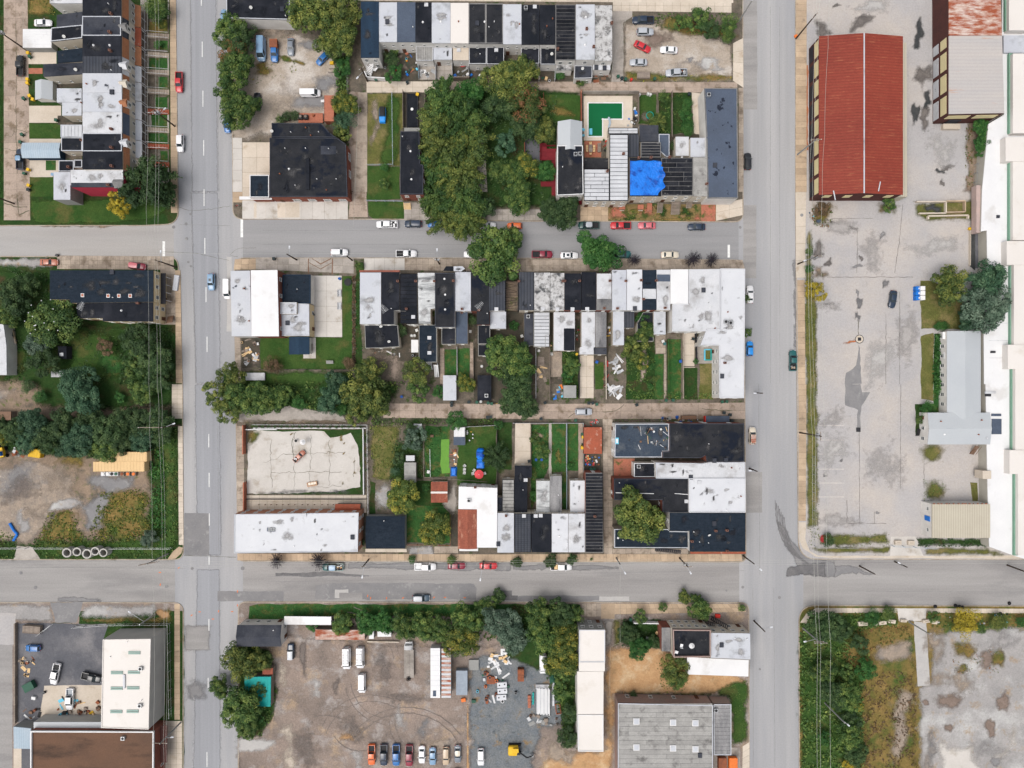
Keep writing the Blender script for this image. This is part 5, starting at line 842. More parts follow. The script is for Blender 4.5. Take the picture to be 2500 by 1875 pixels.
# ---- block G
def panels(root,a,b,n,z0,z1,mat,frac=.72,name='wall_panel',off=.04):
 a=Vc(a);b=Vc(b);d=b-a;L=d.length;u=d/L;out=Vc((u.y,-u.x))
 for i in range(n):
  p=a+u*(L*(i+.5)/n)+out*off;box(name,root,mat,(p.x,p.y,z0),(L/n*frac,.1,z1-z0),math.atan2(u.y,u.x))
r=gable('03',(440,312,1166,1683),'v',6.5,8.1,'redmetal','wbrown','large industrial shed with red ribbed gable roof and pale ridge','warehouse',name='warehouse',ridge='lgy',over=.15)
A=W(cv('03',440,1683),6.5);B=W(cv('03',1166,312),6.5);cx,cy=r.location[0],r.location[1];hx,hy=(B[0]-A[0])/2-.15,(B[1]-A[1])/2-.15
panels(r,(-hx,hy),(-hx,-hy),8,3.6,5.9,'cp',.78);panels(r,(-hx,hy),(-hx,-hy),8,.6,2.9,'wdark',.78,'loading_door');panels(r,(-hx,-hy),(hx,-hy),4,3.6,5.6,'cp',.35)
ob('side_strip',prism_me('side_strip',[(hx+.16,-hy),(hx+2.6,-hy),(hx+2.4,hy-.4),(hx+.16,hy-.4)],KH,4.2),'tanrib',r)
for x,y,dx in [(985,1562,-22),(578,1640,12)]:
 a=W(cv('03',x,y),8.4);b=W(cv('03',x+dx,y+84),8.4);bar('vent_stack',r,'wht',(a[0]-cx,a[1]-cy,7.6),(b[0]-cx,b[1]-cy,7.9),.14)
r=house('03','1562,-160 2005,-160 2022,305 1563,305',7.2,'rw','wbrown','brick industrial building with rusty and galvanised roof halves','factory',name='factory_building');rl=r.location
house('03','1563,307 2022,307 2042,975 1562,985',7.0,'galv','wbrown','',wing=r)
a=W(cv('03',1562,985),7.0);b=W(cv('03',1562,-160),7.0);c=W(cv('03',2042,975),7.0)
def lo(p): return (p[0]-rl[0],p[1]-rl[1])
panels(r,lo(b),lo(a),6,3.6,6.0,'cp',.8);panels(r,lo(b),lo(a),6,.5,2.7,'wht2',.8,'loading_door');panels(r,lo(a),lo(c),2,3.8,5.8,'cp',.8);box('loading_bay',r,'wdark',(lo(a)[0]+4.2,lo(a)[1]-.1,KH),(3.2,.2,3));box('dock_roof',r,'sp',(lo(a)[0]+4.5,lo(a)[1]-1.0,KH),(4.6,1.4,1.1))

fp=Q('03','2030,-600 2022,300 2040,990 1905,1070 1850,1640')+Q('13','1840,340 1890,330 1895,640 1860,680 1868,1659')+Q('23','1880,0 1900,1030 1912,1405 2150,1490 2400,1560 3600,1560')+Q('03',[(3600,-600)])
wp=ccw([W(p,3.6) for p in fp]);r=thing('factory_building','huge white roofed factory with green clerestory strips along the right edge','factory',(140,10,0));lw=[(x-140,y-10) for x,y in wp]
ob('wall',prism_me('wall',lw,KH,3.4,top=False),'wclap',r);ob('roof',prism_me('roof',lw,3.4,3.6),'pure',r)
def fbox(name,t,x0,y0,x1,y1,z0,z1,mat):
 a=W(cv(t,x0,y1),z1);b=W(cv(t,x1,y0),z1);return ob(name,prism_me(name,[(a[0]-140,a[1]-10),(b[0]-140,a[1]-10),(b[0]-140,b[1]-10),(a[0]-140,b[1]-10)],z0,z1),mat,r)
for t,y0,y1,x in [('03',-600,262,2082),('03',462,1150,2115),('03',1362,1659+415,2115),('13',614,1322,2124),('13',1524,1659+575,2136),('23',772,1478,2160)]:
 m=fbox('monitor',t,x,y0,3600,y1,3.6,5.4,'cream');fbox('green_clerestory',t,x-32,y0-2,x-1,y1+2,3.62,4.4,'wgreen')
for t,y0,y1,x in [('03',1185,1392,2052),('13',422,628,2062),('13',1318,1528,2072),('23',570,776,2086)]:
 fbox('monitor',t,x,y0,3600,y1,3.6,5.7,'cream')
fbox('monitor','03',2035,305,3600,455,3.6,4.3,'lgy');fbox('roof_hatch','13',1926,1372,1966,1390,3.6,3.9,'wdark');fbox('roof_vent','23',1932,255,2015,276,3.6,3.8,'sp2');fbox('roof_vent','23',1935,300,2018,432,3.6,3.8,'sp2');fbox('roof_vent','23',1878,62,1970,82,3.6,4.0,'wht2');fbox('roof_vent','23',1880,82,1928,106,3.6,3.9,'wdark');fbox('stair_tower','23',1855,748,1928,818,1,4.2,'sp')
fbox('roof_vent','13',1980,198,2004,222,3.6,4.0,'dgy');fbox('wall_band','13',1800,-60,1836,350,1,3.0,'wpk')
for k in range(6): fbox('gutter_line','13',1900+k*2,680+k*150,2088,684+k*150,3.6,3.63,'wht2')
r=gable('13',(1546,1200,1838,1960),'v',3.7,4.3,'offroof','ww','pale grey T-shaped office with white walls','office',name='office_building',over=.05,win='W',door=False);gable('23',(1378,246,1918,520),'h',3.9,4.6,'offroof','ww','','',wing=r,over=.05,win='W',items='v:1530,433 o:1820,435 o:1495,320 o:1848,310 p:1892,465')
for j,(x,y) in enumerate([(1515,1240),(1530,1410)]): box_t(r,'bay','white','13',x-15,y-30,x+25,y+30,2.2,.6)
r=house('23',(1417,1036,1920,1328),4.9,'tanrib','ww','tan ribbed roof building with white front and blue sign','building',name='building',cop=None);rl=r.location
a=lo(W(cv('23',1417,1036),4.9));b=lo(W(cv('23',1417,1328),4.9));a=W(cv('23',1417,1036),4.9);b=W(cv('23',1417,1328),4.9);ax_,ay_=a[0]-rl[0],a[1]-rl[1];by_=b[1]-rl[1]
box('sign',r,'blue',(ax_-.12,ay_+(by_-ay_)*.46,1.9),(.15,1.3,2.2));window(r,ax_-.01,ay_+(by_-ay_)*.17,2.6,PI/2,1.0,.9);window(r,ax_-.01,ay_+(by_-ay_)*.8,2.6,PI/2,1.0,.9)
for k in range(14): box('rust_tooth',r,'rust',(ax_+.6+k*1.05+ru(-.2,.2),ay_+.1,4.7),(ru(.2,.7),.25,.22))

WR=('wht','wht2','lgy','lgyd','wst','metg');BR=('blk','blk2','nvy','nvy2','dgy','rd','slatejunk')
rs_=random.Random(3)
for P_,h,rf,mt,pn in HOUSES:
 if pn or not (mt in WR or mt in BR): continue
 x0,x1=min(p[0] for p in P_),max(p[0] for p in P_);y0,y1=min(p[1] for p in P_),max(p[1] for p in P_);A=(x1-x0)*(y1-y0);tries=int(1+A/(14 if mt not in ('pure','cream') else 60))
 for k in range(min(tries,16)):
  big=rs_.random()<.4;rx,ry=(rs_.uniform(.7,1.9),rs_.uniform(.5,1.6)) if big else (rs_.uniform(.12,.35),rs_.uniform(.3,1.0))
  if rs_.random()<.4: rx,ry=ry,rx
  if x1-x0<2.4*rx+.5 or y1-y0<2.4*ry+.5: continue
  cx,cy=rs_.uniform(x0+rx*1.1+.2,x1-rx*1.1-.2),rs_.uniform(y0+ry*1.1+.2,y1-ry*1.1-.2)
  pts=[(cx+rx*(1+.25*sin(3*a+k))*cos(a),cy+ry*(1+.2*sin(2*a+k))*sin(a)) for a in [i*.524 for i in range(12)]]
  if not all(inside(q,P_) for q in pts): continue
  m=('st_w' if big else rs_.choice(['st_w','st_b','st_b'])) if mt in WR else rs_.choice(['st_k','st_b','st_k','blk'])
  ob('roof_stain',soft_me('roof_stain',pts,h+.008+.002*k,min(rx,ry)*(1.0 if big else .6)),soft(m),rf)
# ------------------------------------------------------------------ vehicles (front towards +x, wheels on z = 0)
def loft(st,nc=9):
 """st: list of (x, halfwidth, zbottom, zbelt, ztop) rings closed into a body"""
 v=[];f=[]
 def ring(x,w,zb,zm,zt): return [(x,-w*.94,zb),(x,-w,zb+.18),(x,-w,zm-.12),(x,-w*.95,zm),(x,-w*.5,zt),(x,w*.5,zt),(x,w*.95,zm),(x,w,zm-.12),(x,w,zb+.18),(x,w*.94,zb)]
 for s in st: v+=ring(*s)
 n=10
 for i in range(len(st)-1):
  for j in range(n): a=i*n+j;b=i*n+(j+1)%n;f.append((a,b,b+n,a+n))
 f.append(tuple(range(n)));f.append(tuple(reversed(range((len(st)-1)*n,len(st)*n))));return v,f
def smooth(me):
 for p in me.polygons: p.use_smooth=True
 return me
def quad_me(name,q): return mesh(name,q,[tuple(range(len(q)))])
KIND={}
def car_parts(kind):
 """dict: part name -> list of (mesh, material key or None for the paint)"""
 if kind in KIND: return KIND[kind]
 S={'sedan':(4.75,.9,.95,(-1.75,1.0),(-1.15,.25),1.42),'hatch':(4.05,.86,.95,(-1.95,.95),(-1.6,.2),1.48),'suv':(4.6,.93,1.05,(-2.15,1.05),(-1.9,.35),1.72),'wagon':(4.9,.9,.98,(-2.3,1.0),(-2.1,.25),1.5),
'van':(5.3,1.0,1.15,(-2.62,2.0),(-2.58,1.3),2.15),'pickup':(5.5,.96,1.08,(-.85,1.35),(-.65,.6),1.8),'crew':(5.7,.97,1.08,(-1.05,1.6),(-.85,.8),1.82),'jeep':(4.3,.9,1.1,(-1.95,.55),(-1.9,.3),1.8)}[kind]
 L,w,zb,(c0,c1),(r0,r1),zr=S;h=L/2;P_={}
 bedded=kind in ('pickup','crew');xs=c0-.02 if bedded else -h
 if bedded: st=[(xs,w,.35,zb,zb+.02)]
 else: st=[(-h,w*.78,.42,zb-.3,zb-.28),(-h+.12,w*.92,.34,zb-.1,zb-.06),(-h+.45,w*.99,.28,zb,zb+.04)]
 if kind=='jeep': st+=[(c1,w,.3,zb,zb+.02),(h-.5,w*.9,.35,zb-.04,zb),(h,w*.86,.4,zb-.12,zb-.08)]
 elif kind=='van': st+=[(0,w,.28,zb,zb),(h-.7,w*.97,.3,zb-.05,zb),(h-.15,w*.85,.35,zb-.3,zb-.22),(h,w*.7,.4,zb-.5,zb-.45)]
 else: st+=[(0,w,.26,zb,zb+.04),(c1,w,.26,zb-.02,zb+.05),(h-.55,w*.96,.28,zb-.14,zb-.07),(h-.14,w*.84,.34,zb-.26,zb-.2),(h,w*.64,.4,zb-.4,zb-.36)]
 v,f=loft(st);P_['body']=[(smooth(mesh('body',v,f)),None)]
 wb,wr=w*.92,w*.74;z0=zb-.04
 base=[(c0,-wb,z0),(c1,-wb,z0),(c1,wb,z0),(c0,wb,z0)];top=[(r0,-wr,zr-.06),(r1,-wr,zr-.06),(r1,wr,zr-.06),(r0,wr,zr-.06)]
 def lerp(a,b,t): return tuple(a[i]+(b[i]-a[i])*t for i in range(3))
 P_['cabin']=[(mesh('cabin',base+top,[(0,1,5,4),(1,2,6,5),(2,3,7,6),(3,0,4,7),(4,5,6,7)]),None)]
 e=.03;rv=[];nx=5
 for i in range(nx+1):
  x=r0-e+(r1-r0+2*e)*i/nx
  for yy,zz in ((-1,-.07),(-.55,0),(0,.025),(.55,0),(1,-.07)): rv.append((x,yy*(wr+.02),zr+zz-(.05 if i in (0,nx) else 0)))
 rf=[(i*5+j,(i+1)*5+j,(i+1)*5+j+1,i*5+j+1) for i in range(nx) for j in range(4)]
 P_['roof']=[(smooth(mesh('roof',rv,rf)),None)]
 def face(a,b,c,d,n,ins=.1,off=.015):
  q=[lerp(lerp(a,b,u),lerp(d,c,u),t) for u,t in ((ins,.08),(1-ins,.08),(1-ins,.94),(ins,.94))];return [tuple(p[i]+n[i]*off for i in range(3)) for p in q]
 P_['windscreen']=[(quad_me('windscreen',face(base[1],base[2],top[2],top[1],(1,0,.6),.06)),'glass')]
 if kind!='van': P_['rear_window']=[(quad_me('rear_window',face(base[3],base[0],top[0],top[3],(-1,0,.5),.1)),'glass')]
 f0=.06 if kind!='van' else .72
 for s,(a,b,c,d) in ((-1,(base[0],base[1],top[1],top[0])),(1,(base[2],base[3],top[3],top[2]))):
  if kind=='van':
   if s<0: a,d=lerp(a,b,.72),lerp(d,c,.72)
   else: b,c=lerp(b,a,.72),lerp(c,d,.72)
  P_.setdefault('side_window',[]).append((quad_me('side_window',face(a,b,c,d,(0,s,.3),.06)),'glass'))
 if bedded:
  bl=xs+h-.02;cx=(-h+xs)/2;P_['bed']=[]
  v=[];f=[]
  def bx(x0,x1,y0,y1,a,b):
   k=len(v);v.extend([(x,y,z) for x in (x0,x1) for y in (y0,y1) for z in (a,b)]);f.extend([tuple(k+i for i in q) for q in ((0,1,3,2),(4,6,7,5),(0,4,5,1),(2,3,7,6),(0,2,6,4),(1,5,7,3))])
  bx(-h,xs-.02,-w,-w+.13,.4,zb);bx(-h,xs-.02,w-.13,w,.4,zb);bx(-h,-h+.1,-w+.13,w-.13,.45,zb-.02);bx(-h+.1,xs-.02,-w+.13,w-.13,.45,.68);bx(-h-.14,-h,-w*.9,w*.9,.45,.62)
  P_['truck_bed']=[(mesh('truck_bed',v,f),None)];P_['bed_liner']=[(quad_me('bed_liner',[(-h+.12,-w+.15,.70),(xs-.05,-w+.15,.70),(xs-.05,w-.15,.70),(-h+.12,w-.15,.70)]),'black')];del P_['bed']
 v=[];f=[];KIND[kind]=(P_,L,w,zb,(h-.95 if kind!='van' else h-1.1),-h+.95);return KIND[kind]
WHEEL=cyl_me(14);LAMP=BOX
def car(kind,color,t,x,y,ang,label,cat=None,group=None,sc_=1.0,top=None,glass=None,bed=None,z=None,extra=None):
 parts,L,w,zb,fa,ra=car_parts(kind);src=cv(t,x,y);g=zg(src)+.03 if z is None else z
 X,Y=W(src,g+.9*sc_);nm={'pickup':'pickup_truck','crew':'pickup_truck','van':'parked_van','jeep':'jeep'}.get(kind,'parked_car')
 cat=cat or {'pickup':'pickup truck','crew':'pickup truck','van':'van','suv':'SUV','jeep':'off-road car'}.get(kind,'car')
 root=thing(nm.replace('jeep','offroad_car'),label,cat,(X,Y,g),rdn(ang),group);root.scale=(sc_,sc_,sc_)
 for name,lst in parts.items():
  for me,mk_ in lst:
   m=mk_ or color
   if top and name in ('roof',)+(('cabin',) if kind=='jeep' else ()): m=top
   if bed and bed!='junk' and name=='bed_liner': m=bed
   ob(name,me,m,root)
 for sx in (fa,ra):
  for s in (-1,1): wl=ob('wheel',WHEEL,'rubber',root,(sx,s*(w-.22)-(.13 if s<0 else -.13+.0),.34),(-PI/2*s,0,0),(.34,.34,.16));wl.location=(sx,s*(w-.15),.34);ob('hubcap',CYL8,'steel',wl,(0,0,.95),0,(.55,.55,.1))
 for s in (-1,1):
  ob('headlight',LAMP,'lamp',root,(L/2-.13,s*w*.56,zb-.42),0,(.16,.32,.16));ob('tail_light',LAMP,'tail',root,(-L/2+.03,s*w*.66,zb-.32 if kind!='van' else .9),0,(.1,.22,.16))
  ob('wing_mirror',LAMP,color if kind!='jeep' else 'black',root,(({'van':1.75,'pickup':.95,'crew':1.2,'jeep':.4}.get(kind,.55)),s*(w+.09),zb+.0),0,(.14,.2,.15))
 if bed=='junk' or extra=='junk':
  for k in range(7): box('load',root,rch(['wood','rust','plc','tc','steel']),(-L/2+.4+rnd0()*1.3,ru(-.5,.5),.7),(ru(.2,.7),ru(.2,.5),ru(.2,.5)),rnd0()*3)
 if extra=='sunroof': box('sunroof',root,'glass',(-.4,0,{'suv':1.71}.get(kind,1.41)),(.75,.62,.045))
 if extra=='rack':
  for s in (-1,1): box('roof_rack',root,'steel',(-.6,s*.55,2.16),(3.2,.06,.12))
  for k in range(5): box('rack_bar',root,'wood' if k%2 else 'steel',(-2.0+k*.7,0,2.2),(.06,1.3,.06))
 if extra=='rails':
  for s in (-1,1): box('roof_rail',root,'black',(-.75,s*.6,1.7),(1.9,.05,.08))
 if extra=='covers':
  for a,b in [(-1.1,.35),(-1.1,-.4),(-1.85,.1),(-2.3,-.45),(-1.9,.5)]: cyl('bucket_lid',root,'white',(a-.1,b,.7),.27,.45)
 if extra=='box': box('crate',root,'rust',(-1.85,0,.7),(2.2,2.05,1.2))
 if extra=='crate': box('cargo_crate',root,'tc',(-1.4,.05,.7),(.9,1.3,.6));box('bed_cover',root,'white',(0.1,0,1.79),(1.2,1.4,.06))
 return root
SP='cars parked along the middle street';LOTG='cars on the gravel lot at the top';ROW='vehicles lined up along the bottom of the work yard';BS='cars parked along the lower street';RS='cars parked on the right street'
V='''sedan cwhite 00 367 195 0 white sedan parked on the grass above the white carport
pickup cblack 00 172 562 90 black pickup truck standing in the left alley
pickup cred 00 1545 708 270 bright red pickup with black bed on the left street
suv cwhite 00 1555 1237 270 white SUV parked at the kerb below the red pickup
hatch cblue 00 1962 1080 270 blue hatchback peeking out under the tree row
pickup cnavy 00 170 1372 90 dark pickup with pale grey hood beside the blue garage
hatch clblue 00 1932 140 90 pale blue car half under the dark garage roof
suv cblack 01 8 870 90 black SUV tucked under the tree row on the gravel lot
van clblue 01 45 425 270 long pale blue van beside the blue truck
pickup cblue 01 158 445 270 blue truck carrying a rust brown box body
sedan cgrey 01 298 400 270 dark grey sedan beside the big yellow-green tree
hatch cblue 01 572 505 225 small blue vehicle half buried under the yellow-green tree
van cwhite 01 470 803 0 white cargo van alone on the gravel lot
jeep csky 01 1092 992 270 bright blue off-road car with black soft top on a lawn
crew cnavy 02 1132 172 180 navy pickup, topmost on the gravel lot|LOTG
suv csilver 02 1150 272 0 silver SUV right below the navy pickup|LOTG
sedan cred 02 1128 400 -27 red sedan parked askew on the gravel lot|LOTG
sedan cwhite 02 1357 428 177 white sedan right of the red sedan|LOTG
sedan csilver 02 1094 535 180 silver sedan above the wooden trailer|LOTG
crew csilver 02 1420 626 182 silver pickup with junk in its bed|LOTG
suv cblack 02 2037 1392 90 black car with red tail lights on the right street|RS
sedan crust 10 418 605 0 orange brown old sedan on the broken pavement
suv cdred 10 1183 638 -8 dark red car parked against the apartment house
suv clblue 10 1823 775 270 grey-blue SUV driving down the left street
van cwhite 10 1963 838 270 white van half covered by the corner hall roof edge
sedan ctan 10 92 1243 285 tan old sedan in the tall grass by the pale roofed building
crew cwhite 11 1130 278 180 white pickup with five round white lids in its bed|SP
suv cnavy 11 1357 273 180 navy SUV behind the white pickup with round lids|SP
hatch cblue 11 1545 276 180 blue car disappearing under the feathery tree|SP
sedan cwhite 11 1995 288 0 white sedan whose tail is under the feathery tree|SP
hatch corange 12 22 290 180 bright orange compact car on the middle street|SP
suv cwhite 11 718 520 0 white SUV by the pavement with chevron marks|SP
pickup cwhite 11 1298 531 0 white pickup parked in front of the red fascia|SP
sedan cwhite 11 1870 536 180 white car mostly hidden under the olive street tree|SP
crew cgreen 12 662 286 180 dark green pickup with grey cab roof|SP
pickup cred 12 938 288 180 bright red pickup on the upper side of the middle street|SP
sedan cpink 12 1165 288 180 faded pinkish red sedan behind the red pickup|SP
sedan cnavy 12 1595 299 180 navy sedan nearest the right street corner|SP
pickup cdred 12 262 537 0 dark red pickup with black bed beside the lower pavement|SP
sedan cwhite 12 495 546 0 white sedan with sunroof left of the round street tree|SP
crew cteal 12 938 538 0 dark teal pickup sticking out of the round street tree|SP
sedan ccream 12 1366 541 0 cream sedan between the plum trees|SP
sedan cwhite 12 2058 882 90 white car on the right street beside the corner building|RS
hatch csky 12 2056 1352 90 bright blue compact car on the right street|RS
sedan cnavy 13 1081 925 262 dark navy sedan driving over the big concrete lot
pickup cteal 13 217 1453 90 dark green pickup loaded with junk at the right kerb|RS
crew cteal 21 662 1580 180 grey-green pickup coming out from under a plum tree|BS
crew cwhite 21 1462 1577 0 white pickup with a black rack in its bed|BS
sedan cdred 21 1732 1570 0 dull red sedan under the small round tree|BS
sedan cred 21 2007 1570 0 glossy red sedan below the lower terrace|BS
crew cwhite 22 425 1577 0 white pickup carrying a tan crate|BS
suv csilver 22 618 238 0 silver SUV with black sides in the alley
suv ccream 22 2078 446 90 cream van stained with rust on the right street|RS
pickup crust 21 372 623 45 small rusty pink pickup wreck on the cracked concrete court
hatch cblue 30 280 626 180 vivid blue hatchback in the asphalt yard
crew cwhite 30 475 850 258 white pickup with black bed and open door in the asphalt yard
crew cwhite 30 600 1068 268 white pickup with dark bed cover on the concrete pad
pickup cblack 30 790 880 -14 black flatbed truck half behind the cream warehouse
suv cslate 31 1425 193 0 grey-green SUV at the kerb of the lower street|BS
jeep cnavy 31 300 655 90 dark jeep beside the grey shingled house
van cwhite 31 782 712 270 large white van with ladders on its roof
van cwhite 31 900 705 270 white van with a rack next to the ladder van
van cwhite 31 915 927 270 white van parked by itself below the pair of vans
pickup corange 31 998 1548 270 orange pickup, first in the bottom row|ROW
crew cnavy 31 1103 1550 270 very dark pickup between the orange and the blue ones|ROW
crew cblue 31 1210 1552 270 blue pickup in the bottom row|ROW
crew cdred 31 1323 1556 270 dark red pickup in the bottom row|ROW
sedan cwhite 31 1432 1548 270 white sedan in the bottom row|ROW
sedan clblue 31 1525 1562 270 light blue sedan in the bottom row|ROW
wagon ctan 31 1640 1560 270 tan car with black rear in the bottom row|ROW
sedan cgrey 31 1742 1542 270 dark grey sedan at the right end of the bottom row|ROW
suv cwhite 31 1942 1567 270 white SUV alone on the blue gravel
van cwhite 32 268 760 270 white van heaped with branches beside the undergrowth
suv cnavy 31 1738 1745 270 dark car cut off by the bottom edge'''.split('\n')
OPT={7:{},9:dict(extra='box'),19:dict(bed='junk'),26:dict(extra='covers'),18:{},39:dict(extra='sunroof'),23:dict(extra='sunroof'),45:dict(bed='junk'),50:dict(extra='crate'),58:dict(),13:dict(top='black'),5:dict(top='clblue'),34:dict(top='csilver'),51:dict(extra='rails'),53:dict(sc_=.72,bed='junk'),60:dict(extra='rack',sc_=1.12),61:dict(extra='rack',sc_=1.1),62:dict(sc_=1.0),73:dict(extra='junk'),1:{},8:dict(sc_=1.18),59:dict(top='csilver'),70:dict(top='ccream'),47:dict(bed='steel'),22:dict(top='cpink'),58:dict(top='csilver'),56:dict(bed='cslate'),46:dict(bed='junk',top='clblue'),52:dict(top='rw'),25:dict(top='ctan')}
for i,e in enumerate(V):
 k,c,t,x,y,a,lb=e.split(' ',6);lb,_,gp=lb.partition('|');car(k,c,t,int(x),int(y),int(a),lb,group=dict(SP=SP,LOTG=LOTG,ROW=ROW,BS=BS,RS=RS).get(gp),**OPT.get(i,{}))

def truck(name,label,cat,t,x,y,ang,group=None):
 s=cv(t,x,y);X,Y=W(s,1.5);return thing(name,label,cat,(X,Y,zg(s)+.02),rdn(ang),group)
def wheels(r,xs,w,rad=.45):
 for x in xs:
  for s in (-1,1): ob('wheel',WHEEL,'rubber',r,(x,s*(w-.3),rad),(-PI/2*s,0,0),(rad,rad,.28))
r=truck('flatbed_truck','long flatbed truck with white cab and worn plank deck','truck','31',1320,742,90);wheels(r,(4.2,-2.2,-3.3),1.2,.5)
box('deck_frame',r,'black',(-.6,0,.8),(8.4,1.0,.3));[box('deck_plank',r,'slg',(-.6,-1.15+k*.33,1.1),(7.6,.30,.1)) for k in range(8)]
v,f=loft([(3.6,1.15,.6,2.3,2.6),(4.5,1.15,.6,2.3,2.6),(4.9,1.1,.6,1.5,1.6),(5.3,.9,.6,1.2,1.3)]);ob('cab',smooth(mesh('cab',v,f)),'cwhite',r);box('windscreen',r,'glass',(4.78,0,1.75),(.12,1.8,.7));cyl('spare_tyre',r,'rubber',(-4.6,.1,1.1),.65,.25,RING);cyl('spare_tyre',r,'rubber',(-4.6,.1,1.12),.45,.1)
r=truck('box_trailer','long white box trailer beside the rusty one','trailer','31',1557,806,90);wheels(r,(-4.2,-5.2),1.2,.5);box('trailer_body',r,'pure',(0,0,1.1),(13.2,2.55,2.7));box('roof_vent',r,'sp2',(-5.4,.2,3.8),(1.5,.8,.12))
for k in range(10): box('roof_rib',r,'wht',(-6+k*1.33,0,3.8),(.06,2.5,.02))
r=truck('box_trailer','long trailer whose white ribbed roof is streaked with rust','trailer','31',1650,808,90);wheels(r,(-4.2,-5.2),1.2,.5);box('trailer_body',r,'wgrey',(0,0,1.1),(13.2,2.5,2.6));[box('roof_panel',r,'rw' if k%2 else 'wht2',(-6.25+k*.595,0,3.7),(.54,2.5,.04+.02*(k%2))) for k in range(22)]
def cargo(t,x,y,ang,L_,w_,h_,mat,label,cat='container',name='container',ribs=8,z=0):
 r=truck(name,label,cat,t,x,y,ang);box('container_body',r,mat,(0,0,z+.15),(L_,w_,h_))
 for k in range(ribs): box('roof_rib',r,mat,(-L_/2+(k+.5)*L_/ribs,0,z+.15+h_),(L_/ribs*.35,w_-.12,.04))
 for s in (-1,1): box('rail',r,mat,(0,s*(w_/2-.04),z+h_+.1),(L_-.05,.09,.14))
 box('container_door',r,mat,(L_/2+.03,0,z+.3),(.06,w_-.3,h_-.3));return r
cargo('20',1052,706,0,13.6,2.6,2.7,'tc','tan shipping container in front of its twin, above the row of tanks',ribs=16);cargo('20',1090,622,0,12.6,2.6,2.7,'tc','tan shipping container behind its twin, half under branches',ribs=16)
cargo('01',642,950,90,6.9,2.6,2.4,'rt','salmon orange container standing upright beside a hedge tree');cargo('20',305,595,-8,3.2,2.2,1.6,'yellow','dented yellow metal container at the wood edge',ribs=5)
cargo('32',76,856,90,3.2,1.7,1.6,'rust','rust brown box trailer on the blue gravel','trailer','box_trailer',5);cargo('30',268,466,-4,4.7,2.0,1.2,'wood','brown stained skip in the asphalt yard corner','skip','skip',4);cargo('30',240,962,28,2.8,2.2,1.2,'bg','dark green dumpster with rubble in the asphalt yard','dumpster','dumpster',0)
cargo('02',1140,640,0,3.4,1.7,.8,'wood','wooden sided brown trailer below the silver sedan','trailer','trailer',6);cargo('32',1820,1640,90,4.0,2.2,1.2,'rust','rusty skip at the bottom edge, left of its neighbour','skip','skip',0);cargo('32',1912,1640,90,4.0,2.2,1.2,'orange','orange skip at the bottom edge, right of the rusty one','skip','skip',0)
cargo('22',1530,288,0,4.0,1.0,1.1,'brown','brown open skip behind the black warehouse','skip','skip',3);r=cargo('22',1772,300,0,6.3,1.6,1.6,'sp2','slate grey topped container with a red end in the alley');box('red_end',r,'red',(-3.2,0,.2),(.3,1.6,1.5))
r=truck('flat_trailer','flat orange trailer carrying two black drums','trailer','01',465,1010,0);box('trailer_deck',r,'rt',(0,0,.5),(6.6,2.6,.2));wheels(r,(-1,0),1.3,.35)
for x in (-2.5,-1.1): box('engine',r,'black',(x,.0,.7),(1.1,1.2,.8));cyl('drum',r,'wood',(x,.1,1.5),.35,.2)
cyl('drum',r,'rust',(.8,.6,.7),.35,.6)

r=truck('excavator','yellow excavator with folded black arm on the blue gravel','excavator','32',24,1508,0)
for s in (-1,1): box('track',r,'black',(0,s*1.05,0),(3.4,.55,.7))
v,f=loft([(-1.8,1.0,.8,1.6,1.7),(-1.5,1.25,.8,1.8,1.9),(.2,1.3,.8,1.8,1.9),(.9,1.2,.8,1.5,1.6)]);ob('body',smooth(mesh('body',v,f)),'yellow',r);box('cab',r,'yellow',(.3,.6,1.6),(1.4,1.0,1.1));box('cab_window',r,'glass',(.98,.6,1.75),(.1,.85,.8));box('engine_cover',r,'black',(1.0,-.6,1.0),(1.0,.9,.7))
bar('boom',r,'black',(.9,-.15,1.5),(3.2,-1.1,2.9),.2);bar('arm',r,'black',(3.2,-1.1,2.9),(4.8,-1.7,.9),.15);ob('bucket',CONE,'steel',r,(4.7,-1.75,.1),0,(.6,.5,.8))

r=truck('excavator','yellow and blue digger cut by the left edge','digger','20',10,590,100);box('body',r,'yellow',(0,0,.6),(2.6,1.2,1.0));box('cab',r,'blue',(-.3,0,1.6),(1.2,1.1,1.0));wheels(r,(-1,1),1.0,.5);bar('arm',r,'black',(1,0,1.4),(2.8,.4,.5),.15)

r=truck('covered_truck','old truck wrapped in a bright blue tarpaulin on the lawn','covered truck','21',1938,645,90)
v,f=loft([(-2.7,.9,0,.6,.7),(-2.5,1.05,0,1.1,1.3),(-1.2,1.05,0,1.2,1.5),(-.3,1.0,0,1.1,1.2),(.0,.75,0,.9,1.0),(.3,1.05,0,1.0,1.2),(1.6,1.1,0,1.3,1.6),(2.4,.95,0,1.0,1.1),(2.8,.6,0,.5,.6)]);ob('tarpaulin_cover',mesh('tarpaulin_cover',[(a+ru(-.06,.06),b+ru(-.06,.06),c+ru(-.05,.05)) for a,b,c in v],f),'tarp',r);[bar('strap',r,'black',(x,-1.0,1.2),(x+.2,1.0,1.25),.03) for x in (-1.9,1.1)]
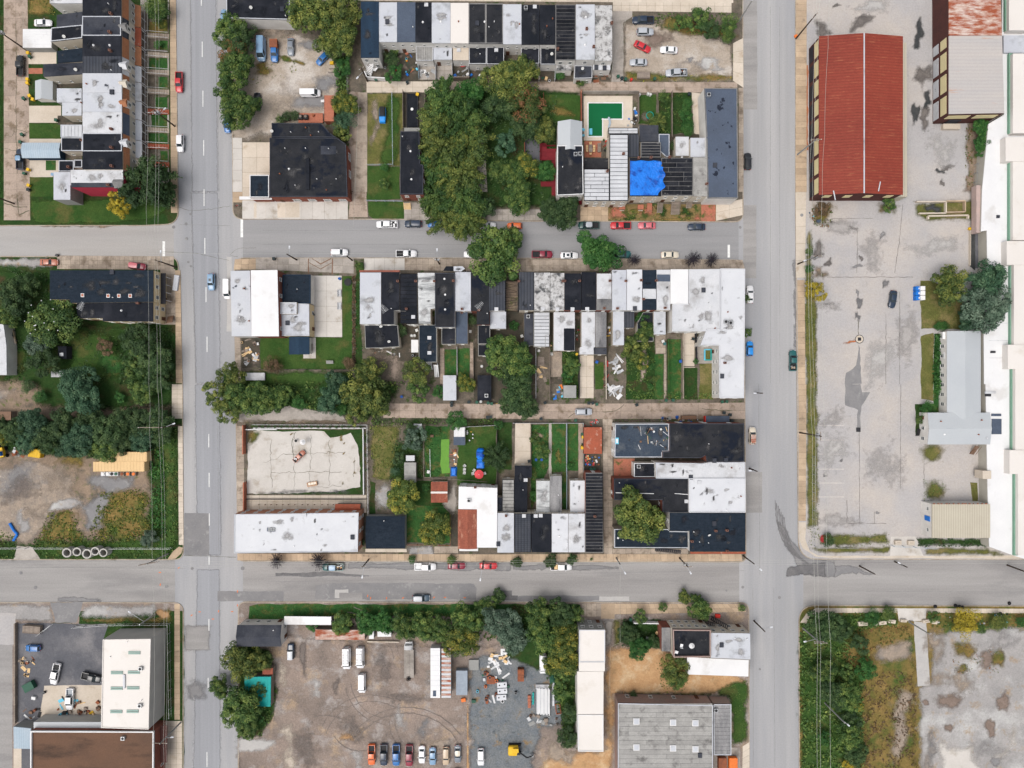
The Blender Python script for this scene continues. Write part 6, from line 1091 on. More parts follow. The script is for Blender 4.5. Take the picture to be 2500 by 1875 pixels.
# ------------------------------------------------------------------ trees and plants
def leaf_mat(name,stops,sat=1.0):
 m,nt,b=nodes_mat(name);N=nt.nodes.new;L=nt.links.new
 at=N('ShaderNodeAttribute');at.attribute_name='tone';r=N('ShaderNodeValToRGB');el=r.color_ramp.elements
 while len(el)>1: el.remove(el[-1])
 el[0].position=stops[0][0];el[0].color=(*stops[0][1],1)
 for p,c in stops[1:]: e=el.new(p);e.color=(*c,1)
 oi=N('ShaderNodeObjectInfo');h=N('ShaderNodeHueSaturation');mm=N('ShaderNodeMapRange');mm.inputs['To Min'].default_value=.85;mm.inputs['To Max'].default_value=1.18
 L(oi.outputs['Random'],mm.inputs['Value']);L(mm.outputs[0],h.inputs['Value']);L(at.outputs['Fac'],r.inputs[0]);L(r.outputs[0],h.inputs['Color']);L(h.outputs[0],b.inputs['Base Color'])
 b.inputs['Roughness'].default_value=.6;b.inputs['Specular IOR Level'].default_value=.25
 out=[n for n in nt.nodes if n.type=='OUTPUT_MATERIAL'][0];tl=N('ShaderNodeBsdfTranslucent');mx=N('ShaderNodeMixShader');mx.inputs[0].default_value=.22
 L(h.outputs[0],tl.inputs['Color']);L(b.outputs[0],mx.inputs[1]);L(tl.outputs[0],mx.inputs[2]);L(mx.outputs[0],out.inputs['Surface']);MC[name]=m;return m
k_=lambda c,f: tuple(v*f for v in c)
LEAF={'mid':[(0,(.012,.036,.01)),(.32,(.03,.076,.018)),(.62,(.085,.145,.034)),(1,(.21,.26,.06))],'dark':[(0,(.014,.035,.013)),(.4,(.028,.062,.02)),(.75,(.06,.105,.035)),(1,(.12,.17,.06))],
'olive':[(0,(.016,.038,.011)),(.32,(.048,.085,.02)),(.62,(.13,.165,.037)),(1,(.28,.28,.065))],'yellow':[(0,(.10,.10,.012)),(.4,(.26,.21,.02)),(.8,(.42,.33,.03)),(1,(.52,.42,.05))],
'bright':[(0,(.01,.042,.01)),(.4,(.022,.088,.018)),(.75,(.05,.14,.03)),(1,(.11,.2,.05))],'teal':[(0,(.014,.042,.022)),(.4,(.03,.078,.04)),(.75,(.065,.13,.068)),(1,(.12,.19,.10))],
'bluegrey':[(0,(.025,.05,.035)),(.4,(.055,.095,.062)),(.75,(.11,.16,.11)),(1,(.18,.235,.17))],'plum':[(0,(.010,.009,.014)),(.5,(.022,.018,.028)),(1,(.055,.045,.055))],
'autumn':[(0,(.025,.05,.014)),(.35,(.045,.08,.02)),(.58,(.08,.105,.025)),(.68,(.16,.08,.03)),(1,(.22,.1,.05))],'turning':[(0,(.025,.055,.012)),(.4,(.06,.10,.02)),(.62,(.12,.15,.03)),(.8,(.25,.23,.035)),(1,(.38,.31,.05))],
'brown':[(0,(.04,.03,.015)),(.5,(.11,.075,.04)),(1,(.2,.12,.07))]}
for k,s in LEAF.items(): leaf_mat('leaf_'+k,s)
def leaf_mesh(name,cent,nrm,size,tone,rng,elong=1.6):
 n=len(cent);a=rng.normal(size=(n,3));t=np.cross(nrm,a);t/=np.linalg.norm(t,axis=1)[:,None]+1e-9;b=np.cross(nrm,t)
 s=size[:,None];q=np.stack([cent-t*s*elong*.5,cent-b*s*.5+nrm*s*.1,cent+t*s*elong*.5,cent+b*s*.5+nrm*s*.1],1).reshape(-1,3)
 me=bpy.data.meshes.new(name);me.vertices.add(4*n);me.vertices.foreach_set('co',q.astype(np.float32).ravel())
 me.loops.add(4*n);me.loops.foreach_set('vertex_index',np.arange(4*n,dtype=np.int32));me.polygons.add(n)
 me.polygons.foreach_set('loop_start',np.arange(0,4*n,4,dtype=np.int32));me.polygons.foreach_set('loop_total',np.full(n,4,np.int32));me.update(calc_edges=True)
 at=me.attributes.new('tone','FLOAT','POINT');at.data.foreach_set('value',np.repeat(np.clip(tone,0,1),4).astype(np.float32));me.materials.append(None);return me
def crown_mesh(seed,style='round',n=12000):
 """crown of radius about 1 and height about 1.2, centred on the origin"""
 rng=np.random.default_rng(seed);ncl={'round':85,'loose':45,'feather':85,'spiky':40,'bush':34,'oak':46}[style]
 d=rng.normal(size=(ncl,3));d[:,2]=np.abs(d[:,2])*.9-.25;d/=np.linalg.norm(d,axis=1)[:,None]
 th=np.arctan2(d[:,1],d[:,0]);ph=rng.uniform(0,6.3,3);lob=1+.13*np.sin(2*th+ph[0])+.10*np.sin(3*th+ph[1])+.08*np.sin(5*th+ph[2])
 rad=rng.uniform(.35,.92,ncl)*lob;cc=d*rad[:,None];cc[:,2]*=.8
 cr={'round':.21,'loose':.2,'feather':.2,'spiky':.2,'bush':.32,'oak':.26}[style]*rng.uniform(.55,1.35,ncl);ct=rng.uniform(.15,.68,ncl)
 idx=rng.integers(0,ncl,n);ld=rng.normal(size=(n,3));ld/=np.linalg.norm(ld,axis=1)[:,None];lr=rng.uniform(.35,1.05,n)**.5
 if style=='feather':
  dirn=d[idx]+rng.normal(0,.25,(n,3));dirn[:,2]-=.5;s=rng.uniform(-1.0,1.6,n)[:,None];p=cc[idx]+ld*(cr[idx]*.42)[:,None]+dirn*s*.17
 elif style=='spiky':
  s=rng.uniform(0,1.08,n)[:,None];br=rng.integers(0,90,n);bd=rng.normal(size=(90,3));bd[:,2]=np.abs(bd[:,2]);bd/=np.linalg.norm(bd,axis=1)[:,None];p=bd[br]*s*rng.uniform(.75,1.1,90)[br][:,None]+rng.normal(0,.035,(n,3));ld=bd[br]
 else: p=cc[idx]+ld*(cr[idx]*lr)[:,None]
 nr=ld+np.array([0,0,.55])+rng.normal(0,.4,(n,3));nr/=np.linalg.norm(nr,axis=1)[:,None]
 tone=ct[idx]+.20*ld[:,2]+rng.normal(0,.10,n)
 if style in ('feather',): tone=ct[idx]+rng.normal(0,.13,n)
 size=rng.uniform(.03,.07,n)*{'feather':.9,'spiky':.75,'oak':1.15}.get(style,1.0)
 return leaf_mesh('crown',p,nr,size,tone,rng,2.6 if style in ('feather','spiky') else 1.5)
CR={'round':[crown_mesh(s,'round') for s in (1,2,3)],'loose':[crown_mesh(s,'loose',6500) for s in (4,5)],'feather':[crown_mesh(s,'feather',15000) for s in (6,7,14)],'spiky':[crown_mesh(8,'spiky',3500)],'bush':[crown_mesh(s,'bush',5000) for s in (9,10)],'oak':[crown_mesh(s,'oak',11000) for s in (11,12)]}
def trunk_me(seed):
 rng=random.Random(seed);v=[];f=[]
 def limb(a,b,r0,r1,n=7):
  a=Vc(a);b=Vc(b);d=(b-a).normalized();u=d.orthogonal().normalized();w=d.cross(u);k=len(v)
  for p,r in ((a,r0),(a.lerp(b,.5)+Vc((rng.uniform(-.03,.03),rng.uniform(-.03,.03),0)),(r0+r1)/2),(b,r1)):
   for i in range(n): t=2*PI*i/n;q=p+(u*cos(t)+w*sin(t))*r;v.append(tuple(q))
  for s in range(2):
   for i in range(n): j=(i+1)%n;f.append((k+s*n+i,k+s*n+j,k+(s+1)*n+j,k+(s+1)*n+i))
 limb((0,0,0),(0,0,.5),.05,.035)
 for k in range(6):
  a=k*1.05+rng.random();e=rng.uniform(.3,.6);m=(cos(a)*e*.5,sin(a)*e*.5,.7);limb((0,0,.42+rng.random()*.1),m,.028,.018);limb(m,(cos(a)*e,sin(a)*e,.95+rng.random()*.1),.018,.006)
 return mesh('trunk',v,f)
TR=[trunk_me(1),trunk_me(2)]
SPK=dict(m='mid',d='dark',o='olive',y='yellow',b='bright',t='teal',g='bluegrey',p='plum',a='autumn',u='turning',n='brown');STK=dict(r='round',l='loose',f='feather',s='spiky',b='bush',o='oak')
def tree(t,x,y,r,sp,label,cat='tree',group=None,hk=1.25,name=None,sy=1.0):
 style=STK[sp[1]];sp=SPK[sp[0]];R=r*TS/PX;hc=max(1.2,R*hk*.72);s=cv(t,x,y);X,Y=W(s,hc);g=zg(s)
 R*=(H-hc)/H
 nm=name or {'tree':'leafy_tree','shrub':'shrub','bush':'bush'}.get(cat,cat.replace(' ','_'));root=thing(nm,label,cat,(X,Y,g),rnd0()*6.28 if sy==1 else 0,group)
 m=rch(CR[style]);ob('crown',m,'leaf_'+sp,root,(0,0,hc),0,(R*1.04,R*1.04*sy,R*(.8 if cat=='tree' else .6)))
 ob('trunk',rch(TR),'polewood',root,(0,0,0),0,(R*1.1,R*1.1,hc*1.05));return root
HR='trees in the row beside the gravel lot';WD='dark trees of the little wood'
T='''00 1985 260 145 mr green tree at the top of the row beside the gravel lot
00 2090 330 130 dr dark tree second from the top of the row, closest to the lot
00 2020 470 130 ao tree with rusty brown leaves in the row beside the lot
00 2040 620 160 mr green tree below the rusty brown one
00 1990 830 140 mr green tree near the bottom of the row, street side
00 2080 960 165 mr lowest tree of the row, above the blue hatchback
00 1268 1585 205 df big dark green tree beside the pink end house
10 1430 30 110 dr dark green tree reaching over the corner lawn
10 1038 105 118 yl golden yellow tree in front of the pink end house
00 1350 90 110 mb overgrown green shrub in the topmost front garden|shrub
00 1400 220 50 ub small yellowing shrub beside the front steps|shrub
00 1368 388 38 bb narrow green bush on a front terrace|bush
01 480 130 190 or tall yellow-green tree, left one beside the top terrace
01 730 110 180 or tall yellow-green tree hard against the navy roof
01 700 360 170 or yellow-green tree lowest of the tall trio
01 745 590 90 bl bright green saplings below the tall trio|shrub
01 780 900 115 ur yellow flecked tree beside the salmon container
01 770 1050 95 tb blue-green shrub below the yellow flecked tree|shrub
01 745 1150 85 ol thin olive tree at the corner of the black roof
01 270 1015 50 db dark bush between two planters|bush
01 335 1000 45 db dark bush beside the orange trailer|bush
01 200 1035 40 mb bush at the corner of the black roofed building|bush
01 1190 640 85 bl sprawling green shrub in the yard behind the navy roof|shrub
01 1160 520 70 db dark shrub against the white rear wall|shrub
01 1190 450 45 mb small bush close to the white rear windows|bush
01 1650 880 170 mf feathery tree at the top of the long green clump
01 1860 800 130 br leafy bright tree above the clump beside the alley
01 1560 1050 150 of feathery tree leaning over the black pool cover
01 1800 1050 180 mf feathery tree in the middle of the long green clump
01 1610 1250 180 of feathery tree right of the narrow black roof
01 1850 1250 170 of feathery tree left of the plank path
01 1570 1450 150 mf feathery tree brushing the brick house wall
01 1760 1500 190 of wide feathery tree low in the green clump
11 1560 40 150 mf feathery tree above the driveway
11 1760 60 180 mf feathery tree hanging over the upper pavement
11 1620 220 140 of feathery tree spilling over the blue car
11 1820 230 150 of lowest feathery tree, over the middle street
11 1950 130 110 dr dark tree between the feathery ones and the lane
01 2150 700 190 or olive tree straddling the alley behind the top terrace
02 60 640 170 or yellow-green tree in the back yards of the top terrace
01 2120 920 150 dr dark tree south of the alley
02 120 900 170 ao dark tree sprinkled with red leaves
02 130 1080 130 dr dark tree left of the grey gabled rear
02 280 1130 110 or olive tree beside the red deck
01 2150 1250 110 tl thin blue-green tree in the wooded garden
01 2130 1480 110 mr green tree at the centre of the wooded garden
02 130 1430 110 ur yellow speckled tree near the red deck stairs
02 30 1540 120 mr green tree below the yellow speckled one
02 285 1480 90 br green tree inside the red walkway
12 60 60 130 mr green tree overhanging the upper pavement by the orange car
12 325 170 110 dr dark green street tree left of its larger neighbour
12 460 175 140 dr dark green street tree above the green pickup
11 2060 560 230 mo huge olive street tree over the middle terrace
11 2180 440 130 mo top part of the street tree group over the road
12 760 530 178 bo round bright green street tree on the middle street
12 1050 590 58 ps dark plum tree beside the teal pickup|tree
12 1560 585 72 ps dark plum tree in the middle of the three on the pavement
12 1720 590 62 ps dark plum tree nearest the right corner
21 180 1520 66 ps dark plum tree in front of the long hall, left one
21 545 1525 78 ps dark plum tree in front of the long hall, right one
11 2120 1400 170 mr large green tree among the rear wings
12 60 1480 160 mr large green tree in the back yards, right half
12 20 1150 45 bl narrow light green tree beside the slim rear wing
22 60 60 150 dr dark tree spilling onto the alley
22 110 200 110 dr darkest tree over the alley, lowest of the group
11 2190 1560 120 dr dark tree between the yards and the alley
21 2190 180 90 dr dark tree at the alley edge
12 1128 1070 65 br small round tree touching the terrace eaves
12 1140 1210 90 mr tree over the black low roof
12 1060 1340 120 ol straggly yellow-green tree in the middle garden
12 1100 1450 90 ul yellowing thin tree below the straggly one
12 510 1500 80 ml leafy shrub with red flowers in a narrow garden|shrub
12 480 1590 60 bl green shrub lower in the narrow garden|shrub
11 980 1570 140 or olive tree left of the brown path
11 1400 1560 130 ol olive tree under the white staircase
11 1810 1650 85 ur yellow tree at the foot of the bright lawn
11 700 1640 100 tr blue-green tree south of the fenced lawn
21 640 130 120 tr dark blue-green tree over the alley start
21 930 90 200 or broad brownish olive tree above the alley
21 880 250 110 ol lower olive tree touching the planted fence
21 1060 200 100 ol thin olive tree at the alley bend
21 1400 50 110 ml loose green tree above the alley
21 1580 70 60 bl light green shrub by the grey shed|shrub
21 60 140 150 mr large green tree on the left of the alley start
21 200 110 110 mr green tree right of the large one at the alley start
20 1880 90 130 ol pale thin tree leaning over the left street
20 1960 230 120 ol lower pale tree leaning over the left street
10 1990 1590 130 ol uppermost pale tree at the left street
20 2110 110 150 mr fuller tree behind the pale street trees
21 380 160 60 bb bright bush on the bank above the alley|bush
21 730 220 55 bb bright bush at the alley mouth|bush
11 150 1490 75 nb brown dying bush in the left of the fenced lawn|bush
11 800 1480 55 nb brown dying bush in the right of the fenced lawn|bush
11 895 640 38 mb small bush at the end of the long hedge|bush
11 1245 1200 60 db dark shrub squeezed between rear wings|shrub
11 1525 1040 38 ol weed shrub growing on the grimy white roof|shrub
11 1860 1100 50 db dark shrub in a light well|shrub
02 1600 170 110 ml green bushes in the middle of the lot edge|bush
02 1450 200 70 ml low green bush at the left of the lot edge|bush
02 1700 260 90 dl dark bush near the lot corner|bush
02 1880 220 80 mb leafy bush at the street corner of the lot|bush
02 1870 320 60 mb bush below the corner bush|bush
02 1320 840 55 mb bush at the back fence of the narrow garden|bush
02 1515 900 50 bb climbing bush at the top of the garden wall|bush
02 1510 1000 65 bb climbing bush in the middle of the garden wall|bush
02 1520 1110 65 bb climbing bush at the bottom of the garden wall|bush
02 1260 1060 65 of weeping olive shrub by the round pool|shrub
02 1390 1260 40 db dark bush between the lean-to and white wing|bush
02 410 650 45 bb bush in the back yard of the striped roof|bush
02 600 715 45 mb bush growing in the alley|bush
01 1110 1450 38 bb small bright bush on the lawn below the fence|bush
01 1110 1590 50 ml flowering bush on the lower lawn|bush
10 480 1120 208 mo large magnolia tree with white blossoms behind the apartments
10 340 1310 110 gr grey-blue spruce like tree left of the magnolia
10 130 900 150 dr dark tree by the left edge, above the tan sedan
10 230 800 110 dr dark tree left of the apartment house
10 90 1080 95 mr green tree over the pale roofed building
10 380 1480 130 dl dark loose tree beside the black hut
10 680 1640 150 tr blue-green tree in the lower garden
20 700 90 170 tr wide blue-green tree at the garden bottom
10 910 1340 80 nl reddish bare shrub in the middle of the garden|shrub
10 1220 1290 160 dl dark loose tree under the wires, upper one
10 1330 1440 150 dr dark tree under the wires, middle one
10 1180 1500 130 ml green loose tree left of the wires
10 1380 1620 120 dl dark loose tree under the wires, lower one
20 1230 60 110 mr green tree at the garden corner by the pavement
20 350 110 60 bb light green shrub on the bare soil|shrub
20 1035 115 50 bl small pale green sapling|shrub
20 250 20 60 db dark shrub on the left of the bare soil|shrub'''.split('\n')

W2=[(140,400,110,'dark'),(300,330,130,'teal'),(420,470,130,'dark'),(560,330,140,'dark'),(700,470,150,'teal'),(800,300,130,'dark'),(930,420,150,'dark'),(900,560,120,'mid'),(1060,330,120,'dark'),(1080,500,110,'dark'),(1230,320,130,'dark'),(1240,470,110,'teal'),(1390,310,120,'dark'),(1400,450,90,'dark'),(560,540,90,'teal'),(230,500,100,'teal'),(20,360,80,'dark'),(30,450,70,'turning'),(1290,1330,75,'bluegrey')]
LB=['at its left end','above the yellow container','second from the yellow container','at its upper middle','in its centre','on its ridge','above the tan containers','leaning over the tan containers','on its upper right','behind the hind container','left of the wires','under the wires','beside the street pole','at its right foot','along its lower fringe','above the grey slabs','at the left edge of the photo','yellow leaved at the left edge','x']
for (x,y,r,sp),l in zip(W2,LB): tree('20',x,y,r,sp[0]+'r' if sp not in ('bluegrey','turning') else ('gr' if sp=='bluegrey' else 'ur'),'dark wood tree '+l if l!='x' else 'round blue-green bush by the lower street pole','tree' if l!='x' else 'bush',WD if l!='x' else None)
T2='''21 1265 960 145 uo round yellowing tree beside the brown shed
21 1540 1240 140 uo half yellow garden tree above the forecourt
21 1380 470 110 gl dark grey-green thin tree over the box shed
21 1470 895 38 bb bright round bush left of the brown shed|bush
21 1200 750 45 ts star shaped agave like plant|plant
21 1230 640 60 dl bare twiggy shrub next to the grey shed|shrub
21 1340 400 70 dl dark shrub at the rear fence|shrub
21 1740 310 90 bl leafy vines over the alley fence|shrub
21 2080 620 100 df drooping dark tree beside the wrapped truck
21 2090 350 45 bl green weed shrub at the fence corner|shrub
21 1560 410 35 bb small bush in the vegetable patch|bush
21 1690 1515 42 mb small round street tree above the dull red sedan
22 40 1535 48 dr small street tree at the lower terrace, left one
22 335 1525 58 dr small street tree beside the white pickup with crate
22 518 1510 50 dr small street tree right of the crate pickup
22 687 1512 16 mb tiny bush on the lower pavement|bush
22 260 590 70 ml leafy shrub in a narrow lower garden|shrub
22 190 960 50 bl ivy bush between the black and whitish rear wings|bush
22 200 480 50 ml low shrub beside the pale parking pad|shrub
22 500 700 30 bb bush at the foot of the narrow lawn|bush
22 1080 1140 225 or wide yellow-green tree in the courtyard of black roofs
22 1230 1130 100 ur yellow right edge of the courtyard tree group
21 1350 1510 38 bb bush on the rubble front yard|bush
21 920 1360 30 db dark bush between hall and navy garage|bush
22 1190 20 30 bb bush on the garden fence line|bush
12 1210 1500 32 bb hedge bush on a garden line, upper one|bush
12 1220 1620 32 mb hedge bush on a garden line, lower one|bush
12 2020 920 34 mb bush growing at the kerb by the white car|bush
12 2035 1215 42 ml bush growing at the kerb above the blue compact|bush
12 1585 1460 26 bl climbing plant on the yard fence|plant
31 740 410 90 mo round green tree over the rust streaked shed
31 490 430 55 bl light green shrub beside the canopy|shrub
31 960 400 100 br bright leafy tree above the white tanks
31 1110 390 100 br bright leafy tree second in the green bank
31 1280 430 120 mr green tree at the flatbed truck cab
31 1440 430 120 mr green tree above the white trailer
31 1590 470 120 mr green tree at the head of the rusty trailer
31 1770 560 150 ur yellow-green tree above the grey covered boat
31 1830 370 140 mr green tree on the upper bank
31 2120 400 160 gr silvery green tree in the middle of the bank
31 2100 170 60 dr dark tree top touching the lower street
31 1990 270 100 mr green tree next to the road patch
32 30 560 120 gr silvery tree above the rubbish heap
32 230 330 140 mr green tree left of the three step white building
32 420 320 120 dr dark tree at the top of the green bank
32 530 330 90 mr green tree at the driveway corner
32 270 520 140 mr green tree in the middle of the bank beside the white building
32 480 540 140 ur yellowish tree hugging the white roof
32 430 720 150 ur yellowish tree above the timber stack
32 430 1000 80 ml green shrub right of the timber stack|shrub
32 500 1180 90 dl dark shrub along the white building|shrub
32 490 1380 100 dl dark green shrub above the sand|shrub
32 430 860 80 ml shrub beside the green tarpaulin heap|shrub
32 1000 500 90 dr dark tree at the left of the small garden
32 1100 620 100 br green tree at the bottom of the small garden
32 1220 570 70 dr dark tree beside the grey annex
32 1110 350 70 ml bushes behind the front wall|bush
32 1300 270 42 ml little plant on the upper pavement|plant
32 1485 180 60 or top left clump of the street tree at the cream house
32 1590 200 55 mr top right clump of the street tree at the cream house
32 1620 290 95 mr main clump of the street tree at the cream house
32 1985 270 36 mb bush around the corner street lamp|bush
32 1400 800 130 ol loose olive tree on the sand
32 1430 900 80 ml lower loose tree on the sand
32 1050 1022 35 db bush at the warehouse corner|bush
30 2080 740 160 or large green tree at the left street, upper one
30 1900 960 100 mr green tree leaning over the left street
30 2070 1130 170 mr large tree in the middle of the left street group
31 20 720 110 or tree hiding the brown shed corner
30 2130 1290 110 mr lowest tree of the left street group
31 10 1000 90 ml tree over the teal roof
31 10 1220 60 bl shrub below the teal roof|shrub
13 1560 800 165 or olive tree beside the blue and white bins
13 1870 780 180 tr upper part of the big blue-green tree by the factory
13 1880 1000 210 gr lower part of the big blue-green tree by the factory
13 1740 1080 120 tr left skirt of the big blue-green tree
13 1520 1160 45 bb bright bush at the office path, right one|bush
13 1465 1155 40 bb bright bush at the office path, left one|bush
13 405 860 100 yl yellow-green bush between pavement and concrete lot|bush
13 355 520 35 mb green hedge bush under the pole|bush
13 350 660 38 bb green hedge bush above the yellow-green one|bush
03 1840 1110 80 br deep green bush below the brick factory|bush
03 1850 1260 85 br deep green bush along the white factory wall|bush
23 515 1345 60 db dark bush next to the red flowers|bush
23 1375 210 60 bb green bush at the office steps|bush
23 1315 300 45 mb bush at the office corner|bush
13 460 150 70 nl reddish dead shrub at the red shed corner|shrub
13 1040 110 70 ml weed shrub at the right end of the red shed|shrub
33 480 430 150 dr dark tree at the corner of the vacant lot
33 620 480 100 dr dark tree right of the corner one
33 790 590 90 dl dark shrub tree on the dry grass|shrub
33 470 820 110 mr green tree under the three wires
33 830 800 100 bl bushy green tree at the edge of the dry grass
33 680 830 80 ml green tree between two larger ones
33 560 1020 120 dr dark tree in the middle of the lot hedge
33 680 1050 130 mr green tree with yellow edge in the lot hedge
33 780 1130 40 yl small yellow shrub at the hedge edge|shrub
33 700 1380 120 mr yellow-green tree low in the lot hedge
33 700 1240 100 dl dark tree above the yellow-green one
33 490 1400 60 bl small green tree under the wires, lower one
33 760 1540 100 dr dark tree near the bottom edge
33 690 1620 55 yl yellow flowering shrub at the bottom edge|shrub
33 1710 400 120 yb wide yellow-green shrub beside the kerb rubbish|shrub
33 1840 450 50 mb green shrub right of the wide yellow-green one|shrub
33 1990 400 75 ob pale yellow-green shrub beside the kerb|shrub
33 2190 390 55 bb green shrub at the right edge|shrub
33 1040 320 65 mb green bush left of the concrete driveway|bush
33 880 360 80 bb green bush behind the concrete blocks|bush
33 1430 350 55 ml weedy bush right of the driveway|bush'''.split('\n')
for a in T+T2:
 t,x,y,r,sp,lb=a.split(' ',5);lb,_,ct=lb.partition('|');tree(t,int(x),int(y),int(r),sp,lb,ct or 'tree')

mg=[o for o in COL.objects if o.get('label','').startswith('large magnolia')][0]
for k in range(16):
 a=rnd0()*6.28;r=ru(1.5,5.6);ob('blossom',CONE,'pure',mg,(r*cos(a),r*sin(a),mg.children[0].location.z+math.sqrt(max(.2,36-r*r))*.78),0,(.15,.15,.12))
# ------------------------------------------------------------------ ground cover: real leaves and blades standing in the beds
def veg(name,label,cat,t,poly,dens,size,hgt,sp,seed=0,tone=(.5,.2),up=.6,patchy=0.0,s0=None):
 src=Q(t,poly);rng=np.random.default_rng(seed+len(poly)*7+int(src[0][0]));x0,x1=min(p[0] for p in src),max(p[0] for p in src);y0,y1=min(p[1] for p in src),max(p[1] for p in src)
 n=int((x1-x0)*(y1-y0)/PX**2*dens);px=rng.uniform(x0,x1,n);py=rng.uniform(y0,y1,n)
 ins=np.zeros(n,bool);j=len(src)-1
 for i in range(len(src)):
  xi,yi=src[i];xj,yj=src[j]
  if yi!=yj: ins^=((yi>py)!=(yj>py))&(px<(xj-xi)*(py-yi)/(yj-yi)+xi)
  j=i
 cl=np.sin(px*.09+seed)*np.sin(py*.11+seed*2)+.6*np.sin(px*.31+2)*np.sin(py*.27+1)+rng.normal(0,.25,n)
 if patchy: ins&=cl>patchy
 px,py,cl=px[ins],py[ins],cl[ins];n=len(px)
 if not n: return
 c=W(cen(src));k=1/PX;z=KH+.03+rng.uniform(0,1,n)*hgt*np.clip(.6+cl*.4,.2,1.3)
 P3=np.stack([(px-1250)*k-c[0],-(py-937.5)*k-c[1],z],1);nr=rng.normal(size=(n,3));nr[:,2]=np.abs(nr[:,2])+up;nr/=np.linalg.norm(nr,axis=1)[:,None]
 me=leaf_mesh(name,P3,nr,rng.uniform(.6,1.3,n)*size,tone[0]+.18*cl+rng.normal(0,tone[1]*.6,n),rng,2.0)
 return ob(name,me,'leaf_'+sp,None,(c[0],c[1],0),kind='stuff',label=label,cat=cat)
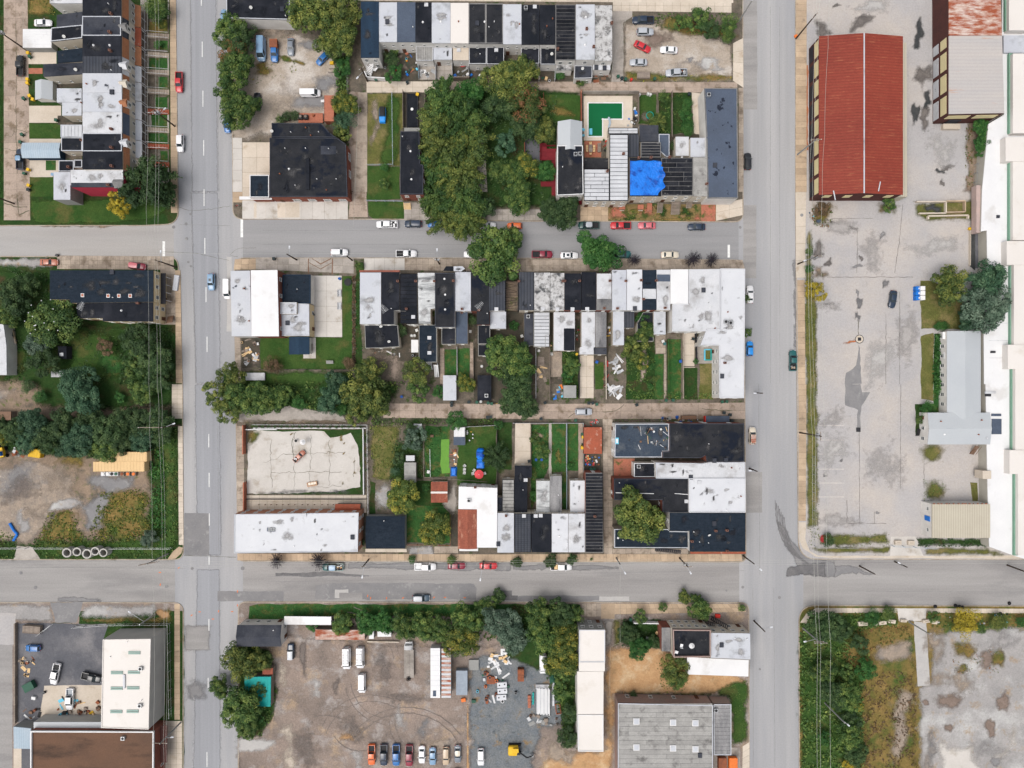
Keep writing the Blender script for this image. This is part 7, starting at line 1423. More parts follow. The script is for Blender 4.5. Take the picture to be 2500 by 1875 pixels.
VG=[('10','60,660 430,700 420,900 260,1300 240,1650 60,1640',5,.3,.3,'dark','patchy grass around the left trees',-.2),('10','1050,1180 1500,1170 1505,1659 1040,1659',6,.35,.7,'dark','thick undergrowth under the wires',-.5),('10','560,1180 1050,1200 1040,1659 560,1650',4,.25,.15,'dark','shaded grass behind the apartment house',-.1),
('20','-40,280 1500,290 1500,420 1300,600 760,640 -40,560',6,.4,1.0,'dark','undergrowth of the little wood',-.8),('20','880,930 1290,900 1300,1340 900,1380 760,1330',9,.3,.35,'turning','dry yellow weeds on the gravel lot',-.5),('20','420,1110 620,1080 730,1300 700,1390 330,1390 350,1250',9,.3,.35,'turning','dry weeds left of the gravel bed',-.5),('20','290,1320 1300,1300 1400,900 1330,600 1440,330 1530,330 1545,1380 1460,1500 700,1505 330,1500',6,.3,.4,'mid','green weeds along the verge of the gravel lot',-.5),('20','-40,1240 130,1300 140,1500 -40,1510',6,.3,.4,'mid','green weeds left of the driveway',-.5),
('20','1300,560 1420,560 1440,1300 1320,1300',9,.4,1.0,'bright','ivy hedge along the fence below the street pole',-.6),('21','-250,-20 1300,-20 1150,160 700,230 150,180 -250,230',5,.4,1.0,'mid','undergrowth above the alley',-.5),('11','862,610 925,610 935,680 900,1120 940,1400 862,1400',6,.25,.2,'bright','grass strip beside the long hedge',-.6),('11','832,725 862,725 865,1530 835,1530',14,.35,.9,'brown','long brown clipped hedge',-1),
('02','1230,120 1900,110 1905,370 1700,330 1340,260 1230,240',7,.32,.4,'mid','weeds on the bank of the upper gravel lot',-.2),('02','965,620 1900,640 1900,712 965,710',4,.25,.2,'turning','sparse weeds at the foot of the upper gravel lot',.1),('01','640,480 800,470 805,1300 700,1100 690,600',8,.4,.9,'mid','hedge growth between gravel lot and side alley',-.6),('01','-60,540 350,480 350,640 -60,760',3,.25,.15,'turning','thin dry weeds on the top gravel lot',.1),('01','1475,810 2600,810 2560,1790 1480,1790',3.5,.35,.4,'dark','shaded undergrowth of the wooded garden',-.4),
('21','985,350 1250,350 1230,800 1010,830',8,.25,.3,'olive','tall dry grass beside the planted fence',-.5),('21','1180,500 1450,360 1460,820 1150,830',6,.3,.4,'dark','rough growth around the grey sheds',-.4),('21','1460,360 1600,380 1590,790 1460,800',7,.25,.3,'bright','vegetable bed left of the lime lawn',-.3),('21','1000,285 2080,290 2060,350 1000,350',8,.3,.7,'mid','weeds along the alley fence',-.3),('12','990,1290 1230,1290 1235,1790 990,1790',6,.3,.4,'mid','garden growth in the middle yards',-.2),('12','435,1385 570,1385 570,1790 435,1790',8,.3,.6,'mid','dense garden strip right of the dirt yard',-.4),
('12','985,1700 1730,1740 1730,1790 985,1790',8,.28,.5,'mid','hedge growth along the bottom of the gardens',-.4),('22','165,345 318,345 318,700 200,1100 165,1100',6,.25,.3,'bright','growth in the narrow lower garden',-.3),('22','342,340 464,340 464,760 342,760',4,.2,.1,'bright','tufts on the patchy narrow lawn',-.2),('22','850,300 1700,300 1700,336 850,336',5,.25,.3,'mid','weeds along the warehouse wall in the alley',.0),
('31','250,330 900,320 2211,320 2780,330 2780,560 2300,560 1700,540 1000,480 640,400',6,.4,1.0,'mid','undergrowth of the green bank',-.6),('31','-60,262 1900,245 2780,245 2780,330 700,335 -60,365',5,.2,.12,'bright','grass of the long verge',-.8),('32','280,860 560,860 560,1500 440,1480 420,1200',7,.35,.8,'mid','undergrowth along the white building',-.5),('31','-160,560 140,640 190,1000 160,1200 40,1400 -160,1400',6,.35,.6,'mid','undergrowth around the teal roof',-.4),
('32','1240,740 1520,760 1520,1000 1300,1000',4,.25,.3,'olive','weeds on the sand',.0),('32','1700,1000 1930,900 2040,880 2040,1420 1900,1480 1870,1060',5,.2,.15,'mid','grass beside the warehouse',-.3),('32','950,370 1290,370 1290,610 950,610',7,.3,.5,'dark','small shady garden behind the front wall',-.5),('33','270,430 400,330 960,310 1130,340 1120,430 800,450 850,650 900,800 820,950 830,1700 290,1700 260,900',7,.4,.9,'mid','weeds and brambles of the vacant lot',-.5),
('33','830,850 1240,800 1280,1100 1280,1659 830,1659',6,.3,.35,'brown','brown dry brush on the vacant lot',-.1),('33','640,500 880,420 1200,430 1230,540 900,640 700,760',5,.28,.3,'autumn','reddish dry brush near the driveway',-.1),('33','1370,310 2211,320 2211,440 1900,470 1400,440',4,.3,.4,'mid','weeds along the lower right kerb',.0),('33','1550,560 1800,600 2060,640 2040,830 1620,860',3,.25,.2,'autumn','rusty brush on the pale concrete',.2),
('13','1430,1230 1545,1230 1545,1659 1415,1659',30,.4,1.6,'bright','dense green hedge along the office wall',-.9),('23','1425,-100 1545,-100 1540,120 1440,130',26,.4,1.4,'bright','lower end of the office hedge',-.9),('13','325,420 385,400 400,1000 425,1659 330,1659 310,1000',7,.22,.25,'olive','rough grass strip beside the concrete lot',-.3),('23','330,0 425,0 440,1300 1050,1290 1050,1400 440,1400 345,1390',5,.2,.2,'olive','rough grass strip turning the lot corner',-.2),('23','1280,1330 1900,1335 1890,1400 1290,1400',9,.3,.6,'dark','dark bed in front of the tan ribbed building',-.6),('13','370,90 560,100 540,300 470,310 380,280',7,.3,.4,'autumn','reddish weeds at the shed corner',-.1),
('00','1280,0 1460,0 1460,180 1290,180',6,.28,.3,'mid','overgrown topmost front garden',-.4),('00','248,-10 480,-10 480,130 248,130',5,.25,.25,'turning','yellow weeds beside the top of the left alley',-.1),('02','1265,810 1370,810 1380,1150 1270,1150',5,.25,.25,'mid','growth in the narrow garden by the round pool',-.3),('02','1380,810 1500,810 1550,1150 1385,1150',6,.3,.4,'mid','growth in the garden beside the slate building',-.3),('12','860,110 1740,110 1740,250 900,250',2.5,.22,.15,'turning','weeds between the front steps',.1),
('23','1330,820 1530,840 1530,1015 1345,1010',4,.2,.15,'mid','island grass with weeds',-.2),('13','1310,770 1420,765 1700,960 1680,1175 1320,1175',3,.18,.08,'olive','dry lawn beside the bins',-.3),('03','1700,1090 1760,1090 1760,1659 1700,1659',6,.28,.3,'autumn','weeds along the lot fence by the factory',-.1)]
for i,(t,po,de,sz,hh,sp,lb,pt) in enumerate(VG): veg('ground_cover',lb,'undergrowth',t,po,de*.85,sz,hh,sp,i,patchy=pt)
# ------------------------------------------------------------------ poles, wires, fences, small things
def pole(t,bx,by,label,hp=11.0,arms=((0,1.2),),lamp=None,ang=0.0,group='utility poles',mat='polewood',trafo=False,arm_off=0.0):
 s=cv(t,bx,by);X,Y=W(s);g=zg(s);r=thing('utility_pole',label,'utility pole',(X,Y,g),rdn(ang),group)
 ob('post',CONE,mat,r,(0,0,0),0,(.22,.22,hp))
 for dz,hl in arms:
  if hl: box('crossarm',r,'wood',(arm_off,0,hp-.5-dz),(hl*2,.14,.14));[cyl('insulator',r,'plc',(arm_off+k*hl*.9,0,hp-.36-dz),.07,.22) for k in (-1,0,1)]
 if lamp:
  a,l=lamp;ex=(l*cos(rdn(a)),l*sin(rdn(a)));bar('lamp_arm',r,'steel',(0,0,hp*.72),(*ex,hp*.76),.06);box('lamp_head',r,'lamp',(ex[0],ex[1],hp*.74),(.75,.32,.16),rdn(a))
 if trafo: cyl('transformer',r,'steel',(.35,0,hp-2.4),.32,1.1);cyl('transformer',r,'steel',(-.35,.1,hp-2.4),.28,.95)
 return (X,Y,hp)
PL={}
PL['a']=pole('20',1560,352,'pole with very long crossarm at the bend of the left pavement',11,((0,3.2),),(20,2.4),arm_off=-2.6);PL['b']=pole('00',1512,1092,'dark pole leaning out over the front gardens of the left terrace',11,((0,1.6),(1.2,1.2)),(20,2),25,trafo=True)
PL['c']=pole('10',1525,650,'pole at the corner of the apartment house',11,((0,1.6),),(100,2.6),-10);PL['d']=pole('20',1455,1462,'pale double pole at the lower left corner',11,((0,2.6),(.9,2.6)),None,10,mat='wgrey');PL['e']=pole('30',1562,1265,'pole in front of the brown roofed workshop',11,((0,1.9),),(10,1.8),0,mat='wgrey')
PL['f']=pole('30',1345,330,'pale steel pole with a long mast arm at the lower left corner',8,((0,0),),(-5,4.5),150,mat='steel');PL['g']=pole('00',232,436,'thin pole at the left alley beside the carport',11,((0,.8),),None,10,trafo=True);PL['h']=pole('10',125,100,'pole in the cracked part of the left alley',10,((0,1.1),),(170,2.0),60)
PL['i']=pole('11',352,585,'black pole beside the chevron pavement',8,((0,0),),(90,2.2));PL['j']=pole('11',832,590,'black pole behind the white SUV',6,((0,0),),None);PL['k']=pole('11',1585,620,'pole with a street lamp in front of the black vented roof',8,((0,.8),),(90,2.6),trafo=True);PL['l']=pole('01',965,705,'pole with a street lamp at the alley corner of the top terrace',8,((0,.7),),(200,2.2),30)
PL['m']=pole('21',975,1512,'pole with a street lamp in front of the navy garage',7.5,((0,.8),),(-100,3.2));PL['n']=pole('21',1965,1525,'pole with a street lamp beside the glossy red sedan',8,((0,.6),),(-100,3.4));PL['o']=pole('22',900,1500,'leaning pole at the mouth of the side alley',7,((0,0),),(-60,3),mat='wgrey');PL['p']=pole('22',1445,1500,'pole with three lamps on the lower pavement',9,((0,1.4),),(-60,2.5),0,trafo=True);PL['q']=pole('22',1995,1480,'black pole at the lower right corner of the middle blocks',8.5,((0,0),),(-40,3.2))
PL['r']=pole('02',1960,185,'grey pole at the corner of the upper gravel lot',10,((0,0),),(60,2),mat='wgrey');PL['s']=pole('03',240,335,'black pole with an orange marker at the top right pavement',12,((0,1.2),),None,45);cyl('marker',None,'orange',(*W(cv('03',238,315)),KH),.5,.5,CONE,label='orange traffic marker at the foot of a black pole',cat='marker')
PL['t']=pole('03',250,1338,'pale pole with two arms beside the red roofed shed',12,((0,1.4),(1,1.0)),None,0,mat='wgrey');PL['u']=pole('13',255,622,'black pole with a crossarm above the yellow-green bush',12,((0,1.5),),(200,2),0,trafo=True);PL['v']=pole('23',272,418,'dark pole reaching level over the grass strip',13,((0,1.2),),None,90,trafo=True)
PL['w']=pole('23',1092,1530,'black pole beside the lot entrance',6,((0,0),),(150,1.5));PL['x']=pole('23',790,1570,'thin pole on the kerb left of the lot entrance',8,((0,0),),None);PL['y']=pole('23',2065,1562,'long dark pole at the factory corner',10,((0,0),),None);PL['z']=pole('33',300,450,'pale braced pole on the vacant lot corner',11,((0,1.7),(1,1.3)),(190,3),0,mat='wgrey')
PL['0']=pole('32',2090,388,'black pole with a lamp at the cream house corner',8,((0,0),),(10,2.4));PL['1']=pole('33',1215,395,'short pale pole at the concrete driveway',9,((0,.6),),None,mat='wgrey');PL['2']=pole('33',490,1095,'pole with two white lamps among the hedge trees',11,((0,0),),(-40,3),mat='wgrey');PL['3']=pole('22',2050,728,'short black bracket pole on the right street',6,((0,0),),(180,1.4));PL['4']=pole('22',2095,75,'thin black bracket pole above the alley mouth',6,((0,0),),(180,1.5))
def wire(pts,h,label,r=.022,sag=.5):
 v=[];f=[];P3=[]
 for i in range(len(pts)-1):
  a=W(cv(*pts[i]),h);b=W(cv(*pts[i+1]),h)
  for k in range(8): t=k/8;P3.append(Vc((a[0]+(b[0]-a[0])*t,a[1]+(b[1]-a[1])*t,h-sag*4*t*(1-t))))
 e=W(cv(*pts[-1]),h);P3.append(Vc((*e,h)))
 for i,p in enumerate(P3):
  d=(P3[min(i+1,len(P3)-1)]-P3[max(i-1,0)]).normalized();u=d.cross(Vc((0,0,1))).normalized();w=u.cross(d)
  for k in range(4): a=k*PI/2;v.append(tuple(p+(u*cos(a)+w*sin(a))*r))
  if i: f+=[((i-1)*4+k,(i-1)*4+(k+1)%4,i*4+(k+1)%4,i*4+k) for k in range(4)]
 return ob('power_line',mesh('power_line',v,f),'wire',None,label=label,cat='power line',group='overhead wires')
wire([('00',1262,-200),('00',1272,900),('10',1262,150),('10',1285,1659),('20',1290,375),('20',1313,1475),('30',1318,100),('30',1330,450),('30',1320,1440),('30',1320,1900)],10.7,'westernmost of the three pale wires following the left street',.026)
wire([('00',1330,-200),('00',1342,900),('10',1330,450),('10',1358,1659),('20',1370,375),('20',1400,1440),('30',1415,400),('30',1410,1440),('30',1405,1900)],10.7,'middle of the three pale wires following the left street',.026);wire([('00',1358,-200),('00',1370,900),('10',1355,560),('10',1388,1659),('20',1396,375),('20',1425,1440),('30',1440,400),('30',1430,1440),('30',1430,1900)],10.7,'easternmost of the three pale wires following the left street',.026)
wire([('03',430,-100),('03',415,300),('03',380,1170),('13',360,0),('13',350,520),('13',372,1659),('23',385,430),('23',400,1659),('33',430,610),('33',430,1900)],11.2,'left wire of the line beside the right street',.03);wire([('03',460,-100),('03',440,300),('03',400,1170),('13',388,0),('13',372,520),('13',400,1659),('23',412,430),('23',432,1659),('33',456,610),('33',460,1900)],11.2,'middle wire of the line beside the right street',.03)
wire([('03',540,-100),('03',520,400),('03',490,1170),('13',470,0),('13',466,520),('13',468,800),('23',508,1100),('23',518,1659),('33',543,610),('33',546,1900)],11.2,'right wire of the line beside the right street',.03)
for k,(y0,y1) in enumerate([(1536,1530),(1560,1548),(1585,1570)]): wire([('20',-100,y0+20),('20',1420,y0),('21',880,y1),('21',1950,y1-5),('22',945,y1-8),('22',1545,y1-10),('23',0,y1-10),('23',2300,y1-20)],9.2,['upper','central','lower'][k]+' of the wires strung along the lower street',.02)
for pts,h,lb in [([('01',890,800),('01',870,1200),('11',840,300)],7,'slack wire over the narrow slab alley'),([('02',1040,-20),('02',900,450),('02',850,660)],6,'dark wire across the driveway by the gravel lot'),([('00',190,95),('00',190,250)],9,'short wire near the carport'),([('10',1285,530),('11',770,530),('11',1540,530)],8,'faint wire crossing the left street'),([('32',935,-60),('32',935,580),('32',850,620),('32',845,1050)],8,'wire hanging over the sandy driveway')]: wire(pts,h,lb,.02)
# --- fences, walls
def run(t,pts,h,w,mat,label,cat='fence',name=None,posts=2.4,post_mat=None,panel=True,group=None,rail=None):
 src=Q(t,pts);wp=[W(p) for p in src];c=wp[0];r=thing(name or cat.replace(' ','_'),label,cat,(c[0],c[1],KH),0,group)
 for a,b in zip(wp[:-1],wp[1:]):
  d=Vc((b[0]-a[0],b[1]-a[1]));L_=d.length;n=max(1,int(L_/posts));u=d/L_;an=math.atan2(u.y,u.x)
  for k in range(n):
   p=Vc(a)+u*(L_*k/n)-Vc(c);m=p+u*(L_/n/2)
   if cat=='fence': box('fence_post',r,post_mat or mat,(p.x,p.y,0),(.12,.12,h+.1),an)
   if panel: box('fence_panel' if cat=='fence' else 'wall_section',r,mat,(m.x,m.y,0),(L_/n-.03,w,h),an)
   else: box('rail',r,mat,(m.x,m.y,h-.06),(L_/n-.1,.06,.06),an);box('rail',r,mat,(m.x,m.y,.5),(L_/n-.1,.04,.04),an)
 return r
F=[('21',[(-15,378),(955,378)],.9,.22,'pure','low white wall along the top of the cracked concrete court','wall',1),('21',[(930,372),(935,950)],.9,.22,'pure','low white wall on the right of the cracked concrete court','wall',1),('21','-15,348 965,350 975,1120',1.4,.06,'steel','metal fence around the planted strip of the court','fence',0),('21',[(-100,990),(955,990)],.8,.1,'wdark','dark railing on the terrace above the long hall','fence',1),('20',[(2122,350),(2122,600)],2.0,.25,'rt','reddish brick fence wall on the left pavement, upper piece','wall',1),('20',[(2128,840),(2128,1085)],2.0,.25,'rt','reddish brick fence wall on the left pavement, lower piece','wall',1),
('01',[(1275,800),(1278,1110)],1.8,.08,'wood','wooden fence left of the covered black pool','fence',1),('01',[(1468,800),(1465,1060)],1.8,.08,'wood','wooden fence right of the covered black pool','fence',1),('01','1178,812 1186,1430 962,1432',1.2,.05,'bluemet','light green wire fence on the lawn with the blue car','fence',0),('01',[(798,490),(800,1180)],1.6,.05,'wgrey','wire fence between hedge and narrow alley','fence',0),('11',[(962,80),(1270,86)],1.2,.05,'bluemet','pale wire fence across the lower lawn','fence',0),('02',[(592,802),(595,1100)],1.8,.22,'shingb','reddish wooden fence left of the green pool','fence',1),('02',[(270,822),(275,960)],1.6,.08,'shingb','reddish fence left of the upper lawn','fence',1),('02',[(108,1160),(108,1420)],1.6,.12,'shingb','reddish fence between garden and asphalt strip','fence',1),
('02',[(610,812),(1085,812)],1.8,.14,'slg','grey segmented wall above the green pool','wall',1),('02',[(1086,812),(1086,1070)],1.8,.08,'wood','wooden fence right of the green pool','fence',1),('02',[(1252,810),(1258,1060)],1.2,.08,'wood','wooden fence between two narrow gardens','fence',1),('02',[(1374,805),(1374,1200)],1.5,.1,'wood','mossy fence in the gardens beside the slate building','fence',1),('11',[(40,1532),(845,1532)],1.4,.05,'wdark','wire fence along the bottom of the hall lawn','fence',0),('11',[(1738,1340),(1740,1582)],1.2,.08,'wht','white fence between the two bright lawns','fence',1),('11',[(1566,1180),(1570,1600)],1.4,.06,'wht','white fence beside the staircase wing','fence',1),('11',[(1878,1350),(1880,1620)],1.4,.06,'wood','wooden fence right of the second bright lawn','fence',1),
('12',[(205,1340),(205,1780)],1.5,.08,'wht','white fence on the left of the picnic yard','fence',1),('12',[(325,1240),(325,1800)],1.5,.08,'wood','wooden fence right of the picnic yard','fence',1),('12',[(572,1370),(576,1780)],1.5,.08,'wdark','dark fence beside the concrete path yard','fence',1),('12',[(805,1420),(810,1790)],1.5,.12,'sp','pale wall in the middle of the gardens','wall',1),('12',[(1468,1215),(1470,1780)],1.5,.14,'slab','tan wall between two lawns, left of the concrete yard','wall',1),('12',[(1475,1515),(1575,1515)],.8,.12,'sp','low pale wall closing the concrete yard','wall',1),('12',[(1580,1215),(1588,1480)],1.5,.1,'wdark','dark fence right of the concrete yard','fence',1),('12',[(1342,1270),(1345,1780)],1.4,.25,'lawnB','clipped green hedge beside the long lawn','hedge',1),
('22',[(470,335),(470,1080)],1.4,.1,'bluemet','pale green fence between narrow lawns','fence',1),('22',[(10,335),(615,335)],1.3,.06,'wht','white topped fence along the alley gardens','fence',1),('22',[(163,340),(163,700)],1.2,.05,'wood','fence right of the pale parking pad','fence',1),('22',[(614,340),(616,820)],1.5,.06,'wgrey','grey fence beside the rust roofed garage','fence',1),('21','1450,470 1452,800 2000,840',1.0,.05,'wood','wooden edging fence around the lime lawn','fence',0),('21',[(1505,560),(1510,800)],1.2,.05,'steel','wire fence left of the lime lawn','fence',0),('21',[(1740,372),(2080,352)],1.4,.06,'wht2','pale fence at the top of the umbrella garden','fence',1),('21',[(2082,350),(2085,880)],1.5,.06,'wdark','dark fence right of the umbrella garden','fence',1),('21','1680,1125 1680,1385 1300,1380',1.1,.05,'shingb','low fence around the tree lawn','fence',0),
('20',[(-60,1408),(1500,1410)],1.8,.05,'steel','chain link fence above the concrete pipes','fence',0),('30','660,430 940,410 1475,404 1488,1210',1.8,.05,'steel','wire fence around the cream warehouse lawn','fence',0),('30',[(150,400),(150,1260)],1.0,.35,'wood','weathered retaining wall left of the asphalt yard','wall',1),('30',[(350,500),(470,408)],1.6,.08,'steel','open gate at the asphalt yard entrance','fence',0),('23',[(395,1395),(760,1408)],1.8,.05,'steel','chain link fence at the bottom of the lot','fence',0),('23',[(1060,1390),(1440,1410)],1.8,.05,'bluemet','sliding chain link gate at the lot entrance','fence',0),('23',[(380,620),(378,1390)],1.8,.05,'steel','chain link fence in the grass strip','fence',0),('03',[(1775,1430),(1760,1659),('x')][:2],1.8,.05,'steel','wire fence by the white factory','fence',0),
('13','1265,90 1520,88 1520,188 1290,190',.9,.3,'sp','concrete basin wall, rounded part','wall',1),('13','1520,86 1682,84 1682,178 1525,182',1.0,.3,'slt','concrete basin wall, square part','wall',1),('13','1372,240 1370,212 1715,205 1715,235',.7,.35,'sp','low concrete beam below the basin','wall',1),('13',[(1733,335),(1730,640)],.8,.12,'sp','pale kerb wall along the dark loading dock','wall',1),('32',[(1040,388),(1260,392)],1.8,.25,'pure','white garden wall with a slatted end','wall',1),('31',[(965,558),(1240,562)],.8,.25,'sp','low pale wall at the top of the work yard','wall',1),
('02',[(85,560),(85,700)],1.6,.06,'wht','white fence in the left yard behind the top terrace','fence',1),('02',[(232,560),(232,712)],1.6,.1,'wht','white fence between two small yards','fence',1),('02',[(372,560),(368,712)],1.6,.1,'wht','white fence right of the cluttered yard','fence',1),('01','948,640 970,690 1125,700',1.8,.25,'pure','white wall around the outside stair','wall',1),('01',[(1555,520),(1555,700)],1.6,.06,'wht2','white fence right of the shredded plastic yard','fence',1),('01',[(1408,530),(1410,690)],1.6,.06,'bluemet','pale blue fence left of the shredded plastic yard','fence',1),('01',[(1695,530),(1700,690)],1.6,.06,'wht2','white fence left of the barbecue yard','fence',1),('01',[(1840,560),(1842,685)],1.6,.06,'wht','white fence right of the barbecue yard','fence',1),('01',[(1700,690),(1845,690)],1.7,.2,'wood','wooden gate fence of the barbecue yard','fence',1),
('01','640,600 700,600 700,632 622,632',.4,.1,'wood','low wooden lattice frame on the gravel lot','fence',0),('20',[(2130,390),(2400,390)],.9,.22,'pure','low white wall at the corner of the concrete court','wall',1)]
for t,pts,h,w_,mt,lb,ct,pn in F:
 if lb=='x': continue
 run(t,pts,h,w_,mt,lb,ct,panel=bool(pn))

for k in range(18):
 tree('21',5+k*53,364,17,'db','dark round shrub number %d from the left along the top wall of the court'%(k+1),'bush','shrubs along the top of the court')
for k in range(6):
 tree('21',950,430+k*62,15,['ab','db'][k%2],('rusty' if k%2==0 else 'dark')+' little bush right of the court, '+('top','middle','bottom')[k//2],'bush',('rusty' if k%2==0 else 'dark')+' bushes right of the court')
for i,x in enumerate([25,80,130,178,232,280,335,400,448,505,570,620,668]):
 X,Y=W(cv('21',x,1040),.4);cyl('bollard',None,'brown',(X,Y,KH),.10,.75,label=('leftmost small brown bollard' if i==0 else 'rightmost small brown bollard' if i==12 else 'small brown bollard number %d from the left'%(i+1))+' above the long hall',cat='bollard',group='bollards on the hall terrace')

for i,y in enumerate([318,482,632,798,970,1130,1268,1425]):
 a=W(cv('00',1290,y+26));b=W(cv('00',1465,y-24));c=((a[0]+b[0])/2,(a[1]+b[1])/2)
 r=thing('front_steps',['flight of pale steps under the green awning, topmost','flight of steps beside the red brick landing','flight of steps opposite the red pickup','flight of steps between two small lawns','flight of brick red steps above the pole','flight of plain steps with a dark bench','flight of red steps with white rail, upper one','flight of red steps with white rail, lower one'][i],'steps',(c[0],c[1],KH),0,'front steps of the left terrace')
 L_=b[0]-a[0];m='slab' if i in (0,1,2,3,5) else 'rustred'
 for k in range(9): box('tread',r,m,(L_/2-(k+.5)*L_/9,0,0),(L_/9-.04,1.3,.1+.1*k))
 for s in (-1,1): bar('handrail',r,'white' if i>5 else 'wht2',(-L_/2,s*.7,1.9),(L_/2,s*.7,1.0),.05)

def lpool(t,pts,label):
 src=Q(t,pts);wp=ccw([W(p) for p in src]);c=cen(wp);P_=[(x-c[0],y-c[1]) for x,y in wp];r=thing('swimming_pool',label,'swimming pool',(c[0],c[1],0))
 ob('water',prism_me('water',P_,KH+.02,KH+.06),'water',r);n=len(P_)
 for i in range(n):
  a,b=Vc(P_[i]),Vc(P_[(i+1)%n]);u=(b-a).normalized();out=Vc((u.y,-u.x));m=(a+b)/2+out*.14;box('coping',r,'pure',(m.x,m.y,KH),((b-a).length+.26-(i%2)*.0,.3,.13+.004*i),math.atan2(u.y,u.x))
 return r
lpool('02','660,895 950,895 950,1028 778,1028 778,1178 660,1178','L-shaped swimming pool full of dark green water')
X,Y=W(cv('02',680,1138),.2);r=thing('pool_float','light blue air mattress floating in the green pool','pool float',(X,Y,KH+.07));box('mattress',r,'cyan',(0,0,0),(.8,1.6,.12));box('pillow',r,'cyan',(0,.65,.12),(.75,.35,.08))
X,Y=W(cv('02',838,1058),.5);r=thing('pool_slide','pale blue curved slide at the inner corner of the pool','pool slide',(X,Y,KH));[box('slide_section',r,'bluemet',(.25*sin(k*.7),-1.0+k*.42,.15+.1*k),(.55,.5,.08),.3*cos(k*.7)) for k in range(6)]
X,Y=W(cv('02',1190,998),.3);r=thing('paddling_pool','round paddling pool with green water and turquoise rim','paddling pool',(X,Y,KH));cyl('rim',r,'teal',(0,0,0),1.0,.45,RING);cyl('water',r,'lawnB',(0,0,.02),.88,.3)
X,Y=W(cv('12',1690,1405),.3);r=thing('paddling_pool','rectangular inflatable pool, turquoise and white','paddling pool',(X,Y,KH));[box('pool_wall',r,'teal' if k%2 else 'cyan',c_,s_) for k,(c_,s_) in enumerate([((-.85,0,0),(.3,3.0,.5)),((.85,0,0),(.3,3.0,.49)),((0,1.4,0),(1.45,.3,.5)),((0,-1.4,0),(1.45,.3,.49))])];box('water',r,'lawnY',(0,0,.02),(1.4,2.5,.25))
X,Y=W(cv('01',1350,960));r=thing('covered_pool','long black covered pool with one white disc','covered pool',(X,Y,KH));box('pool_cover',r,'blk',(.1,0,0),(2.6,9.0,.5));[box('rim',r,'wdark',(.1+s*1.45,0,0),(.2,9.2,.6)) for s in (-1,1)];cyl('disc',r,'white',(0,.3,.5),.38,.08)

X,Y=W(cv('02',310,1330),1);r=thing('deck','dark red wooden deck with a long walkway','deck',(X,Y,KH))
def dk(x0,y0,x1,y1,h):
 a=W(cv('02',x0,y1),h);b=W(cv('02',x1,y0),h);n=max(1,int((b[1]-a[1])/.32))
 for k in range(n): box('deck_board',r,'redwood',((a[0]+b[0])/2-X,a[1]+(k+.5)*(b[1]-a[1])/n-Y,h-.1),(b[0]-a[0],(b[1]-a[1])/n-.03,.08))
dk(240,1235,300,1385,1.2);dk(300,1285,388,1385,1.2);dk(342,1385,388,1740,1.0);dk(248,1568,342,1612,.6);box('railing',r,'redwood',(-2.1,.3,1.1),(.08,4.2,.9));box('railing',r,'redwood',(0,2.0,1.1),(4.0,.08,.9))
r=thing('deck','dark red gate house and platform by the upper pavement','deck',(*W(cv('12',560,80),1),KH));box('platform',r,'redwood',(0,0,0),(2.8,1.4,1.0));box('railing',r,'redwood',(0,-.7,1),(2.8,.08,.8));box('railing',r,'redwood',(0,.7,1),(2.8,.08,.8))

def tab(t,x,y,label,top,mat,sh='round',seats=0,smat='plc',r_=.6,gp=None):
 X,Y=W(cv(t,x,y),.7);r=thing('garden_table',label,'table',(X,Y,KH))
 if sh=='round': cyl('table_top',r,mat,(0,0,.7),r_,.05);cyl('leg',r,'steel',(0,0,0),.06,.7)
 else:
  box('table_top',r,mat,(0,0,.7),(sh[0],sh[1],.06));[box('leg',r,'steel',(sx*(sh[0]/2-.1),sy*(sh[1]/2-.1),0),(.07,.07,.7)) for sx in (-1,1) for sy in (-1,1)]
 return X,Y
def chair(X,Y,ang,mat,label,gp=None,s=1.0,name='garden_chair'):
 r=thing(name,label,'chair',(X,Y,KH+.02),rdn(ang),gp);r.scale=(s,s,s);box('seat',r,mat,(0,0,.42),(.55,.55,.07));box('backrest',r,mat,(-.27,0,.45),(.08,.55,.5));[box('leg',r,mat,(a*.23,b*.23,0),(.05,.05,.42)) for a in (-1,1) for b in (-1,1)]
 for b in (-1,1): box('armrest',r,mat,(0,b*.29,.62),(.5,.07,.05))
X,Y=tab('02',678,1283,'rectangular patio table of the terrace below the pool',0,'wood',(1.0,2.0))
for dx,dy,a in [(-.95,.6,0),(-.95,0,0),(-.95,-.6,0),(.95,.6,180),(.95,0,180),(.95,-.6,180),(0,1.4,-90),(0,-1.4,90)]: chair(X+dx,Y+dy,a,'tc','tan patio chair at the '+('left side' if dx<0 else 'right side' if dx>0 else 'end')+' of the long table, '+('upper' if dy>0 else 'lower' if dy<0 else 'middle')+' one','patio chairs around the long table')
bx_=W(cv('02',752,1275),.5);r=thing('patio_sofa','grey-brown patio bench right of the long table','bench',(*bx_,KH));box('seat',r,'wood',(0,0,0),(.8,2.4,.45));box('backrest',r,'wood',(.4,0,.3),(.15,2.4,.55))

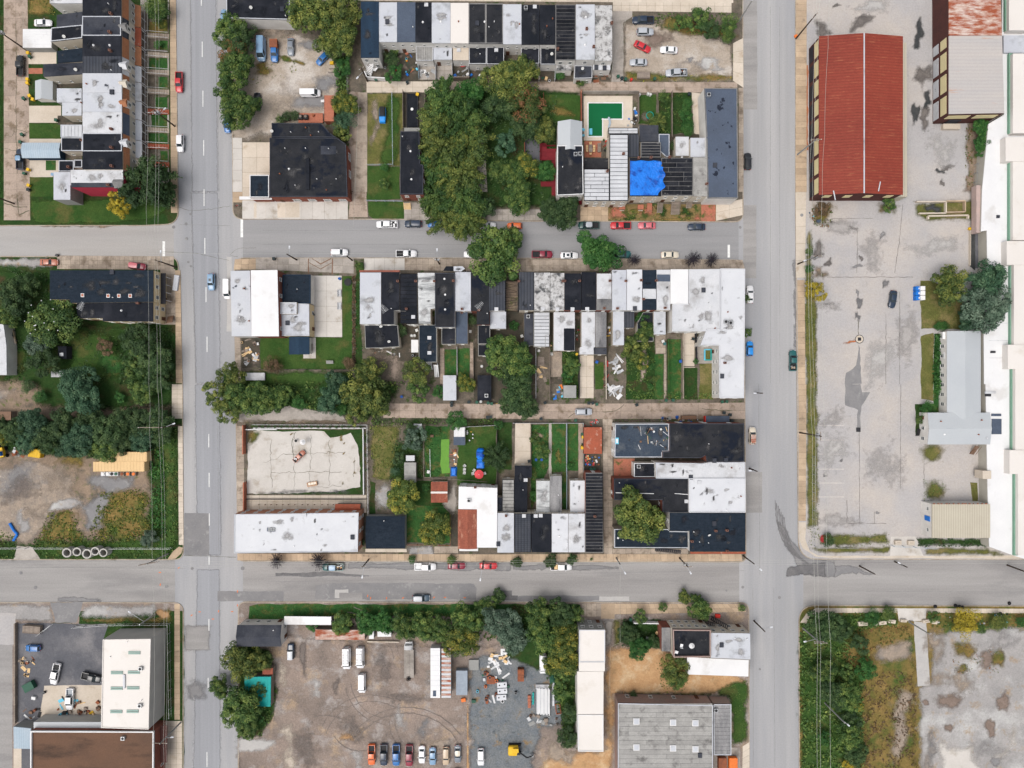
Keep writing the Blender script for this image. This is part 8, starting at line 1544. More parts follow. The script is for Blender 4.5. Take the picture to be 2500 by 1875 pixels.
def umbrella(t,x,y,label,mat,r_,n=10,hh=2.2):
 X,Y=W(cv(t,x,y),hh);r=thing('parasol',label,'parasol',(X,Y,KH));v=[(0,0,.55)]+[(cos(2*PI*i/n)*(1-.0*i),sin(2*PI*i/n),0) for i in range(n)]
 for i in range(n): ob('canopy_panel',mesh('canopy_panel',[v[0],v[1+i],v[1+(i+1)%n]],[(0,1,2)]),mat,r,(0,0,hh),0,(r_,r_,1))
 cyl('pole',r,'steel',(0,0,0),.03,hh+.5);cyl('finial',r,'white',(0,0,hh+.53),.07,.1)
umbrella('21',1926,778,'coral red parasol on the lawn','coral',1.25);umbrella('21',405,500,'white parasol on the cracked concrete court','pure',.78);umbrella('32',1552,603,'white parasol on the black roof terrace','pure',.75,hh=8.9)
for x,y,a,lb in [(1885,742,-30,'white lawn chair upper left of the coral parasol'),(1975,768,200,'white lawn chair right of the coral parasol'),(1874,770,10,'white lawn chair left of the coral parasol'),(1801,735,80,'white lawn chair alone on the lawn, upper one of two'),(1801,763,80,'white lawn chair alone on the lawn, lower one of two'),(1803,703,40,'small grey lawn chair above the white pair')]: chair(*W(cv('21',x,y),.5),a,'plc',lb,'lawn chairs of the umbrella garden',1.2)
tab('21',345,488,'dark round table beside the white parasol',0,'black',r_=.38)
for t,x,y,a,m,lb in [('32',1130,552,20,'red','red chair in the small shady garden'),('32',1167,535,80,'plc','pale chair in the small shady garden'),('32',1250,488,60,'tc','tan chair against the annex wall'),('21',1580,1130,30,'plc','white chair above the half yellow garden tree'),('21',1622,1165,100,'coral','pinkish chair right of the half yellow garden tree')]: chair(*W(cv(t,x,y),.5),a,m,lb,None,1.1)
for x,y,a in [(1463,600,80),(1418,655,-20)]:
 X,Y=W(cv('32',x,y),7.2);r=thing('terrace_chair','white chair on the roof terrace, '+('left of the parasol' if a>0 else 'in the lower left corner'),'chair',(X,Y,6.98),rdn(a));box('seat',r,'white',(0,0,.4),(.9,.7,.1));box('backrest',r,'white',(-.45,0,.4),(.1,.7,.6))

X,Y=W(cv('21',487,860),.4);r=thing('couch','tan couch abandoned on the concrete court','couch',(X,Y,KH),rdn(10));box('seat',r,'cloth',(0,0,0),(2.6,1.1,.45));box('backrest',r,'cloth',(0,-.45,.45),(2.6,.28,.4));[box('armrest',r,'cloth',(s*1.25,.05,.45),(.25,.95,.25)) for s in (-1,1)];[box('cushion',r,'ctan',(-.8+k*.8,.1,.45),(.74,.7,.12)) for k in range(3)]
X,Y=W(cv('12',252,1460),.7);r=thing('picnic_table','weathered picnic table in the fenced yard','picnic table',(X,Y,KH));[box('table_board',r,'wood',(0,-.7+k*.28,.72),(1.7,.24,.05)) for k in range(6)];[box('bench',r,'wood',(0,s*1.05,.42),(1.7,.26,.05)) for s in (-1,1)];[box('leg',r,'wood',(s*.6,0,0),(.08,1.6,.7)) for s in (-1,1)]

BN='''00 248 462 by yellow bag bin beside the carport
00 262 492 bg green bin below the yellow one at the carport
00 243 690 by upper yellow bin beside the white shed
00 243 722 by lower yellow bin beside the white shed
00 262 832 by small yellow bin at the shed corner
00 290 862 by large yellow bin at the shed corner
00 210 853 bg green bin at the alley left of the yellow pair
00 490 1040 bg green bin beside the pale yard
00 196 1165 bg green bin by the alley lawn
00 182 1230 bg green bin above the blue garage
00 250 1468 by yellow bin on the pale yard edge
00 215 1500 bg green bin below the yellow one on the pale yard
00 253 1603 by yellow bin on the lowest lawn edge
00 250 1640 bd dark bin on the lowest lawn edge
00 462 1510 clblue pale blue bin in the alley yard
01 1040 690 bg green bin at the white stair wall
01 1308 715 bd dark bin on the slab alley
01 1600 688 bd dark bin below the grey yard
01 1720 660 binblue blue bin in the barbecue yard
01 1395 820 by yellow topped bin above the covered pool
02 915 665 bg first green bin at the driveway foot
02 948 680 bd dark bin at the driveway foot
02 980 688 bg last green bin at the driveway foot
02 1030 688 red red tub beside the driveway bins
02 1230 685 bg green bin beside the wooden trailer
02 1100 818 plc white tub at the garden fence
02 1175 812 plc white tub, left one of a pair at the alley
02 1195 818 plc white tub, right one of a pair at the alley
02 1528 815 bd black bin behind the garden wall
11 158 577 bd dark bin on the corner pavement
11 722 748 binblue blue barrel on the concrete court
11 495 1058 bd dark bin at the hall door
11 488 1225 bd dark bin at the hall corner
11 488 800 bd dark bin at the navy wing
11 1390 1195 plc white box beside the skylight wing
11 1370 1240 plc white tub beside the skylight wing, middle one
11 1345 1240 plc white tub beside the skylight wing, left one
11 1355 1410 black black barrel left of the skylight wing
11 1385 1425 black black barrel close to the skylight wing
11 1850 1205 plc white box beside the blue-grey wing
11 1950 1505 plc white tub in the yard left of the big tree
12 232 1370 plc white tub in the picnic yard
12 342 1398 plc white bag on the dirt yard
12 84 1245 plc white box beside the slim dark wing
12 560 1400 by yellow tube bin by the off-white wing
12 1100 1118 by yellow bin under the small round tree
12 1300 1290 plc white bin in the slab yard
12 1315 1310 cteal teal bin in the slab yard
12 1452 1462 binblue blue bin on the long lawn
12 1562 1268 bd dark bin on the concrete yard
12 730 1468 binblue blue bin on the small lawn
21 1258 108 binblue blue tub under the loose green tree
21 1690 160 bd upper black bin on the alley
21 1690 183 bd lower black bin on the alley
21 1838 155 bd black bin under the yellow tree
21 1908 155 bg green bin at the black roofed hut
21 1942 150 plc grey tub at the black roofed hut
21 2005 162 bg left green bin beside the yellow bike
21 2035 168 bg right green bin beside the yellow bike
21 2000 285 bd left black bin at the garden fence
21 2026 282 bd right black bin at the garden fence
22 285 160 bd black bin under the dark alley tree
22 250 298 bd black bin at the garden corner
22 662 163 bd left bin of three on the alley
22 695 163 bd middle bin of three on the alley
22 730 173 bg right green bin of three on the alley
22 548 312 bg pale green bin above the narrow lawn
22 1075 178 bd lone black bin on the alley
22 1328 140 bg green bin at the hedge
22 1388 138 bg green bin right of the hedge one
22 1812 152 bg left green bin at the corner building
22 1850 150 bg right green bin at the corner building
22 1828 246 bd dark bin above the slate container
22 1880 264 bd dark bin right of the slate container
22 1895 315 bd dark bin behind the warehouse corner
22 1428 285 binblue big blue bag behind the warehouse
22 607 430 bg green bin beside the rust roofed garage
22 611 456 by yellow bin beside the rust roofed garage, upper
22 603 548 by yellow bin beside the rust roofed garage, lower
22 680 730 bg left green bin below the clothes heap
22 708 732 bg right green bin below the clothes heap
22 148 664 bd dark bin on the pale parking pad
22 208 652 binblue left blue tub in the narrow garden
22 256 652 binblue right blue tub in the narrow garden
21 1490 755 plc white bin on the wire fence
32 1022 372 bg green bin at the garden wall
33 1450 268 black black bag on the right kerb
33 1625 258 black first black bag in the kerb heap
33 1660 268 black middle black bag in the kerb heap
33 1688 275 black last black bag in the kerb heap
33 2094 240 black black bag at the far right kerb
33 2015 330 black black bag behind the yellow-green shrub
30 380 1008 black black barrel at the concrete pad
30 300 1160 rust rusty barrel by the workshop
10 490 545 black black tub at the kerb by the orange brown sedan
32 32 1010 black black barrel on the blue gravel'''.split('\n')
for a in BN:
 t,x,y,m,lb=a.split(' ',4);x=int(x);y=int(y)
 X,Y=W(cv(t,x,y),.6);s=cv(t,x,y)
 if 'bag' in lb and 'bin' not in lb.split('bag')[1][:6]:
  r=thing('rubbish_bag',lb,'rubbish bag',(X,Y,zg(s)));
  v=[(cos(a)*rr*ru(.85,1.15),sin(a)*rr*ru(.85,1.15),z) for rr,z in ((.42,0),(.5,.25),(.3,.5),(.08,.62)) for a in [k*PI/4 for k in range(8)]];f=[(i*8+j,i*8+(j+1)%8,(i+1)*8+(j+1)%8,(i+1)*8+j) for i in range(3) for j in range(8)]+[tuple(range(24,32))];ob('bag',mesh('bag',v,f),m,r);cyl('knot',r,m,(0,0,.6),.06,.12)
 elif any(q in lb for q in ('tub','barrel')): r=thing('barrel' if 'barrel' in lb else 'tub',lb,'barrel' if 'barrel' in lb else 'tub',(X,Y,zg(s)));cyl('drum',r,m,(0,0,0),.36,.75);cyl('lid',r,m,(0,0,.75),.38,.05);cyl('rim',r,'black' if m!='black' else 'steel',(0,0,.8),.3,.02,RING)
 else:
  r=thing('wheelie_bin',lb,'bin',(X,Y,zg(s)),ru(-.5,.5),'bins and tubs put out around the yards');v=[(x_*k,y_*k,z) for k,z in ((.78,.1),(1,1.0)) for x_,y_ in ((-.32,-.36),(.32,-.36),(.32,.36),(-.32,.36))];ob('bin_body',mesh('bin_body',v,[(0,1,5,4),(1,2,6,5),(2,3,7,6),(3,0,4,7),(3,2,1,0)]),m,r);box('lid',r,m if m!='by' else 'yellow',(.02,0,1.0),(.74,.78,.07));bar('handle',r,'black',(-.4,-.3,.98),(-.4,.3,.98),.03);[ob('wheel',WHEEL,'rubber',r,(-.3,sy*.3,.12),(PI/2,0,0),(.12,.12,.08)) for sy in (-1,1)]

for i,(x,y,rr,lb) in enumerate([(578,1455,1.32,'leftmost of the five upright concrete pipes'),(665,1447,1.22,'second of the five upright concrete pipes'),(752,1465,1.35,'third and lowest of the five upright concrete pipes'),(822,1442,1.2,'fourth of the five upright concrete pipes'),(893,1455,1.2,'rightmost of the five upright concrete pipes')]):
 X,Y=W(cv('20',x,y),2.3);cyl('concrete_pipe',None,'concrete',(X,Y,KH),rr*.95,2.3,PIPE,label=lb,cat='concrete pipe',group='upright concrete pipes')
for k,x in enumerate([893,935,970,1005,1058,1108,1158]):
 X,Y=W(cv('20',x,774),.8);r=thing('storage_tank',['leftmost white tank crate below the tan containers','second white tank crate below the tan containers','white crate with a black drum','white crate with a green drum','caged rusty red drum, left one','caged rusty orange drum, middle one','caged orange drum, right one'][k],'storage tank',(X,Y,KH),0,'tanks lined up below the tan containers');box('cage',r,'wht' if k<4 else 'wood',(0,0,0),(1.1,1.1,.9));cyl('drum',r,['pure','pure','black','bg','rust','orange','orange'][k],(0,0,.9),.42,.15)

P0=[W(cv('20',x,y),.4) for x,y in [(85,1200),(120,1260),(152,1295),(118,1350)]];r=thing('blue_pipe','bent bright blue pipe lying on the dirt track','pipe',(*P0[0],.0));[bar('pipe_section',r,'blue',(P0[i][0]-P0[0][0],P0[i][1]-P0[0][1],KH+.35),(P0[i+1][0]-P0[0][0],P0[i+1][1]-P0[0][1],KH+.35),.34) for i in range(3)]

for k in range(3):
 X,Y=W(cv('13',1308,833+k*41),1.2);r=thing('collection_bin',['top','middle','bottom'][k]+' one of three blue and white collection bins','collection bin',(X,Y,KH),0,'blue and white collection bins');box('bin_body',r,'pure',(.55,0,0),(1.25,1.15,1.7));box('bin_front',r,'blue',(-.6,0,0),(1.0,1.15,1.3));box('sign',r,'white',(-.25,0,1.3),(.25,.4,.05));box('lid',r,'white',(.55,0,1.7),(1.2,1.1,.08))
X,Y=W(cv('13',787,1270));r=thing('catch_basin','octagonal catch basin with a square grate on the concrete lot','drain',(X,Y,KH+.02));cyl('apron',r,'sp',(0,0,0),1.05,.06,CYL8);cyl('ring',r,'wet_and_dark',(0,0,0),1.2,.03);box('grate',r,'wdark',(0,0,.05),(.9,.9,.04));X,Y=W(cv('23',778,393));r=thing('catch_basin','small dark square drain on the lower concrete lot','drain',(X,Y,KH+.02));box('grate',r,'wdark',(0,0,0),(1.0,1.0,.06));box('frame',r,'wet_and_dark',(0,0,0),(1.2,1.2,.04))

def clutter(t,x0,y0,x1,y1,n,mats,names,seed,smin=.3,smax=1.1,label='',hh=.5):
 rnd=random.Random(seed)
 for k in range(n):
  x=rnd.uniform(x0,x1);y=rnd.uniform(y0,y1);X,Y=W(cv(t,x,y),.3);at=' '.join(q for q in (('upper','','lower')[min(2,int((y-y0)/(y1-y0)*3))],('left','','right')[min(2,int((x-x0)/(x1-x0)*3))]) if q) or 'central';nm,sh=rnd.choice(names);m=rnd.choice(mats);s=rnd.uniform(smin,smax)
  lb='%s%s %s, %s piece, %s'%('small ' if s<smin+(smax-smin)*.3 else 'large ' if s>smin+(smax-smin)*.7 else '',{'pure':'white','wht2':'off-white','steel':'grey metal','rust':'rusty','wood':'wooden','rt':'orange-red','blue':'blue','black':'black','plc':'white plastic','tc':'tan','bg':'green','red':'red','brown':'brown','yellow':'yellow','cyan':'light blue','coral':'pink','orange':'orange','wht':'whitish','wgrey':'grey','sp':'beige','galv':'galvanised','sp2':'slate'}.get(m,m),nm.replace('_',' '),at,label)
  g=zg(cv(t,x,y));r=ob(nm,None,None,None,(X,Y,g),rnd.random()*6.28,label=lb,cat=nm.replace('_',' '),group='%s %s'%(nm.replace('_',' '),label))
  if sh=='board': [box('board',r,m,(0,q*.24*s,rnd.uniform(0,.1)),(2.2*s,.2*s,.06),rnd.uniform(-.1,.1)) for q in range(2)]
  elif sh=='box': box('box_body',r,m,(0,0,0),(s,s*.75,hh*s));box('flap',r,m,(s*.2,0,hh*s),(s*.5,s*.7,.05),.2)
  elif sh=='drum': cyl('drum',r,m,(0,0,0),.3*s+.1,.7*s);cyl('lid',r,'black' if m!='black' else 'steel',(0,0,.7*s),.22*s+.06,.03)
  elif sh=='tyre': cyl('tyre',r,'rubber',(0,0,0),.36,.22,RING);cyl('rim',r,'steel',(0,0,.02),.2,.1)
  elif sh=='sheet': box('sheet',r,m,(0,0,.05),(1.6*s,.9*s,.04),0);box('batten',r,m,(0,0,.09),(1.6*s,.08,.05))
  elif sh=='pot': cyl('pot',r,m,(0,0,0),.22,.35,CONE);ob('plant',CR['bush'][0],'leaf_mid',r,(0,0,.45),0,(.35,.35,.35))
JN=[('timber','board'),('box','box'),('drum','drum'),('sheet','sheet'),('box','box')]
clutter('31',1995,660,2180,820,26,['pure','wht2','steel','pure','cyan','coral','tc','pure'],[('panel','sheet'),('timber','board'),('box','box')],3,.5,1.3,'in the upper half of the scrap heap');clutter('31',1900,830,2180,1090,26,['pure','rust','brown','wht2','rt','steel','orange','bg','cyan'],JN,4,.5,1.3,'in the lower half of the scrap heap');clutter('32',120,1200,400,1290,16,['wood','wgrey','steel','pure','brown'],JN,5,.5,1.2,'below the timber stack')
clutter('30',490,1060,860,1230,34,['brown','rust','tc','steel','black','orange','wood','cyan','yellow'],JN,6,.4,1.2,'around the concrete pad of the asphalt yard');clutter('30',160,710,290,770,12,['tc','wood','rust','sp'],[('log','drum'),('box','box'),('timber','board')],7,.5,.9,'in the firewood pile');clutter('30',200,780,300,860,4,['wood','tc'],[('pallet','sheet')],8,.8,1.0,'below the firewood pile');clutter('30',200,1140,350,1240,9,['black','brown','steel','rust'],JN,9,.5,1.,'in the corner above the workshop')
clutter('10',2090,1270,2211,1480,20,['pure','wht2','brown','wood','tc','wgrey'],JN,10,.4,1.2,'in the rubbish yard beside the corner hall');clutter('11',-10,1300,40,1480,6,['pure','brown','tc'],JN,11,.4,.9,'at the lawn edge of the rubbish yard');clutter('12',860,1400,950,1560,14,['pure','wht2','steel','pure'],[('ladder','board'),('sheet','sheet'),('box','box')],12,.5,1.2,'in the upper long rubbish yard');clutter('22',835,0,940,120,12,['pure','wht2','steel'],[('plank','board'),('sheet','sheet')],13,.6,1.3,'in the lower long rubbish yard')
clutter('12',830,1080,866,1280,10,['brown','wood','yellow','pure','rust'],JN,14,.4,.8,'in the gap between two rear wings');clutter('12',790,1480,830,1700,10,['pure','red','rust','brown'],JN,15,.4,.8,'along the pale garden wall');clutter('12',210,1500,300,1650,8,['wood','tc','tc'],[('sawhorse','board'),('pallet','sheet')],16,.6,1.1,'at the bottom of the picnic yard');clutter('12',330,1280,355,1370,6,['pure','brown','tc'],[('pot','pot'),('box','box')],17,.3,.6,'beside the off-white wing');clutter('12',550,1120,600,1300,10,['red','pure','bg','black'],[('flower_pot','pot'),('ball','drum')],18,.3,.5,'in the dark gap between wings')
clutter('01',1100,460,1250,640,9,['pure','red','plc','steel'],[('garden_ornament','drum'),('box','box')],19,.3,.7,'in the leafy yard of the top terrace');clutter('01',1290,460,1400,660,16,['red','blue','cyan','yellow','pure','bg','rt'],JN,20,.3,.8,'in the colourful yard of the top terrace');clutter('01',1420,540,1545,650,8,['plc','pure','steel'],[('sheet','sheet')],21,.5,1.2,'of torn plastic in the grey yard');clutter('01',1710,550,1835,670,10,['pure','black','coral','tc','steel'],JN,22,.4,.9,'in the barbecue yard');clutter('01',1850,570,2000,670,9,['brown','rust','blue','pure','steel'],JN,23,.4,.9,'in the brick coloured yard');clutter('02',110,570,370,700,12,['brown','tc','wht2','rust','bg'],JN,24,.4,.9,'in the small yards with white fences');clutter('02',700,630,850,700,9,['brown','wood','rust'],JN,25,.4,.9,'in the brush behind the stained roof')
clutter('02',1000,1010,1075,1085,9,['steel','black','plc','blue'],[('bicycle_part','tyre'),('box','box'),('scrap','board')],26,.3,.8,'in the heap right of the pool');clutter('02',1040,930,1080,1000,5,['blue','cyan','plc'],[('sheet','sheet'),('box','box')],27,.5,.9,'at the fence right of the pool');clutter('02',606,1110,640,1170,4,['cyan','plc','blue'],[('pool_toy','box')],28,.4,.7,'left of the pool');clutter('02',770,1210,825,1350,8,['black','brown','red','steel'],[('flower_pot','pot'),('box','box'),('grill','drum')],29,.3,.7,'on the patio edge');clutter('21',1685,560,1740,700,18,['wood','brown','rust','rt','pure','tc'],[('log','board'),('box','box'),('brick_heap','box')],30,.3,.8,'in the heap below the half white shed');clutter('21',1820,400,1885,490,9,['black','steel','yellow','pure'],[('tyre','tyre'),('drum','drum'),('box','box')],31,.3,.6,'right of the half white shed')
clutter('22',630,612,755,700,34,['coral','red','black','tc','pure','blue','orange','brown'],[('garment','sheet'),('bundle','box')],32,.25,.55,'in the colourful clothes heap');clutter('22',625,312,755,360,12,['red','pure','coral','wgrey','brown'],JN,33,.3,.6,'above the rust roofed garage');clutter('22',1270,290,1620,330,16,['brown','wood','black','wgrey','tc','blue'],JN,34,.4,1.0,'along the alley wall of the warehouse');clutter('33',1380,320,2211,440,22,['pure','plc','wht2','cyan','black','yellow'],[('litter_piece','sheet'),('carton','box')],35,.2,.5,'in the weeds of the right kerb');clutter('20',80,560,260,620,8,['wood','steel','rust','wgrey'],[('plank','board'),('sheet','sheet')],36,.7,1.2,'at the lower edge of the little wood');clutter('22',360,20,440,150,9,['blue','orange','cyan','wgrey'],[('sheet','sheet'),('box','box')],37,.4,.9,'beside the grey flat shed')
clutter('11',1020,1355,1250,1440,12,['brown','pure','wgrey','wood'],JN,38,.3,.8,'in the yard below the grey smeared roof');clutter('13',350,150,560,300,6,['cyan','pure','sp2'],[('litter_piece','box')],39,.2,.5,'in the red weeds');clutter('22',600,440,618,540,5,['yellow','bg','brown'],[('barrel','drum')],40,.4,.6,'lined up at the garage side');

rnd=random.Random(5)
for k in range(24):
 x=rnd.uniform(1085,1345);y=rnd.uniform(355,560);X,Y=W(cv('22',x,y),6.2);m=rnd.choice(['wht','plc','tc','steel','brown','brown','bg','steel']);nm=rnd.choice(['box','plank','bucket'])
 r=ob('roof_'+nm,None,None,None,(X,Y,6.15),rnd.random()*6,label='%s %s lying in the junk on the slate blue roof'%({'wht':'whitish','plc':'white','tc':'tan','steel':'grey','bg':'green'}.get(m,m),nm),cat=nm,group=nm+' pieces on the slate blue roof')
 if nm=='plank': box('board',r,m,(0,0,0),(rnd.uniform(1,2.6),.14,.08))
 elif nm=='box': box('box_body',r,m,(0,0,0),(.5,.4,.35));box('flap',r,m,(0,.2,.35),(.5,.2,.03))
 else: cyl('bucket_body',r,m,(0,0,0),.22,.35,CONE);cyl('rim',r,'wdark',(0,0,.35),.15,.02)
X,Y=W(cv('22',908,490),6.3);r=thing('door_panel','light blue framed panel on the slate blue roof','panel',(X,Y,6.15));box('panel',r,'cyan',(0,0,0),(.85,1.7,.08));box('inset',r,'pure',(0,0,.08),(.5,1.1,.02))

X,Y=W(cv('32',270,1085),1);r=thing('timber_stack','big stack of white planks beside the undergrowth','timber stack',(X,Y,KH));[box('plank',r,'pure' if k%4 else 'wht2',(-1.7+k*.24,ru(-.3,.3),.2+.02*(k%3)),(.21,7.0,.7)) for k in range(15)];[box('bearer',r,'wood',(0,y,0),(4.0,.2,.2)) for y in (-2.5,0,2.5)]
for x,y,m,lb,sz in [(150,1085,'rt','stack of orange-red bricks left of the white planks',(.8,3.4,.6)),(183,1060,'teal','turquoise board stack left of the white planks',(.4,3.3,.4)),(262,955,'wht2','pale boulders heap above the white planks',(3.6,1.2,.6)),(357,1020,'wht','long whitish boards right of the white planks',(.5,6.5,.4))]:
 X,Y=W(cv('32',x,y),.5);r=thing('material_stack',lb,'stack',(X,Y,KH));n=4;[box('layer',r,m,(ru(-.05,.05),-sz[1]/2+(k+.5)*sz[1]/n,0),(sz[0],sz[1]/n-.06,sz[2])) for k in range(n)]
X,Y=W(cv('32',398,1150),.5);r=thing('wooden_frame','rusty orange open frame in the undergrowth edge','frame',(X,Y,KH),.15);[box('beam',r,'rust',c_,s_) for c_,s_ in [((-.6,0,0),(.2,2.7,.4)),((.6,0,0),(.2,2.7,.41)),((0,1.3,0),(1.4,.2,.42)),((0,-1.3,0),(1.4,.2,.43))]]
X,Y=W(cv('32',360,905),.8);ob('tarpaulin_heap',mesh('tarpaulin_heap',[(-1,-1.2,0),(1,-1,0),(1.1,.9,0),(-.2,1.4,0),(-1.1,.6,0),(0,0,1.2)],[(0,1,5),(1,2,5),(2,3,5),(3,4,5),(4,0,5)]),'bg',None,(X,Y,KH),label='dark green tarpaulin tented over a heap',cat='tarpaulin');X,Y=W(cv('21',1707,755),.6);ob('tarpaulin_heap',mesh('tarpaulin_heap',[(-.85,-1.3,0),(.8,-1.3,0),(.95,1.2,0),(-.8,1.3,0),(-.5,-.9,.8),(.5,-.9,.85),(.5,.9,.75),(-.5,.9,.8)],[(0,1,5,4),(1,2,6,5),(2,3,7,6),(3,0,4,7),(4,5,6,7)]),'tarp',None,(X,Y,KH),label='bright blue tarpaulin over a box beside the lime lawn',cat='tarpaulin')
X,Y=W(cv('11',800,778),.5);r=thing('trampoline','small round black trampoline beside the concrete court','trampoline',(X,Y,KH));cyl('mat',r,'black',(-.2,0,.5),.85,.04);cyl('rim',r,'bd',(-.2,0,.45),1.0,.1,RING);bar('leg',r,'steel',(-.9,0,0),(-.9,0,.5),.04);bar('leg',r,'steel',(.6,0,0),(.6,0,.5),.04)

for t,x,y,a,m,lb in [('11',722,873,90,'wht2','pinkish grey bench upper on the court edge'),('11',722,985,90,'wht2','pinkish grey bench lower on the court edge'),('11',495,935,90,'wood','brown bench against the navy wing'),('11',478,1340,90,'wood','brown bench beside the small navy roof'),('11',638,1470,0,'wgrey','grey bench alone on the hall lawn')]:
 X,Y=W(cv(t,x,y),.4);r=thing('bench',lb,'bench',(X,Y,KH+.03),rdn(a));[box('slat',r,m,(0,-.3+k*.22,.42),(1.9,.19,.05)) for k in range(4)];[box('leg',r,'steel',(s*.8,0,0),(.08,.7,.42)) for s in (-1,1)];box('backrest',r,m,(0,.42,.5),(1.9,.06,.4))

def stair(t,x,y,L_,w_,n,z1,mat,label,ang=0,hh=None):
 X,Y=W(cv(t,x,y),z1/2);r=thing('outside_stair',label,'stair',(X,Y,KH),rdn(ang));[box('tread',r,mat,(-L_/2+(k+.5)*L_/n,0,z1*(k+.5)/n),(L_/n-.05,w_,.07)) for k in range(n)];[bar('handrail',r,mat,(-L_/2,s*w_/2,.9),(L_/2,s*w_/2,z1+.9),.05) for s in (-1,1)];[bar('stringer',r,mat,(-L_/2,s*w_/2,.0),(L_/2,s*w_/2,z1),.07) for s in (-1,1)]
stair('01',985,600,2.4,1.5,8,2.6,'white','white outside stair in the yard of the navy roof, left flight',60);stair('01',1025,600,2.0,1.0,7,2.6,'white','white outside stair in the yard of the navy roof, right flight',-40);stair('11',1560,1545,3.2,1.0,11,3.0,'white','steep white stair behind the skylight wing',90);stair('11',1495,1500,2.0,1.6,6,1.5,'wht2','grey landing stair behind the skylight wing',90);stair('11',1308,125,1.5,1.7,5,.9,'tc','tan wooden front stoop of the narrow brick house',90);stair('10',1470,1100,2.0,1.6,7,1.6,'brown','brown steps at the corner of the apartment house',-80);stair('12',1275,140,2.4,1.3,8,1.1,'wood','grey wooden front steps, left one below the tarpaulin house',90);stair('12',1410,140,3.2,2.2,11,1.3,'wood','wide grey wooden front steps right of its smaller neighbour',90);stair('12',1527,115,1.4,1.3,5,1.0,'wood','short wooden steps with rails below the grey-beige roof',90);stair('32',1790,400,3.2,.9,10,5.0,'black','black fire stair on the cream house, right flight',-15);stair('32',1690,400,2.4,.9,8,5.0,'black','black fire stair on the cream house, left flight',12);stair('23',1780,570,2.4,1.0,8,1.8,'brown','brown access ramp stair behind the office',80);stair('23',1300,415,2.0,1.2,6,.8,'black','black entrance steps on the office corner',90);stair('22',1345,1435,6.5,.8,14,2.2,'wdark','long dark ramp stair along the navy roof front',-2)
for x,m,lb in [(950,'rt','terracotta porch platform with a black mat'),(1110,'rt','small terracotta porch platform'),(1187,'coral','salmon painted porch slab')]:
 X,Y=W(cv('12',x,130),.3);r=thing('porch_platform',lb,'porch',(X,Y,KH));box('platform',r,m if m!='coral' else 'rt',(0,0,0),(1.6 if x!=1187 else 1.3,1.2 if x!=1187 else 2.0,.5));box('step',r,'slab',(0,-.9,0),(1.2,.3,.25))
X,Y=W(cv('12',952,110),.7);cyl('door_mat',None,'black',(X+.1,Y,KH+.51),.45,.03,label='black round mat on the terracotta porch',cat='mat')

r=thing('red_flowers','clump of red flowers at the corner of the concrete lot','flowers',(*W(cv('23',482,1332)),KH))
for k in range(9): ob('bloom',CR['bush'][k%2],'coral',r,(.7*cos(k*.7),.6*sin(k*.7),.3),k,(.55,.55,.4))
for i,(x,y,w_,l_,lb) in enumerate([(797,410,1.4,1.1,'leftmost concrete block of the vacant lot'),(838,412,1.2,.8,'flat concrete block next to the leftmost'),(925,412,.9,.7,'small concrete block in the weeds'),(985,402,2.0,.9,'long concrete block in the weeds'),(1065,390,1.9,.9,'concrete block before the driveway'),(1165,385,1.6,.7,'concrete block at the left of the driveway gate'),(1363,388,2.0,.8,'concrete block at the right of the driveway gate'),(1433,392,1.4,1.2,'last concrete block right of the driveway')]):
 X,Y=W(cv('33',x,y),.4);r=thing('concrete_block',lb,'concrete block',(X,Y,KH),ru(-.2,.2),'concrete blocks closing the vacant lot');box('block',r,'sp',(0,0,0),(w_,l_,.75));box('lifting_rib',r,'slab',(0,0,.75),(w_*.5,.12,.08))
for x,y,lb in [(1118,1365,'left concrete block at the lot gate'),(1230,1368,'right concrete block at the lot gate')]:
 X,Y=W(cv('23',x,y),.4);r=thing('concrete_block',lb,'concrete block',(X,Y,KH));box('block',r,'sp',(0,0,0),(1.7,1.1,.8));box('lifting_rib',r,'slab',(0,0,.8),(.8,.15,.06))
def bike(t,x,y,ang,mat,label):
 X,Y=W(cv(t,x,y),.4);r=thing('bicycle',label,'bicycle',(X,Y,KH+.05),rdn(ang));
 for s in (-1,1): ob('wheel',RING,'rubber',r,(s*.55,0,.36),(rdn(70),0,0),(.36,.36,.05))
 bar('frame',r,mat,(-.55,0,.36),(.1,.05,.45),.026);bar('frame',r,mat,(.1,.05,.45),(.5,0,.75),.026);bar('frame',r,mat,(-.2,.1,.8),(.45,.05,.8),.026);bar('handlebar',r,'steel',(.5,-.3,.95),(.5,.3,.95),.03);box('saddle',r,'black',(-.25,.05,.85),(.25,.15,.06))
bike('10',2050,120,10,'red','bicycle lying on the corner pavement');bike('21',2075,168,5,'yellow','yellow bicycle among the alley bins')
def skin_body(name,verts,edges,radii,mat,parent,root=0):
 me=bpy.data.meshes.new(name);me.from_pydata(verts,edges,[]);me.update();me.materials.append(None);o=ob(name,me,mat,parent)
 m=o.modifiers.new('skin','SKIN');me.skin_vertices[0] if me.skin_vertices else None
 for i,rr in enumerate(radii): me.skin_vertices[0].data[i].radius=(rr,rr)
 me.skin_vertices[0].data[root].use_root=True;s=o.modifiers.new('sub','SUBSURF');s.levels=1;s.render_levels=1;return o
X,Y=W(cv('11',1478,345),.9);pr=thing('person','person in dark clothes walking across the middle street below the navy SUV','person',(X,Y,.03),rdn(20))
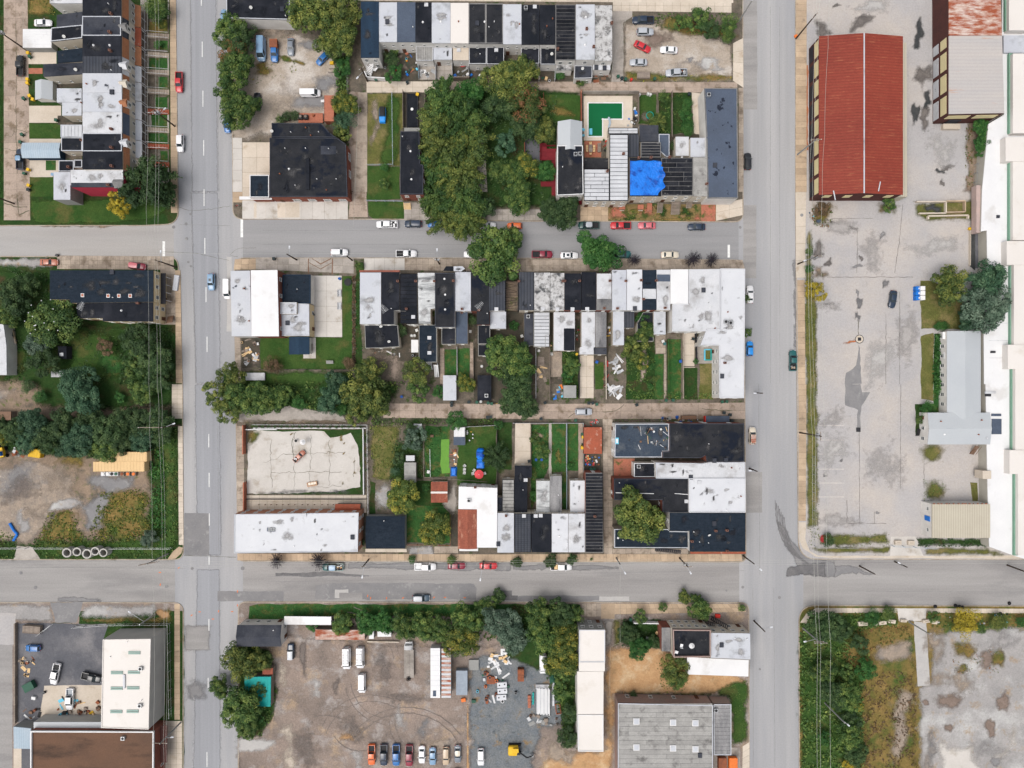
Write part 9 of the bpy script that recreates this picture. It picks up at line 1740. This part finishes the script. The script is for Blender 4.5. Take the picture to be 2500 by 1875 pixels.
V_=[(0,0,.95),(0,0,1.2),(0,0,1.42),(0.02,0,1.52),(.03,0,1.66),(.03,0,1.76),(0,.19,1.42),(.14,.25,1.15),(.32,.22,1.0),(0,-.19,1.42),(-.12,-.26,1.15),(.02,-.27,.92),(0,.1,.9),(.2,.11,.5),(.26,.11,.08),(.42,.11,.04),(0,-.1,.9),(-.14,-.11,.5),(-.42,-.11,.14),(-.3,-.11,.03),(.38,.2,.96),(.07,-.27,.84)]
E_=[(0,1),(1,2),(2,3),(3,4),(4,5),(2,6),(6,7),(7,8),(2,9),(9,10),(10,11),(0,12),(12,13),(13,14),(14,15),(0,16),(16,17),(17,18),(18,19),(8,20),(11,21)]
R_=[.15,.14,.15,.06,.10,.07,.07,.05,.035,.07,.05,.035,.10,.07,.045,.04,.10,.07,.045,.04,.03,.03]
skin_body('body',V_,E_,R_,'skin',pr);skin_body('jacket',[V_[i] for i in (0,1,2,6,7,8,9,10,11)],[(0,1),(1,2),(2,3),(3,4),(4,5),(2,6),(6,7),(7,8)],[.18,.165,.18,.095,.07,.05,.095,.07,.05],'black',pr);skin_body('trousers',[(0,0,.93)]+[V_[i] for i in (12,13,14,16,17,18)],[(0,1),(1,2),(2,3),(0,4),(4,5),(5,6)],[.17,.12,.085,.06,.12,.085,.06],'denim',pr);ob('hair',CONE,'brown',pr,(.02,0,1.7),0,(.115,.11,.12))

for pts in [[(455,575),(455,708)],[(662,575),(660,708)],[(485,575),(560,622),(650,575)],[(460,610),(560,665),(655,612)]]: crack('11',pts,.28,'brown',.3)

r=house('20',(-60,235,95,310),2.2,'brown','wood','small brown hut with a sign coloured box at the left edge','hut',items='',name='hut',door=False);house('10',(500,1330,575,1440),2.4,'blk','wdark','small black hut between the grey-blue tree and the lawn','hut',items='H:530,1402',name='hut',door=False);house('10',(440,1545,545,1598),1.6,'wht2','wood','low pale lumber shed in the garden','shed',door=False,pan=('v',5,'wht2',.08));house('11',(-90,1560,75,1625),1.0,'wht','wgrey','pile of whitish corrugated sheets below the hall lawn','sheet pile',pan=('h',5,'wht2',.1),name='sheet_pile',door=False);house('11',(1615,1582,1730,1800),2.4,'lgy','wgrey','plain grey shed at the end of the first bright lawn','shed',door=False);house('11',(1912,1582,2032,1800),2.5,'blk','wgrey','black roofed hut left of the dark alley tree','hut',name='hut',items='a:1990,1758',door=False);house('22',(445,10,555,120),2.4,'wgrey','wgrey','square flat grey shed beside the sand heap','shed',door=False)
house('11',(1340,1275,1402,1385),1.6,'pure','wgrey','white boiler tank cover beside the skylight wing','tank',name='tank',door=False);house('31',(975,478,1018,545),2.0,'pure','wgrey','upright white tank beside the rust streaked shed','tank',name='tank',door=False);house('31',(1048,478,1168,526),1.8,'pure','wgrey','long white tank beside the upright one','tank',name='tank',door=False);house('31',(1838,725,1924,815),.6,'wgrey','wgrey','grey metal plate stack left of the scrap heap','plate stack',name='plate_stack',door=False);house('31',(1992,872,2066,935),.8,'rust','rust','rust red steel plate in the scrap heap','steel plate',name='steel_plate',door=False)
for k,(x,y) in enumerate([(2125,938),(2128,990),(2120,1045)]):
 X,Y=W(cv('31',x,y),.8);r=thing('water_tank',['top','middle','bottom'][k]+' white caged tank of three beside the scrap heap','water tank',(X,Y,KH),.05,'caged tanks beside the scrap heap');box('tank_body',r,'wht',(0,0,0),(2.6,1.4,1.1));cyl('cap',r,'black',(-.7,0,1.1),.2,.05);cyl('cap',r,'black',(.7,.2,1.1),.2,.05)
for t,x,y,m,w_,lb in [('31',1792,1070,'orange',1.2,'orange tray on the work yard, below the covered boat'),('31',1880,1080,'bg',1.1,'pale green hoop on the gravel edge'),('30',295,1052,'pure',1.1,'white cabinet lying in the asphalt yard'),('30',845,1245,'wht2',1.6,'white chest at the foot of the cream warehouse'),('10',1522,785,'wht',1.3,'long white bench box on the corner pavement'),('21',1398,368,'wht2',2.2,'pale sheet pile at the rear fence of the garden'),('21',1520,447,'brown',.9,'brown planter in the vegetable bed'),('01',268,1025,'wood',1.9,'wooden planter above the black roof'),('01',220,1018,'pure',.9,'white board beside the wooden planter'),('01',578,876,'pure',.9,'white appliance beside the salmon container'),('01',655,545,'yellow',1.0,'yellow ladder piece beside the blue vehicle'),('13',435,250,'sp2',.9,'slate coloured box in the red weeds'),('13',1745,318,'yellow',.9,'yellow block at the loading dock'),('32',1775,345,'red',1.3,'red box on the corner pavement')]:
 X,Y=W(cv(t,x,y),.4);s=cv(t,x,y);r=thing('ground_box',lb,'box',(X,Y,zg(s)+.02),ru(-.2,.2));box('box_body',r,m,(0,0,0),(w_,w_*.75 if 'bench' not in lb else 4.2,.6));box('lid',r,m,(.02,0,.6),(w_*.96,w_*.7 if 'bench' not in lb else 4.1,.05))
